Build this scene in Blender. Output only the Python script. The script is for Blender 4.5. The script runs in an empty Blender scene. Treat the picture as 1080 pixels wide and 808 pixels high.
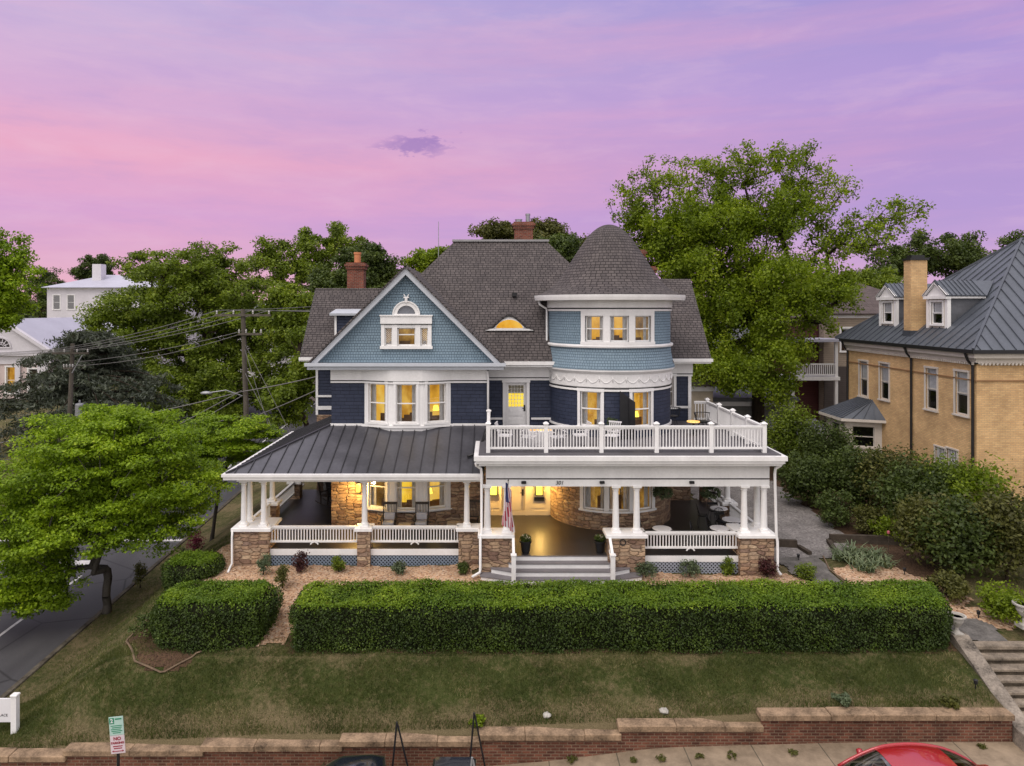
import bpy, math, random
import numpy as np
from mathutils import Vector, Matrix
random.seed(7)
PI = math.pi
scene = bpy.context.scene
COL = scene.collection
R = math.radians

# ------------------------------------------------------------------ helpers
def lin(r, g, b, k=1.0):
    def c(v):
        v /= 255.0
        return v / 12.92 if v <= 0.04045 else ((v + 0.055) / 1.055) ** 2.4
    return (c(r) * k, c(g) * k, c(b) * k, 1.0)

def tag(o, label=None, cat=None, group=None, kind=None):
    if label: o['label'] = label
    if cat: o['category'] = cat
    if group: o['group'] = group
    if kind: o['kind'] = kind
    return o

def thing(name, label, cat, loc=(0, 0, 0), rz=0.0, group=None):
    o = bpy.data.objects.new(name, None)
    COL.objects.link(o)
    o.location = loc
    o.rotation_euler = (0, 0, rz)
    o.empty_display_size = 0.2
    return tag(o, label, cat, group)

def copy_tree(o, parent=None, loc=None, rz=None, label=None):
    c = o.copy()
    COL.objects.link(c)
    if parent is not None:
        c.parent = parent
    if loc is not None: c.location = loc
    if rz is not None: c.rotation_euler = (0, 0, rz)
    if label: c['label'] = label
    for ch in list(o.children):
        copy_tree(ch, c)
    return c

def root_loc(o):
    while o.parent is not None:
        o = o.parent
    return Vector(o.location)

class MB:
    """collects polygons, then links them as one mesh object"""
    def __init__(self):
        self.v = []; self.f = []; self.uv = []; self.mi = []; self.m = 0
    def face(self, pts, uv=None):
        n = len(self.v)
        self.v.extend([tuple(p) for p in pts])
        self.f.append(tuple(range(n, n + len(pts))))
        self.uv.append(uv); self.mi.append(self.m)
    def mesh(self, vs, fs):
        n = len(self.v)
        self.v.extend([tuple(p) for p in vs])
        for f in fs:
            self.f.append(tuple(i + n for i in f)); self.uv.append(None); self.mi.append(self.m)
    def box(self, x0, x1, y0, y1, z0, z1):
        self.mesh([(x0,y0,z0),(x1,y0,z0),(x1,y1,z0),(x0,y1,z0),(x0,y0,z1),(x1,y0,z1),(x1,y1,z1),(x0,y1,z1)],
                  [(3,2,1,0),(4,5,6,7),(0,1,5,4),(1,2,6,5),(2,3,7,6),(3,0,4,7)])
        return self
    def bbox(self, x0, x1, y0, y1, z0, z1, c=0.02):
        """box with chamfered top and vertical edges"""
        a = [(x0+c,y0),(x1-c,y0),(x1,y0+c),(x1,y1-c),(x1-c,y1),(x0+c,y1),(x0,y1-c),(x0,y0+c)]
        b = [(x0+2*c,y0+c),(x1-2*c,y0+c),(x1-c,y0+2*c),(x1-c,y1-2*c),(x1-2*c,y1-c),(x0+2*c,y1-c),(x0+c,y1-2*c),(x0+c,y0+2*c)]
        vs = [(p[0],p[1],z0) for p in a] + [(p[0],p[1],z1-c) for p in a] + [(p[0],p[1],z1) for p in b]
        fs = [tuple(range(7,-1,-1)), tuple(range(16,24))]
        for i in range(8):
            j = (i+1) % 8
            fs += [(i,j,8+j,8+i), (8+i,8+j,16+j,16+i)]
        self.mesh(vs, fs); return self
    def bar(self, p, q, w, h=None, up=(0,0,1)):
        h = h or w
        p = Vector(p); q = Vector(q); d = (q-p).normalized(); u = Vector(up)
        if abs(d.dot(u)) > 0.98: u = Vector((0,1,0))
        s = d.cross(u).normalized() * (w/2); t = s.cross(d).normalized() * (h/2)
        vs = [p-s-t, p+s-t, p+s+t, p-s+t, q-s-t, q+s-t, q+s+t, q-s+t]
        self.mesh(vs, [(3,2,1,0),(4,5,6,7),(0,1,5,4),(1,2,6,5),(2,3,7,6),(3,0,4,7)])
        return self
    def tube(self, pts, rad, n=8, caps=True):
        pts = [Vector(p) for p in pts]
        if not hasattr(rad, '__len__'): rad = [rad]*len(pts)
        rings = []; prev = None
        for i, p in enumerate(pts):
            d = (pts[min(i+1,len(pts)-1)] - pts[max(i-1,0)]).normalized()
            if prev is None:
                u = Vector((0,0,1)) if abs(d.z) < 0.9 else Vector((1,0,0))
                s = d.cross(u).normalized()
            else:
                s = (prev - d*prev.dot(d)).normalized()
            prev = s; t = d.cross(s)
            rings.append([p + (s*math.cos(2*PI*k/n) + t*math.sin(2*PI*k/n))*rad[i] for k in range(n)])
        vs = [v for r in rings for v in r]; fs = []
        for i in range(len(rings)-1):
            for k in range(n):
                l = (k+1) % n
                fs.append((i*n+k, i*n+l, (i+1)*n+l, (i+1)*n+k))
        if caps:
            fs.append(tuple(range(n-1,-1,-1))); fs.append(tuple((len(rings)-1)*n+k for k in range(n)))
        self.mesh(vs, fs); return self
    def lathe(self, prof, cx=0, cy=0, n=16, a0=0.0, a1=2*PI, caps=True):
        full = abs(a1-a0-2*PI) < 1e-6
        m = n if full else n+1
        vs = []
        for (r, z) in prof:
            for k in range(m):
                a = a0 + (a1-a0)*k/n
                vs.append((cx + r*math.cos(a), cy + r*math.sin(a), z))
        fs = []
        for i in range(len(prof)-1):
            for k in range(n):
                l = (k+1) % m
                fs.append((i*m+k, i*m+l, (i+1)*m+l, (i+1)*m+k))
        if caps and full:
            fs.append(tuple(range(m-1,-1,-1))); fs.append(tuple((len(prof)-1)*m+k for k in range(m)))
        self.mesh(vs, fs); return self
    def prism(self, poly, z0, z1):
        n = len(poly)
        vs = [(p[0],p[1],z0) for p in poly] + [(p[0],p[1],z1) for p in poly]
        fs = [tuple(range(n-1,-1,-1)), tuple(range(n,2*n))] + [(i,(i+1)%n,n+(i+1)%n,n+i) for i in range(n)]
        self.mesh(vs, fs); return self
    def extrude(self, pts, vec):
        n = len(pts); vec = Vector(vec)
        pts = [Vector(p) for p in pts]
        self.mesh(pts + [p+vec for p in pts], [tuple(range(n-1,-1,-1)), tuple(range(n,2*n))] + [(i,(i+1)%n,n+(i+1)%n,n+i) for i in range(n)])
        return self
    def build(self, name, mats, parent=None, smooth=False, local=False):
        me = bpy.data.meshes.new(name)
        off = Vector((0,0,0)) if (parent is None or local) else root_loc(parent)
        me.from_pydata([(a[0]-off.x, a[1]-off.y, a[2]-off.z) for a in self.v], [], self.f)
        if not isinstance(mats, (list, tuple)): mats = [mats]
        for m in mats: me.materials.append(m)
        lay = me.uv_layers.new(name='UVMap')
        data = np.zeros((len(me.loops), 2), dtype=np.float32)
        li = 0
        Z = Vector((0,0,1))
        for fi, f in enumerate(self.f):
            uv = self.uv[fi]
            if uv is not None:
                for k in range(len(f)): data[li+k] = uv[k]
            else:
                ps = [Vector(self.v[i]) for i in f]
                nrm = Vector((0,0,0))
                for i in range(len(ps)):
                    nrm += ps[i].cross(ps[(i+1) % len(ps)])
                if nrm.length < 1e-12: nrm = Vector((0,0,1))
                nrm.normalize()
                if abs(nrm.z) > 0.97: t = Vector((1,0,0)); b = Vector((0,1,0))
                else:
                    t = Z.cross(nrm).normalized(); b = nrm.cross(t)
                for k, p in enumerate(ps): data[li+k] = (p.dot(t), p.dot(b))
            li += len(f)
        lay.data.foreach_set('uv', data.ravel())
        if any(self.mi): me.polygons.foreach_set('material_index', self.mi)
        if smooth:
            me.polygons.foreach_set('use_smooth', [True]*len(self.f))
        me.update()
        o = bpy.data.objects.new(name, me)
        COL.objects.link(o)
        if parent is not None: o.parent = parent
        return o

def np_mesh(name, V, F, mats, parent=None, smooth=False, local=False, mi=None):
    """quads (or tris) from numpy arrays"""
    me = bpy.data.meshes.new(name)
    V = np.asarray(V, dtype=np.float32); F = np.asarray(F, dtype=np.int32)
    if parent is not None and not local:
        V = V - np.array(root_loc(parent), dtype=np.float32)
    k = F.shape[1]
    me.vertices.add(len(V)); me.vertices.foreach_set('co', V.ravel())
    me.loops.add(F.size); me.loops.foreach_set('vertex_index', F.ravel())
    me.polygons.add(len(F))
    me.polygons.foreach_set('loop_start', np.arange(0, F.size, k, dtype=np.int32))
    try: me.polygons.foreach_set('loop_total', np.full(len(F), k, dtype=np.int32))
    except Exception: pass
    if not isinstance(mats, (list, tuple)): mats = [mats]
    for m in mats: me.materials.append(m)
    if mi is not None: me.polygons.foreach_set('material_index', np.asarray(mi, dtype=np.int32))
    if smooth: me.polygons.foreach_set('use_smooth', np.ones(len(F), dtype=bool))
    me.update(calc_edges=True)
    me.validate()
    o = bpy.data.objects.new(name, me)
    COL.objects.link(o)
    if parent is not None: o.parent = parent
    return o

def text_mesh(name, s, size, mat, parent, loc, rot, extrude=0.004, align='CENTER', shear=0.0, bold=0.0):
    cu = bpy.data.curves.new(name + '_curve', 'FONT')
    cu.body = s; cu.size = size; cu.extrude = extrude; cu.align_x = align; cu.align_y = 'CENTER'; cu.shear = shear; cu.offset = bold
    tmp = bpy.data.objects.new(name + '_tmp', cu); COL.objects.link(tmp)
    dg = bpy.context.evaluated_depsgraph_get()
    me = bpy.data.meshes.new_from_object(tmp.evaluated_get(dg))
    bpy.data.objects.remove(tmp)
    me.materials.clear(); me.materials.append(mat)
    M = Matrix.Translation(Vector(loc) - (root_loc(parent) if parent else Vector())) @ rot
    me.transform(M)
    o = bpy.data.objects.new(name, me); COL.objects.link(o)
    if parent: o.parent = parent
    return o

# ------------------------------------------------------------------ materials
class NT:
    def __init__(self, name):
        self.m = bpy.data.materials.new(name); self.m.use_nodes = True
        self.t = self.m.node_tree; self.t.nodes.clear()
        self.out = self.t.nodes.new('ShaderNodeOutputMaterial')
    def n(self, ty, **kw):
        x = self.t.nodes.new(ty)
        for k, v in kw.items():
            if k in x.inputs.keys() if isinstance(k, str) else False: x.inputs[k].default_value = v
            else: setattr(x, k, v)
        return x
    def l(self, a, b): self.t.links.new(a, b)
    def val(self, x, d):
        for k, v in d.items(): x.inputs[k].default_value = v
        return x
    def tex(self, ty, vec, **kw):
        x = self.t.nodes.new(ty)
        for k, v in kw.items(): x.inputs[k].default_value = v
        if vec is not None: self.l(vec, x.inputs['Vector'])
        return x
    def mix(self, fac, a, b, bt='MIX'):
        x = self.t.nodes.new('ShaderNodeMix'); x.data_type = 'RGBA'; x.blend_type = bt
        for sock, v in ((x.inputs['Factor'], fac), (x.inputs[6], a), (x.inputs[7], b)):
            if hasattr(v, 'links') or hasattr(v, 'is_linked'): self.l(v, sock)
            else: sock.default_value = v
        return x.outputs[2]
    def math(self, op, a, b=0.0, clamp=False):
        x = self.t.nodes.new('ShaderNodeMath'); x.operation = op; x.use_clamp = clamp
        for i, v in ((0, a), (1, b)):
            if hasattr(v, 'is_linked'): self.l(v, x.inputs[i])
            else: x.inputs[i].default_value = v
        return x.outputs[0]
    def ramp(self, fac, stops, interp='LINEAR'):
        x = self.t.nodes.new('ShaderNodeValToRGB'); x.color_ramp.interpolation = interp
        e = x.color_ramp.elements
        while len(e) < len(stops): e.new(0.5)
        for i, (p, c) in enumerate(stops):
            e[i].position = p; e[i].color = c if len(c) == 4 else (*c, 1)
        self.l(fac, x.inputs[0]); return x.outputs[0]
    def rng(self, v, a, b, c=0.0, d=1.0):
        x = self.t.nodes.new('ShaderNodeMapRange')
        self.l(v, x.inputs[0])
        for i, q in enumerate((a, b, c, d)): x.inputs[i+1].default_value = q
        return x.outputs[0]
    def mapping(self, vec, scale=(1,1,1), loc=(0,0,0)):
        x = self.t.nodes.new('ShaderNodeMapping'); self.l(vec, x.inputs[0])
        x.inputs['Scale'].default_value = scale; x.inputs['Location'].default_value = loc
        return x.outputs[0]
    def coords(self, which='Object'):
        return self.t.nodes.new('ShaderNodeTexCoord').outputs[which]
    def bump(self, h, strength=0.4, dist=0.02):
        x = self.t.nodes.new('ShaderNodeBump'); x.inputs['Strength'].default_value = strength; x.inputs['Distance'].default_value = dist
        self.l(h, x.inputs['Height']); return x.outputs[0]
    def princ(self, col, rough=0.6, normal=None, spec=0.4, metal=0.0, coat=0.0):
        b = self.t.nodes.new('ShaderNodeBsdfPrincipled')
        for sock, v in ((b.inputs['Base Color'], col), (b.inputs['Roughness'], rough)):
            if hasattr(v, 'is_linked'): self.l(v, sock)
            else: sock.default_value = v
        b.inputs['Specular IOR Level'].default_value = spec
        b.inputs['Metallic'].default_value = metal
        b.inputs['Coat Weight'].default_value = coat
        if normal is not None: self.l(normal, b.inputs['Normal'])
        self.l(b.outputs[0], self.out.inputs[0]); return b

def scl(c, k): return (c[0]*k, c[1]*k, c[2]*k, 1)

def paint(name, col, rough=0.5, var=0.12, sc=2.5, spec=0.4, metal=0.0, bump=0.0, coat=0.0, streak=False):
    t = NT(name); oc = t.coords('Object')
    v = t.mapping(oc, (1,1,0.25)) if streak else oc
    n1 = t.tex('ShaderNodeTexNoise', v, Scale=sc, Detail=6.0, Roughness=0.6)
    n2 = t.tex('ShaderNodeTexNoise', oc, Scale=sc*9, Detail=3.0)
    f = t.math('ADD', t.math('MULTIPLY', n1.outputs[0], 0.7), t.math('MULTIPLY', n2.outputs[0], 0.3))
    c = t.ramp(f, [(0.3, scl(col, 1-var*1.6)), (0.7, scl(col, 1+var*0.6))])
    rr = t.rng(n1.outputs[0], 0.3, 0.7, max(rough-0.08,0.02), min(rough+0.1,1))
    t.princ(c, rr, t.bump(n2.outputs[0], bump, 0.01) if bump else None, spec, metal, coat)
    return t.m

def brickmat(name, c1, c2, mortar, w, h, ms=0.01, off=0.5, bump=0.5, rough=0.8, dist=0.015, var=0.3, nsc=3.0, msmooth=0.3, squash=1.0, warp=0.0, spec=0.3, dirt=0.0):
    t = NT(name); uv = t.coords('UV')
    if warp:
        nw = t.tex('ShaderNodeTexNoise', uv, Scale=1.6, Detail=3.0)
        vm = t.t.nodes.new('ShaderNodeVectorMath'); vm.operation = 'MULTIPLY_ADD'
        t.l(nw.outputs[1], vm.inputs[0]); vm.inputs[1].default_value = (warp, warp, warp); t.l(uv, vm.inputs[2])
        uv2 = vm.outputs[0]
    else: uv2 = uv
    b = t.tex('ShaderNodeTexBrick', uv2, Scale=1.0)
    b.offset = off; b.squash = squash; b.squash_frequency = 3
    b.inputs['Brick Width'].default_value = w; b.inputs['Row Height'].default_value = h
    b.inputs['Mortar Size'].default_value = ms; b.inputs['Mortar Smooth'].default_value = msmooth; b.inputs['Bias'].default_value = 0.0
    b.inputs['Color1'].default_value = c1; b.inputs['Color2'].default_value = c2; b.inputs['Mortar'].default_value = mortar
    n = t.tex('ShaderNodeTexNoise', uv, Scale=nsc, Detail=6.0, Roughness=0.65)
    n2 = t.tex('ShaderNodeTexNoise', uv, Scale=40.0, Detail=3.0)
    c = t.mix(1.0, b.outputs[0], t.ramp(n.outputs[0], [(0.3,(1-var,1-var,1-var,1)),(0.7,(1+var*0.5,)*3+(1,))]), 'MULTIPLY')
    c = t.mix(1.0, c, t.ramp(n2.outputs[0], [(0.3,(0.82,0.82,0.82,1)),(0.7,(1.1,1.1,1.1,1))]), 'MULTIPLY')
    hgt = t.math('ADD', t.math('SUBTRACT', 1.0, b.outputs[1]), t.math('MULTIPLY', n2.outputs[0], 0.35))
    t.princ(c, rough, t.bump(hgt, bump, dist), spec)
    return t.m

def shinglemat(name, c1, c2, dark, w, h, rough=0.85, scallop=0.0, bump=0.6, var=0.25, mort=0.008):
    """overlapping courses: each course shades its lower edge by a real step in the bump height"""
    t = NT(name); uv = t.coords('UV')
    b = t.tex('ShaderNodeTexBrick', uv, Scale=1.0)
    b.offset = 0.5; b.squash = 0.85; b.squash_frequency = 3
    b.inputs['Brick Width'].default_value = w; b.inputs['Row Height'].default_value = h
    b.inputs['Mortar Size'].default_value = mort; b.inputs['Mortar Smooth'].default_value = 0.2; b.inputs['Bias'].default_value = 0.0
    b.inputs['Color1'].default_value = c1; b.inputs['Color2'].default_value = c2; b.inputs['Mortar'].default_value = dark
    sp = t.t.nodes.new('ShaderNodeSeparateXYZ'); t.l(uv, sp.inputs[0])
    fr = t.math('FRACT', t.math('DIVIDE', sp.outputs[1], h))
    saw = t.math('SUBTRACT', 1.0, fr)
    n = t.tex('ShaderNodeTexNoise', uv, Scale=1.2, Detail=6.0, Roughness=0.65)
    n2 = t.tex('ShaderNodeTexNoise', uv, Scale=45.0, Detail=3.0)
    c = t.mix(1.0, b.outputs[0], t.ramp(n.outputs[0], [(0.3,(1-var,1-var,1-var,1)),(0.72,(1+var*0.5,)*3+(1,))]), 'MULTIPLY')
    c = t.mix(1.0, c, t.ramp(n2.outputs[0], [(0.3,(0.8,0.8,0.8,1)),(0.7,(1.15,1.15,1.15,1))]), 'MULTIPLY')
    hgt = t.math('ADD', t.math('MULTIPLY', saw, 1.0), t.math('SUBTRACT', t.math('MULTIPLY', n2.outputs[0], 0.15), t.math('MULTIPLY', b.outputs[1], 0.7)))
    t.princ(c, rough, t.bump(hgt, bump, 0.03), 0.25)
    return t.m

def leafmat(name, dark, light, accent=None, rough=0.55, trans=0.35, nsc=0.5):
    t = NT(name)
    g = t.t.nodes.new('ShaderNodeNewGeometry')
    rnd = g.outputs['Random Per Island']
    n = t.tex('ShaderNodeTexNoise', t.coords('Object'), Scale=nsc, Detail=3.0)
    f = t.math('ADD', t.math('MULTIPLY', rnd, 0.52), t.math('MULTIPLY', t.rng(n.outputs[0], 0.36, 0.64), 0.48))
    stops = [(0.05, dark), (0.75, light)]
    if accent: stops.append((0.97, accent))
    c = t.ramp(f, stops)
    b = t.princ(c, rough, None, 0.3)
    tr = t.t.nodes.new('ShaderNodeBsdfTranslucent')
    t.l(t.mix(1.0, c, (1.3, 1.4, 0.6, 1), 'MULTIPLY'), tr.inputs[0])
    ms = t.t.nodes.new('ShaderNodeMixShader'); ms.inputs[0].default_value = trans
    t.l(b.outputs[0], ms.inputs[1]); t.l(tr.outputs[0], ms.inputs[2]); t.l(ms.outputs[0], t.out.inputs[0])
    return t.m

def emit(name, stops, strength, sc=1.5, mode='noise'):
    t = NT(name); oc = t.coords('Object')
    n = t.tex('ShaderNodeTexNoise', t.mapping(oc, (1.3,1.3,0.8)), Scale=sc, Detail=4.0, Roughness=0.55)
    c = t.ramp(n.outputs[0], stops)
    e = t.t.nodes.new('ShaderNodeEmission'); t.l(c, e.inputs[0]); e.inputs[1].default_value = strength
    t.l(e.outputs[0], t.out.inputs[0]); return t.m

def glassmat(name, refl=0.10, tint=(0.9,0.93,0.95,1)):
    t = NT(name)
    tr = t.t.nodes.new('ShaderNodeBsdfTransparent'); tr.inputs[0].default_value = tint
    gl = t.t.nodes.new('ShaderNodeBsdfGlossy'); gl.inputs['Roughness'].default_value = 0.03
    lw = t.t.nodes.new('ShaderNodeLayerWeight'); lw.inputs[0].default_value = 0.25
    f = t.math('ADD', t.math('MULTIPLY', lw.outputs[0], 0.6), refl, True)
    ms = t.t.nodes.new('ShaderNodeMixShader'); t.l(f, ms.inputs[0]); t.l(tr.outputs[0], ms.inputs[1]); t.l(gl.outputs[0], ms.inputs[2])
    t.l(ms.outputs[0], t.out.inputs[0]); return t.m

WHITE = paint('white_paint', (0.76,0.755,0.75,1), 0.5, 0.12, 1.6, streak=True)
WHITE2 = paint('white_trim', (0.80,0.795,0.79,1), 0.45, 0.10, 1.4, streak=True)
GREYTRIM = paint('pale_grey_trim', (0.50,0.53,0.58,1), 0.45, 0.08, 1.0)
NAVY = shinglemat('navy_siding', (0.026,0.034,0.062,1), (0.034,0.042,0.074,1), (0.012,0.015,0.028,1), 0.36, 0.145, 0.6, bump=0.5, var=0.2)
BLUE = shinglemat('blue_shingles', (0.185,0.262,0.325,1), (0.215,0.298,0.362,1), (0.085,0.125,0.165,1), 0.115, 0.108, 0.75, bump=0.8, var=0.10, mort=0.009)
ROOF = shinglemat('roof_shingles', (0.082,0.072,0.072,1), (0.118,0.103,0.10,1), (0.022,0.02,0.02,1), 0.23, 0.145, 0.92, bump=0.9, var=0.22, mort=0.012)
def fieldstone(name):
    """random squared rubble: blocky cells of uneven size, each stone its own colour, recessed joints"""
    t = NT(name); uv = t.coords('UV')
    nw = t.tex('ShaderNodeTexNoise', uv, Scale=2.5, Detail=2.0)
    vm = t.t.nodes.new('ShaderNodeVectorMath'); vm.operation = 'MULTIPLY_ADD'
    t.l(nw.outputs[1], vm.inputs[0]); vm.inputs[1].default_value = (.05,.025,0); t.l(uv, vm.inputs[2])
    mp = t.mapping(vm.outputs[0], (2.9, 7.6, 1))
    a = t.tex('ShaderNodeTexVoronoi', mp, Scale=1.0, Randomness=0.72); a.distance = 'CHEBYCHEV'; a.voronoi_dimensions = '2D'
    b = t.tex('ShaderNodeTexVoronoi', mp, Scale=1.0, Randomness=0.72); b.distance = 'CHEBYCHEV'; b.feature = 'F2'; b.voronoi_dimensions = '2D'
    e = t.math('SUBTRACT', b.outputs['Distance'], a.outputs['Distance'])
    sp = t.t.nodes.new('ShaderNodeSeparateColor'); t.l(a.outputs['Color'], sp.inputs[0])
    c = t.ramp(sp.outputs[0], [(0.0,lin(126,102,90,.93)),(0.2,lin(164,138,116,.93)),(0.4,lin(188,162,134,.93)),(0.55,lin(148,124,106,.93)),(0.7,lin(200,178,150,.93)),(0.85,lin(138,118,106,.93)),(1.0,lin(176,146,120,.93))])
    n = t.tex('ShaderNodeTexNoise', uv, Scale=9.0, Detail=7.0, Roughness=0.7)
    c = t.mix(1.0, c, t.ramp(n.outputs[0], [(0.3,(0.6,0.58,0.56,1)),(0.7,(1.25,1.22,1.2,1))]), 'MULTIPLY')
    j = t.rng(e, -0.01, 0.07)
    c = t.mix(j, lin(134,112,90,.55), c)
    hh = t.math('ADD', t.rng(e, 0.0, 0.22), t.math('MULTIPLY', n.outputs[0], 0.5))
    t.princ(c, 0.88, t.bump(hh, 0.9, 0.05), 0.25); return t.m
STONE = fieldstone('tan_fieldstone')
STONECAP = paint('stone_cap', lin(190,184,178), 0.7, 0.2, 3, bump=0.2)
METALROOF = paint('dark_metal_roof', (0.092,0.092,0.106,1), 0.36, 0.28, 0.8, 0.5, 0.3)
SEAM = paint('dark_metal_seam', (0.045,0.045,0.052,1), 0.4, 0.2, 1.0, 0.5, 0.25)
DECK = paint('grey_deck', (0.095,0.09,0.10,1), 0.6, 0.2, 1.5)
BLACK = paint('black_metal', (0.015,0.015,0.017,1), 0.4, 0.2, 4)
DARKWOOD = paint('dark_stained_wood', (0.03,0.022,0.018,1), 0.5, 0.3, 4)
BRICKRED = brickmat('red_brick', lin(140,78,62), lin(110,58,48), lin(150,130,115,0.7), 0.215, 0.075, 0.011, 0.5, 0.6, 0.9, 0.01, 0.35, 2.5)
TERRA = paint('terracotta', lin(200,130,90), 0.8, 0.2, 5)
CONCRETE = paint('weathered_concrete', (0.26,0.225,0.185,1), 0.88, 0.6, 2.2, 0.2, 0, 0.4)
GLASS = glassmat('window_glass', 0.07)
GLASSD = glassmat('dark_window_glass', 0.16, (0.55,0.58,0.6,1))
ROOM = emit('lit_room', [(0.30, (0.40,0.16,0.012,1)), (0.48, (0.86,0.42,0.04,1)), (0.66,(1.0,0.66,0.14,1))], 0.92, 0.9)
ROOMB = emit('lit_amber_room', [(0.30, (0.22,0.085,0.01,1)), (0.5, (0.62,0.28,0.03,1)), (0.68,(0.95,0.55,0.10,1))], 0.85, 1.3)
ROOMC = emit('lit_golden_room', [(0.30, (0.62,0.30,0.02,1)), (0.5, (1.0,0.60,0.05,1)), (0.68,(1.0,0.78,0.16,1))], 1.05, 1.0)
ROOMD = emit('dim_room', [(0.3,(0.06,0.03,0.012,1)),(0.52,(0.35,0.17,0.03,1)),(0.7,(0.75,0.42,0.08,1))], 0.7, 1.8)
CEIL = emit('lit_ceiling', [(0.3,(1.0,0.60,0.12,1)),(0.7,(1.0,0.72,0.2,1))], 1.3, 1.0)
LAMPGLOW = emit('lamp_glow', [(0.3,(1.0,0.72,0.06,1)),(0.7,(1.0,0.78,0.10,1))], 2.6, 3)
CURTAIN = paint('curtain_cloth', (0.72,0.70,0.69,1), 0.9, 0.15, 6)
DARKROOM = paint('dark_room', (0.05,0.045,0.045,1), 0.8, 0.5, 2)
FURN = paint('interior_furniture', (0.22,0.13,0.07,1), 0.6, 0.4, 3)
PORCHFLOOR = brickmat('dark_porch_tiles', (0.03,0.028,0.03,1), (0.04,0.037,0.039,1), (0.018,0.017,0.018,1), 0.9, 0.9, 0.012, 0.0, 0.25, 0.38, 0.004, 0.35, 0.7, spec=0.6)
CREAM = paint('cream_paint', (0.62,0.55,0.44,1), 0.5, 0.08, 1.5)
# ------------------------------------------------------------------ camera, sky, sun
HC = 9.4
cam_d = bpy.data.cameras.new('camera')
cam = bpy.data.objects.new('camera', cam_d); COL.objects.link(cam)
cam.location = (0, 0, HC); cam.rotation_euler = (PI/2, 0, 0)
cam_d.sensor_width = 36; cam_d.lens = 25.0
cam_d.shift_x = 20/1080; cam_d.shift_y = -79/1080
cam_d.clip_start = 0.1; cam_d.clip_end = 3000
scene.camera = cam

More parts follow.
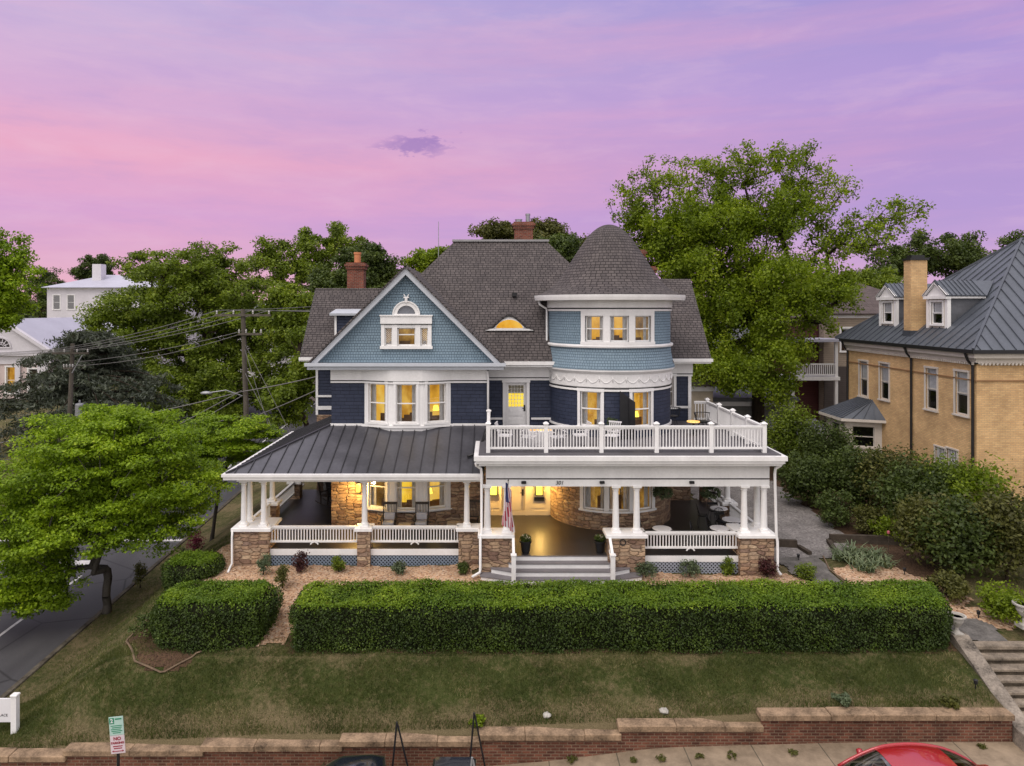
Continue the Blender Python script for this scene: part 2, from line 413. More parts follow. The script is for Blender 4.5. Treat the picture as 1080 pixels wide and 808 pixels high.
SUN_DIR = Vector((-0.34, -0.40, 0.85)).normalized()
w = bpy.data.worlds.new('World'); scene.world = w; w.use_nodes = True
def build_sky():
    t = NT.__new__(NT); t.m = w; t.t = w.node_tree; t.t.nodes.clear()
    t.out = t.t.nodes.new('ShaderNodeOutputWorld')
    d = t.coords('Generated')
    s = t.t.nodes.new('ShaderNodeSeparateXYZ'); t.l(d, s.inputs[0])
    x, y, z = s.outputs
    left = t.ramp(z, [(0.0, lin(240,180,190)), (0.06, lin(220,166,198)), (0.12, lin(212,160,206)), (0.19, lin(232,168,196)), (0.25, lin(214,170,208)), (0.33, lin(202,176,214)), (0.42, lin(190,176,218)), (0.50, lin(182,176,220))])
    right = t.ramp(z, [(0.0, lin(226,176,202)), (0.06, lin(196,158,208)), (0.12, lin(180,150,208)), (0.20, lin(184,150,205)), (0.27, lin(178,152,211)), (0.37, lin(162,146,208)), (0.50, lin(152,146,212))])
    c = t.mix(t.rng(x, -0.42, 0.52), left, right)
    # long thin cloud streaks lit pink
    nv = t.mapping(d, (0.9, 0.9, 9.5), (0.7,0.2,0))
    n = t.tex('ShaderNodeTexNoise', nv, Scale=2.0, Detail=7.0, Roughness=0.6, Distortion=0.15)
    c = t.mix(t.math('MULTIPLY', t.rng(n.outputs[0], 0.48, 0.74), 0.30), c, lin(244,172,196))
    c = t.mix(t.math('MULTIPLY', t.rng(n.outputs[0], 0.47, 0.28), 0.28), c, lin(178,150,212))
    # finer mottling of the thin cloud
    n2 = t.tex('ShaderNodeTexNoise', t.mapping(d, (1.0,1.0,4.2), (0.1,0.3,0.2)), Scale=7.5, Detail=8.0, Roughness=0.62, Distortion=0.3)
    c = t.mix(t.math('MULTIPLY', t.rng(n2.outputs[0], 0.50, 0.72), 0.22), c, lin(236,196,216))
    c = t.mix(t.math('MULTIPLY', t.rng(n2.outputs[0], 0.48, 0.30), 0.20), c, lin(168,146,204))
    # one small violet cloud
    ax = t.math('DIVIDE', x, t.math('MAXIMUM', y, 0.05)); el = t.math('DIVIDE', z, t.math('MAXIMUM', y, 0.05))
    nn = t.tex('ShaderNodeTexNoise', t.mapping(d, (1,1,2.5)), Scale=26.0, Detail=5.0, Roughness=0.6)
    q = t.math('SUBTRACT', nn.outputs[0], 0.5)
    ex = t.math('DIVIDE', t.math('ADD', t.math('ADD', ax, 0.108), t.math('MULTIPLY', q, 0.16)), 0.058)
    ez = t.math('DIVIDE', t.math('SUBTRACT', t.math('ADD', el, t.math('MULTIPLY', q, 0.085)), 0.229), 0.013)
    rr = t.math('ADD', t.math('MULTIPLY', ex, ex), t.math('MULTIPLY', ez, ez))
    mk = t.math('MULTIPLY', t.rng(rr, 1.2, 0.1), t.rng(y, 0.2, 0.4))
    c = t.mix(t.math('MULTIPLY', mk, 0.72), c, lin(150,116,184))
    # overhead and behind the camera the overcast is brighter and paler
    over = t.mix(t.rng(y, 0.3, -0.5), (1.12,1.08,1.18,1), (1.34,1.25,1.24,1))
    up = t.math('MAXIMUM', t.rng(z, 0.40, 0.75), t.rng(y, 0.15, -0.35))
    c = t.mix(up, c, over)
    c = t.mix(t.rng(z, -0.005, -0.05), c, (0.10,0.09,0.08,1))
    bg = t.t.nodes.new('ShaderNodeBackground'); t.l(c, bg.inputs[0]); bg.inputs[1].default_value = SKY_STRENGTH
    sky = t.t.nodes.new('ShaderNodeTexSky'); sky.sky_type = 'NISHITA'; sky.sun_disc = False
    sky.sun_elevation = math.asin(SUN_DIR.z); sky.sun_rotation = math.atan2(SUN_DIR.x, SUN_DIR.y)
    bg2 = t.t.nodes.new('ShaderNodeBackground'); t.l(sky.outputs[0], bg2.inputs[0]); bg2.inputs[1].default_value = 0.006
    ad = t.t.nodes.new('ShaderNodeAddShader'); t.l(bg.outputs[0], ad.inputs[0]); t.l(bg2.outputs[0], ad.inputs[1])
    t.l(ad.outputs[0], t.out.inputs[0])
SKY_STRENGTH = 1.0
build_sky()
sun_d = bpy.data.lights.new('sun', 'SUN'); sun_d.energy = 1.75; sun_d.angle = R(40); sun_d.color = (1.0, 0.90, 0.82)
sun = bpy.data.objects.new('sun', sun_d); COL.objects.link(sun)
sun.rotation_euler = SUN_DIR.to_track_quat('Z', 'Y').to_euler()
sun.location = (-20, -20, 40)
vs = scene.view_settings
scene.display_settings.display_device = 'sRGB'
vs.view_transform = 'Standard'; vs.look = 'None'; vs.gamma = 1; vs.use_curve_mapping = False; vs.exposure = 0.0
scene.render.engine = 'CYCLES'
scene.cycles.use_denoising = True
scene.cycles.max_bounces = 6; scene.cycles.diffuse_bounces = 3; scene.cycles.glossy_bounces = 3; scene.cycles.transparent_max_bounces = 12
scene.cycles.transmission_bounces = 3
scene.cycles.sample_clamp_indirect = 4.0

def lamp(name, loc, power, color=(1.0,0.66,0.22), radius=0.08):
    d = bpy.data.lights.new(name, 'POINT'); d.energy = power; d.color = color; d.shadow_soft_size = radius
    o = bpy.data.objects.new(name, d); COL.objects.link(o); o.location = loc
    return o
# ------------------------------------------------------------------ terrain
def sstep(a, b, x):
    t = np.clip((x-a)/(b-a), 0, 1); return t*t*(3-2*t)
XS = [-60,-16,-6,1.45,4.3,9,60]; ZS = [-3.6,-3.35,-3.0,-2.4,-2.05,-1.92,-1.8]
WALL_SEG = [(-14.3,-11.1,-2.20),(-11.1,-7.53,-2.05),(-7.53,-3.93,-1.93),(-3.93,-0.32,-1.80),(-0.32,3.31,-1.64),(3.31,7.0,-1.42),(7.0,13.5,-1.13)]
XW = [-30,-12.7,-9.3,-5.7,-2.1,1.5,5.2,9.5,60]; ZW = [-2.45,-2.26,-2.12,-2.0,-1.87,-1.71,-1.5,-1.2,-1.1]
def zr(y): return -2.75 + 0.05*(np.clip(y, 14, 75)-17)
def h(x, y):
    x = np.asarray(x, dtype=float); y = np.asarray(y, dtype=float)
    zs = np.interp(x, XS, ZS); zw = np.interp(x, XW, ZW)
    yard = np.where(y < 20.4, zw + (-0.57-zw)*sstep(18.5, 20.7, y)**0.9,
           np.where(y < 24.2, -0.57 + 0.60*(y-20.4)/3.8, 0.03 + 0.07*np.clip((y-24.2)/1.5,0,1)))
    yard = yard + 0.02*np.clip(y-48, 0, 200)
    yard = yard + 0.03*np.sin(x*1.3)*np.sin(y*1.7+x*.4)
    out = np.where(y < 18.6, zs, yard)
    # bank falling to the side street on the left
    tb = sstep(-10.2, -14.4, x)
    road = zr(y) + 0.10
    out = np.where(y < 18.6, out, out*(1-tb) + np.minimum(out, road)*tb)
    out = np.where((x < -14.85) & (y > 16.0), zr(y) - 0.07, out)
    far_l = zr(y) + 0.09 + 0.02*np.clip(-x-24.5, 0, 200)
    out = np.where((x < -24.3) & (y > 16.0), far_l, out)
    # the front steps cut through the bank
    cut = (x > 13.5) & (x < 16.3) & (y < 21.0) & (y > 18.35)
    out = np.where(cut, np.minimum(out, -1.75 + 0.5*(y-18.4)-0.35), out)
    return out
def hz(x, y): return float(h(x, y))

def axis(segs):
    out = []
    for a, b, s in segs:
        n = max(1, int(round((b-a)/s)))
        out += list(np.linspace(a, b, n, endpoint=False))
    out.append(segs[-1][1]); return np.array(sorted(set(np.round(out, 4))))

def grid_mesh(name, xs, ys, mat, dz=0.0, keep=None, hf=None, jitter=None):
    X, Y = np.meshgrid(xs, ys); hh = (hf or h)(X, Y) + dz
    V = np.stack([X.ravel(), Y.ravel(), hh.ravel()], 1)
    nx = len(xs); ny = len(ys)
    i, j = np.meshgrid(np.arange(nx-1), np.arange(ny-1))
    a = (j*nx+i).ravel(); F = np.stack([a, a+1, a+nx+1, a+nx], 1)
    if keep is not None:
        cx = (X[:-1,:-1]+X[1:,1:])/2; cy = (Y[:-1,:-1]+Y[1:,1:])/2
        F = F[keep(cx, cy).ravel()]
        used = np.unique(F); remap = -np.ones(len(V), int); remap[used] = np.arange(len(used))
        V = V[used]; F = remap[F]
    return np_mesh(name, V, F, mat, smooth=True)

def ground_mat():
    t = NT('lawn_and_soil'); oc = t.coords('Object')
    n1 = t.tex('ShaderNodeTexNoise', oc, Scale=0.55, Detail=8.0, Roughness=0.7)
    n2 = t.tex('ShaderNodeTexNoise', oc, Scale=5.0, Detail=8.0, Roughness=0.75)
    n3 = t.tex('ShaderNodeTexNoise', oc, Scale=60.0, Detail=4.0, Roughness=0.8)
    g = t.ramp(n2.outputs[0], [(0.3,(0.036,0.050,0.013,1)),(0.5,(0.066,0.082,0.024,1)),(0.72,(0.14,0.125,0.058,1))])
    dry = t.ramp(n3.outputs[0], [(0.3,(0.13,0.098,0.058,1)),(0.7,(0.34,0.26,0.155,1))])
    s = t.t.nodes.new('ShaderNodeSeparateXYZ'); t.l(oc, s.inputs[0])
    # thin and dry along the top of the wall and under the hedge
    e1 = t.rng(s.outputs[1], 19.5, 18.75, 0.0, 0.30); e2 = t.rng(s.outputs[1], 20.0, 20.6, 0.0, 0.10)
    f = t.math('ADD', t.math('ADD', t.math('MULTIPLY', n1.outputs[0], 0.55), t.math('MULTIPLY', n2.outputs[0], 0.45)), t.math('ADD', e1, e2))
    c = t.mix(t.math('MULTIPLY', t.rng(f, 0.50, 0.68), 0.75), g, dry)
    c = t.mix(1.0, c, t.ramp(n3.outputs[0], [(0.3,(0.55,0.55,0.55,1)),(0.7,(1.35,1.35,1.3,1))]), 'MULTIPLY')
    hh = t.math('ADD', n3.outputs[0], n2.outputs[0])
    t.princ(c, 0.95, t.bump(hh, 0.9, 0.06), 0.1); return t.m
GROUND = ground_mat()
def asphalt_mat():
    t = NT('asphalt'); oc = t.coords('Object')
    n1 = t.tex('ShaderNodeTexNoise', t.mapping(oc,(1,0.25,1)), Scale=0.5, Detail=6.0)
    n3 = t.tex('ShaderNodeTexNoise', oc, Scale=70.0, Detail=3.0)
    v = t.tex('ShaderNodeTexVoronoi', oc, Scale=0.35); v.feature = 'DISTANCE_TO_EDGE'
    c = t.ramp(n1.outputs[0], [(0.3,(0.040,0.040,0.043,1)),(0.5,(0.064,0.064,0.068,1)),(0.72,(0.09,0.089,0.09,1))])
    c = t.mix(1.0, c, t.ramp(n3.outputs[0], [(0.3,(0.75,0.75,0.75,1)),(0.7,(1.2,1.2,1.2,1))]), 'MULTIPLY')
    c = t.mix(t.math('MULTIPLY', t.rng(v.outputs[0], 0.02, 0.0), 0.8), c, (0.015,0.015,0.016,1))
    t.princ(c, t.rng(n1.outputs[0],0.3,0.7,0.55,0.8), t.bump(n3.outputs[0], 0.4, 0.01), 0.3); return t.m
ASPHALT = asphalt_mat()
def chips_mat(name, cols, sc, rough=0.9, bump=0.9):
    t = NT(name); oc = t.coords('Object')
    v = t.tex('ShaderNodeTexVoronoi', oc, Scale=sc)
    n = t.tex('ShaderNodeTexNoise', oc, Scale=1.0, Detail=6.0)
    sp = t.t.nodes.new('ShaderNodeSeparateColor'); t.l(v.outputs['Color'], sp.inputs[0])
    c = t.ramp(sp.outputs[0], [(i/(len(cols)-1), q) for i, q in enumerate(cols)])
    c = t.mix(1.0, c, t.ramp(n.outputs[0], [(0.3,(0.7,0.7,0.7,1)),(0.7,(1.15,1.15,1.15,1))]), 'MULTIPLY')
    t.princ(c, rough, t.bump(t.math('SUBTRACT', 1.0, v.outputs[0]), bump, 0.03), 0.2); return t.m
PEBBLE = chips_mat('pink_pea_gravel', [lin(116,90,70,.85),lin(194,158,126,.85),lin(212,182,152,.85),lin(168,130,102,.85),lin(206,186,164,.85)], 17)
GRAVEL = chips_mat('grey_gravel', [(0.13,0.12,0.115,1),(0.25,0.23,0.22,1),(0.18,0.17,0.165,1),(0.32,0.30,0.285,1)], 16)
MULCH = chips_mat('brown_mulch', [(0.035,0.02,0.012,1),(0.10,0.06,0.035,1),(0.07,0.042,0.027,1)], 22)
PAVING = paint('path_concrete', (0.16,0.15,0.14,1), 0.85, 0.45, 1.8, 0.2, 0, 0.3)

gx = axis([(-600,-160,55),(-160,-40,8),(-40,-26,1.2),(-26,-24.3,.4),(-24.3,-24.28,.02),(-24.28,-14.86,.9),(-14.86,-14.84,.02),(-14.84,-10,.25),(-10,13.5,.3),(13.5,13.52,.02),(13.52,16.3,.2),(16.3,16.32,.02),(16.32,22,.4),(22,40,2),(40,160,9),(160,600,55)])
gy = axis([(4,15.5,1.5),(15.5,18.58,.25),(18.58,18.62,.04),(18.62,24.5,.2),(24.5,44,.4),(44,80,1.5),(80,200,8),(200,1500,80)])
tag(grid_mesh('ground', gx, gy, GROUND), kind='structure')

# side street on the left with kerbs, a white lane line and a crossing
rx = axis([(-24.3,-14.95,1.0)]); ry = axis([(10,120,1.5)])
tag(grid_mesh('side_street', rx, ry, ASPHALT, 0.0, hf=lambda x,y: zr(y)), kind='structure')
def strip(name, x0, x1, y0, y1, mat, dz, step=1.0):
    o = grid_mesh(name, np.array([x0,x1]), axis([(y0,y1,step)]), mat, dz, hf=lambda x,y: zr(y)); tag(o, kind='structure'); return o
ROADPAINT = paint('worn_road_paint', (0.62,0.61,0.60,1), 0.7, 0.25, 4)
strip('lane_line', -17.72, -17.60, 17, 30.5, ROADPAINT, 0.006)
strip('lane_line', -17.72, -17.60, 46, 75, ROADPAINT, 0.006)
strip('stop_line', -24.2, -17.9, 31.6, 32.1, ROADPAINT, 0.006)
strip('crossing_line', -24.2, -14.95, 34.4, 34.65, ROADPAINT, 0.006)
strip('crossing_line', -24.2, -14.95, 37.2, 37.45, ROADPAINT, 0.006)
def kerb(name, x0, x1, y0, y1):
    ys = axis([(y0,y1,1.5)]); m = MB()
    prof = [(x0,-0.1),(x0,0.12),(x0+0.03,0.15),(x1-0.02,0.15),(x1,0.12),(x1,-0.1)]
    n = len(prof)
    vs = [(px, y, zr(y)+pz) for y in ys for (px,pz) in prof]
    fs = [(i*n+k, i*n+k+1, (i+1)*n+k+1, (i+1)*n+k) for i in range(len(ys)-1) for k in range(n-1)]
    m.mesh(vs, fs); tag(m.build(name, KERBC), kind='structure')
KERBC = paint('mossy_kerb_concrete', (0.12,0.105,0.08,1), .9, .6, 1.3, .2, 0, .4)
kerb('kerb', -14.98, -14.78, 16.5, 110)
kerb('kerb', -24.5, -24.26, 16.5, 110)
tag(grid_mesh('far_pavement', axis([(-26.6,-24.5,.7)]), axis([(17,110,2)]), PAVING, 0.03), kind='structure')

# street in front and the pavement at the foot of the wall
fx = axis([(-60,60,1.0)])
tag(grid_mesh('front_street', fx, axis([(2,17.05,1.5)]), ASPHALT, 0.0, hf=lambda x,y: np.interp(x,XS,ZS)-0.12+0*y), kind='structure')
def walk_mat():
    t = NT('pavement_slabs'); oc = t.coords('Object')
    b = t.tex('ShaderNodeTexBrick', t.mapping(oc,(1,1,1),(0.3,-17.0,0)), Scale=1.0); b.offset = 0
    b.inputs['Brick Width'].default_value = 1.75; b.inputs['Row Height'].default_value = 1.5; b.inputs['Mortar Size'].default_value = 0.014
    b.inputs['Color1'].default_value = (0.25,0.20,0.145,1); b.inputs['Color2'].default_value = (0.30,0.24,0.175,1); b.inputs['Mortar'].default_value = (0.11,0.10,0.075,1)
    n = t.tex('ShaderNodeTexNoise', oc, Scale=1.5, Detail=8.0, Roughness=0.7)
    n3 = t.tex('ShaderNodeTexNoise', oc, Scale=50.0, Detail=3.0)
    c = t.mix(1.0, b.outputs[0], t.ramp(n.outputs[0], [(0.32,(0.6,0.58,0.55,1)),(0.65,(1.15,1.12,1.08,1))]), 'MULTIPLY')
    t.princ(c, 0.9, t.bump(t.math('ADD', n3.outputs[0], t.math('MULTIPLY', b.outputs[1], -1.0)), 0.5, 0.01), 0.2); return t.m
WALK = walk_mat()
tag(grid_mesh('pavement', axis([(-13,60,.8)]), axis([(17.2,18.6,.35)]), WALK, 0.03, hf=lambda x,y: np.interp(x,XS,ZS)+0*y), kind='structure')
m = MB()
xs = axis([(-13,60,1.0)])
for a, b in zip(xs[:-1], xs[1:]):
    za, zb = np.interp(a,XS,ZS)+0.035, np.interp(b,XS,ZS)+0.035
    m.mesh([(a,17.02,za-0.3),(b,17.02,zb-0.3),(b,17.02,zb-.02),(a,17.02,za-.02),(b,17.05,zb),(a,17.05,za),(b,17.2,zb),(a,17.2,za)],[(0,1,2,3),(3,2,4,5),(5,4,6,7)])
tag(m.build('front_kerb', CONCRETE), kind='structure')

# pebble beds, driveway, paths
def bed(name, poly, mat, dz=0.03, s=0.09):
    P = np.array(poly); x0, y0 = P.min(0); x1, y1 = P.max(0)
    def inside(cx, cy):
        r = np.zeros(cx.shape, bool); j = len(P)-1
        wob = 0.10*np.sin(cy*5.1)+0.07*np.sin(cx*7.3+1)
        x = cx + wob; y = cy + 0.08*np.sin(cx*6.1)
        for i in range(len(P)):
            c = ((P[i,1] > y) != (P[j,1] > y)) & (x < (P[j,0]-P[i,0])*(y-P[i,1])/(P[j,1]-P[i,1]+1e-9)+P[i,0])
            r ^= c; j = i
        return r
    return tag(grid_mesh(name, axis([(x0-.2,x1+.2,s)]), axis([(y0-.2,y1+.2,s)]), mat, dz, keep=inside), kind='structure')
bed('pebble_bed', [(-10.3,30),(-9.6,30),(-9.3,25.6),(-0.6,25.6),(-0.6,24.9),(0.4,24.9),(0.2,23.6),(-5.6,23.2),(-6.1,20.9),(-6.9,20.9),(-7.4,23.0),(-9.6,23.4),(-10.6,25.5)], PEBBLE)
bed('pebble_bed', [(4.6,24.9),(10.4,24.9),(11.0,23.0),(4.2,23.2)], PEBBLE)
bed('pebble_bed', [(11.9,22.8),(12.2,25.4),(13.6,26.2),(14.6,25.2),(15.6,23.2),(14.4,22.2)], PEBBLE)
bed('pebble_bed', [(14.3,21.6),(14.5,22.6),(16.3,22.8),(15.9,21.7)], PEBBLE)
bed('mulch_bed', [(-10.9,21.2),(-9.7,20.0),(-8.6,20.2),(-8.0,21.5),(-9.5,23.0),(-10.8,22.6)], MULCH, 0.025)
bed('mulch_bed', [(-6.0,20.55),(13.3,20.55),(13.5,22.8),(-6.0,22.6)], MULCH, 0.02, 0.12)
bed('gravel_drive', [(9.9,26.6),(10.6,26.0),(13.4,26.6),(14.2,28.5),(14.7,33),(15.2,46),(9.4,46),(9.9,33)], GRAVEL, 0.035, 0.14)
bed('mulch_bed', [(13.2,26.2),(14.0,28.5),(14.5,33),(15.0,45),(17.5,45),(19.5,32),(19,26.5),(16,25.5),(15.4,23.6),(14.0,25.6)], MULCH, 0.02, 0.14)
bed('garden_path', [(10.35,26.4),(12.3,26.6),(11.75,24.2),(11.9,22.6),(10.9,22.6),(10.75,24.2)], PAVING, 0.045)
bed('step_landing', [(13.55,20.95),(15.3,20.95),(15.2,21.7),(14.4,22.7),(13.4,23.2),(13.2,22.2)], PAVING, 0.05)
# ------------------------------------------------------------------ wall tools
def flat_f(p0, p1):
    """(u, z, d): u metres along p0->p1, d metres out of the face (to the right-hand side seen from above)"""
    p0 = Vector((p0[0],p0[1],0)); p1 = Vector((p1[0],p1[1],0)); t = (p1-p0).normalized(); nrm = Vector((t.y,-t.x,0))
    f = lambda u, z, d=0.0: (p0.x + t.x*u + nrm.x*d, p0.y + t.y*u + nrm.y*d, z)
    f.len = (p1-p0).length; f.du = None; return f
def arc_f(cx, cy, r):
    """u = metres of arc, 0 facing the street (-Y), growing to the right"""
    f = lambda u, z, d=0.0: (cx + (r+d)*math.sin(u/r), cy - (r+d)*math.cos(u/r), z)
    f.du = 0.16; return f
def splits(a, b, cuts, du=None):
    s = sorted(set([a, b] + [c for c in cuts if a < c < b]))
    if not du: return s
    out = []
    for p, q in zip(s[:-1], s[1:]):
        n = max(1, int(math.ceil((q-p)/du - 1e-6)))
        out += [p + (q-p)*k/n for k in range(n)]
    return out + [b]
def wall(m, f, u0, u1, z0, z1, holes=(), rev=0.16, zf=None):
    us = splits(u0, u1, [h_[0] for h_ in holes]+[h_[1] for h_ in holes], f.du)
    zs = splits(z0, z1, [h_[2] for h_ in holes]+[h_[3] for h_ in holes])
    for a, b in zip(us[:-1], us[1:]):
        for c, e in zip(zs[:-1], zs[1:]):
            mu, mz = (a+b)/2, (c+e)/2
            if any(h_[0] < mu < h_[1] and h_[2] < mz < h_[3] for h_ in holes): continue
            m.face([f(a,c),f(b,c),f(b,e),f(a,e)], [(a,c),(b,c),(b,e),(a,e)])
    for (a, b, c, e) in holes:
        uu = splits(a, b, [], f.du)
        for p, q in zip(uu[:-1], uu[1:]):
            m.face([f(p,c),f(p,c,-rev),f(q,c,-rev),f(q,c)]); m.face([f(p,e),f(q,e),f(q,e,-rev),f(p,e,-rev)])
        m.face([f(a,c),f(a,e),f(a,e,-rev),f(a,c,-rev)]); m.face([f(b,c),f(b,c,-rev),f(b,e,-rev),f(b,e)])
def fbox(m, f, u0, u1, z0, z1, d0, d1):
    uu = splits(u0, u1, [], f.du)
    for p, q in zip(uu[:-1], uu[1:]):
        m.face([f(p,z0,d1),f(q,z0,d1),f(q,z1,d1),f(p,z1,d1)], [(p,z0),(q,z0),(q,z1),(p,z1)])
        m.face([f(p,z1,d1),f(q,z1,d1),f(q,z1,d0),f(p,z1,d0)])
        m.face([f(p,z0,d0),f(q,z0,d0),f(q,z0,d1),f(p,z0,d1)])
    m.face([f(u0,z0,d0),f(u0,z0,d1),f(u0,z1,d1),f(u0,z1,d0)]); m.face([f(u1,z0,d1),f(u1,z0,d0),f(u1,z1,d0),f(u1,z1,d1)])

wrng = random.Random(11)
def window(f, u0, u1, z0, z1, parent, lit='bright', curtain=True, case=0.10, sash=True, sill=True, frame=None, meet=0.5, name='window', diamond=False, deep=0.8, top=None):
    """double-hung window in a hole u0..u1, z0..z1: casing, sill, sash, pane, curtains and the room behind"""
    fr = frame or WHITE2
    m = MB(); o = 0.045
    t = case if top is None else top
    fbox(m, f, u0-case, u0, z0, z1, -0.02, o); fbox(m, f, u1, u1+case, z0, z1, -0.02, o)
    fbox(m, f, u0-case-.02, u1+case+.02, z1, z1+t, -0.02, o+.012)
    if sill: fbox(m, f, u0-case-.03, u1+case+.03, z0-0.075, z0, -0.02, o+.05)
    w = m.build(name, fr, parent)
    s = MB(); k = 0.045
    fbox(s, f, u0, u0+k, z0, z1, -.10, -.05); fbox(s, f, u1-k, u1, z0, z1, -.10, -.05)
    fbox(s, f, u0+k, u1-k, z1-k, z1, -.10, -.05); fbox(s, f, u0+k, u1-k, z0, z0+k*1.3, -.10, -.05)
    if sash: zm = z0+(z1-z0)*meet; fbox(s, f, u0+k, u1-k, zm-.022, zm+.022, -.095, -.035)
    if diamond:
        n = 4; W = u1-u0-2*k; H = z1-z0-2*k; st = W/2.5
        j = -H
        while j < W:
            pts = []
            for (dx) in (1,-1):
                a0 = max(0, j); a1 = min(W, j+H)
                if a1 <= a0: continue
                A = (a0, a0-j); B = (a1, a1-j)
                if dx < 0: A = (W-A[0], A[1]); B = (W-B[0], B[1])
                s.bar(f(u0+k+A[0], z0+k+A[1], -.07), f(u0+k+B[0], z0+k+B[1], -.07), .012)
            j += st
    s.build('sash', fr, w)
    g = MB(); uu = splits(u0+.01, u1-.01, [], f.du)
    for p, q in zip(uu[:-1], uu[1:]): g.face([f(p,z0+.01,-.085),f(q,z0+.01,-.085),f(q,z1-.01,-.085),f(p,z1-.01,-.085)])
    g.build('pane', GLASS if lit else GLASSD, w)
    rm = MB(); e = 0.22; a, b = u0-e, u1+e
    D = -deep; D0 = -.17
    P = lambda u, z, d: f(u, z, d)
    rm.m = 0; rm.face([P(a,z0-.3,D),P(b,z0-.3,D),P(b,z1+.15,D),P(a,z1+.15,D)])
    rm.m = 1; rm.face([P(a,z0-.3,D0),P(a,z0-.3,D),P(a,z1+.15,D),P(a,z1+.15,D0)]); rm.face([P(b,z0-.3,D),P(b,z0-.3,D0),P(b,z1+.15,D0),P(b,z1+.15,D)])
    rm.m = 2; rm.face([P(a,z1+.15,D0),P(a,z1+.15,D),P(b,z1+.15,D),P(b,z1+.15,D0)])
    rm.m = 1; rm.face([P(a,z0-.3,D0),P(b,z0-.3,D0),P(b,z0-.3,D),P(a,z0-.3,D)])
    mats = {'bright':[wrng.choice((ROOM,ROOM,ROOMB,ROOMC)),wrng.choice((ROOMD,ROOMB)),CEIL], 'dim':[ROOMD,ROOMD,ROOM], 'dark':[DARKROOM]*3,'blind':[DARKROOM]*3}[lit or 'dark']
    rm.build('lit_room' if lit in ('bright','dim') else 'dark_room', mats, w)
    if lit in ('bright','dim'):
        # furniture silhouettes inside the room
        q = MB(); W = u1-u0; H = z1-z0
        for _ in range(wrng.choice((2,2,3,3))):
            fw = W*wrng.uniform(.25,.6); fu = u0+wrng.uniform(-.1,.6)*W; fh = H*wrng.uniform(.12,.42)
            dd = -deep+wrng.uniform(.12,.35)
            fbox(q, flatten(f), fu, fu+fw, z0-.25, z0-.25+.25+fh*.6, dd-.08, dd)
        q.build('furniture', FURN, w)
        if wrng.random() < .14:
            pu = u0+W*wrng.uniform(.3,.7); ph = z0+H*wrng.uniform(.22,.40); P_ = f(pu, ph, -deep+.25); q = MB()
            q.lathe([(.13,P_[2]),(.085,P_[2]+.20)], P_[0], P_[1], 12, caps=False); q.build('table_lamp', LAMPGLOW, w)
        if curtain:
            c = MB()
            for (s0, s1) in ((u0-.02, u0+W*.25), (u1-W*.25, u1+.02)):
                n = 8; pr = None
                for i in range(n+1):
                    u = s0+(s1-s0)*i/n; d = -.22+.025*math.sin(i*2.2)
                    if pr: c.face([f(pr[0],z0-.1,pr[1]),f(u,z0-.1,d),f(u,z1+.1,d),f(pr[0],z1+.1,pr[1])])
                    pr = (u, d)
            c.build('curtain', CURTAIN, w, smooth=True)
    elif lit == 'blind':
        c = MB(); fbox(c, f, u0+.01, u1-.01, z0+(z1-z0)*.45, z1, -.15, -.13); c.build('blind', CURTAIN, w)
    return w
def flatten(f):
    g = lambda u, z, d=0.0: f(u, z, d)
    g.du = getattr(f, 'du', None); return g

# ================================================================== the house
FZ = 0.70
house = thing('house', 'large navy and pale blue house with round turret, gable and white wraparound porch', 'house', (0, 28, 0.1))
H_ = house

# --- gabled front block: stone ground floor, navy upper floor with an angled bay
fw = flat_f((-6.48,28.5), (-0.25,28.5))
BX = [(-5.15,28.5),(-4.05,28.05),(-2.80,28.05),(-1.70,28.5)]
bay = [flat_f(BX[i], BX[i+1]) for i in range(3)]
m = MB(); wall(m, fw, 0, 6.48-5.15, 0.2, 4.3); wall(m, fw, 6.48-1.70, fw.len, 0.2, 4.3)
sl = flat_f((-0.25,28.5),(-0.25,29.9)); wall(m, sl, 0, 1.4, 0.2, 4.3)
lw = flat_f((-6.48,34.0),(-6.48,28.5)); wall(m, lw, 0, 5.5, 0.2, 4.3)
ww = flat_f((-8.43,34.0),(-6.48,34.0)); wall(m, ww, 0, 1.95, 0.2, 4.3, [(0.45,1.4,FZ,2.8)])
wl = flat_f((-8.43,39),(-8.43,34.0)); wall(m, wl, 0, 5.0, 0.0, 4.3)
for b in bay: wall(m, b, 0, b.len, 0.2, 1.33)
m.build('stone_wall', STONE, H_)
m = MB()
wall(m, fw, 0, 6.48-5.15, 4.3, 6.98); wall(m, fw, 6.48-1.70, fw.len, 4.3, 6.98)
wall(m, sl, 0, 1.4, 4.3, 6.98); wall(m, lw, 0, 5.5, 4.3, 6.98)
wall(m, ww, 0, 1.95, 4.3, 6.98); wall(m, wl, 0, 5, 4.3, 6.98)
DOORF = flat_f((-0.25,29.9),(2.5,29.9))
wall(m, DOORF, 0, 2.75, 4.3, 6.98, [(0.78,1.66,4.36,6.28)])
RW = flat_f((7.0,32.0),(8.87,32.0)); wall(m, RW, 0, 1.87, 4.3, 6.98, [(0.62,1.12,4.95,6.45)])
RS = flat_f((8.87,32.0),(8.87,38.5)); wall(m, RS, 0, 6.5, 4.3, 6.98)
BK = flat_f((8.87,38.5),(-8.43,39)); wall(m, BK, 0, BK.len, 0.0, 6.98)
m.build('navy_wall', NAVY, H_)
m = MB(); RW1 = flat_f((6.9,32.2),(8.95,32.2)); wall(m, RW1, 0, 2.05, 0.2, 4.0)
wall(m, flat_f((8.95,32.2),(8.95,38.5)), 0, 6.3, 0, 4.0); m.build('stone_wall', STONE, H_)
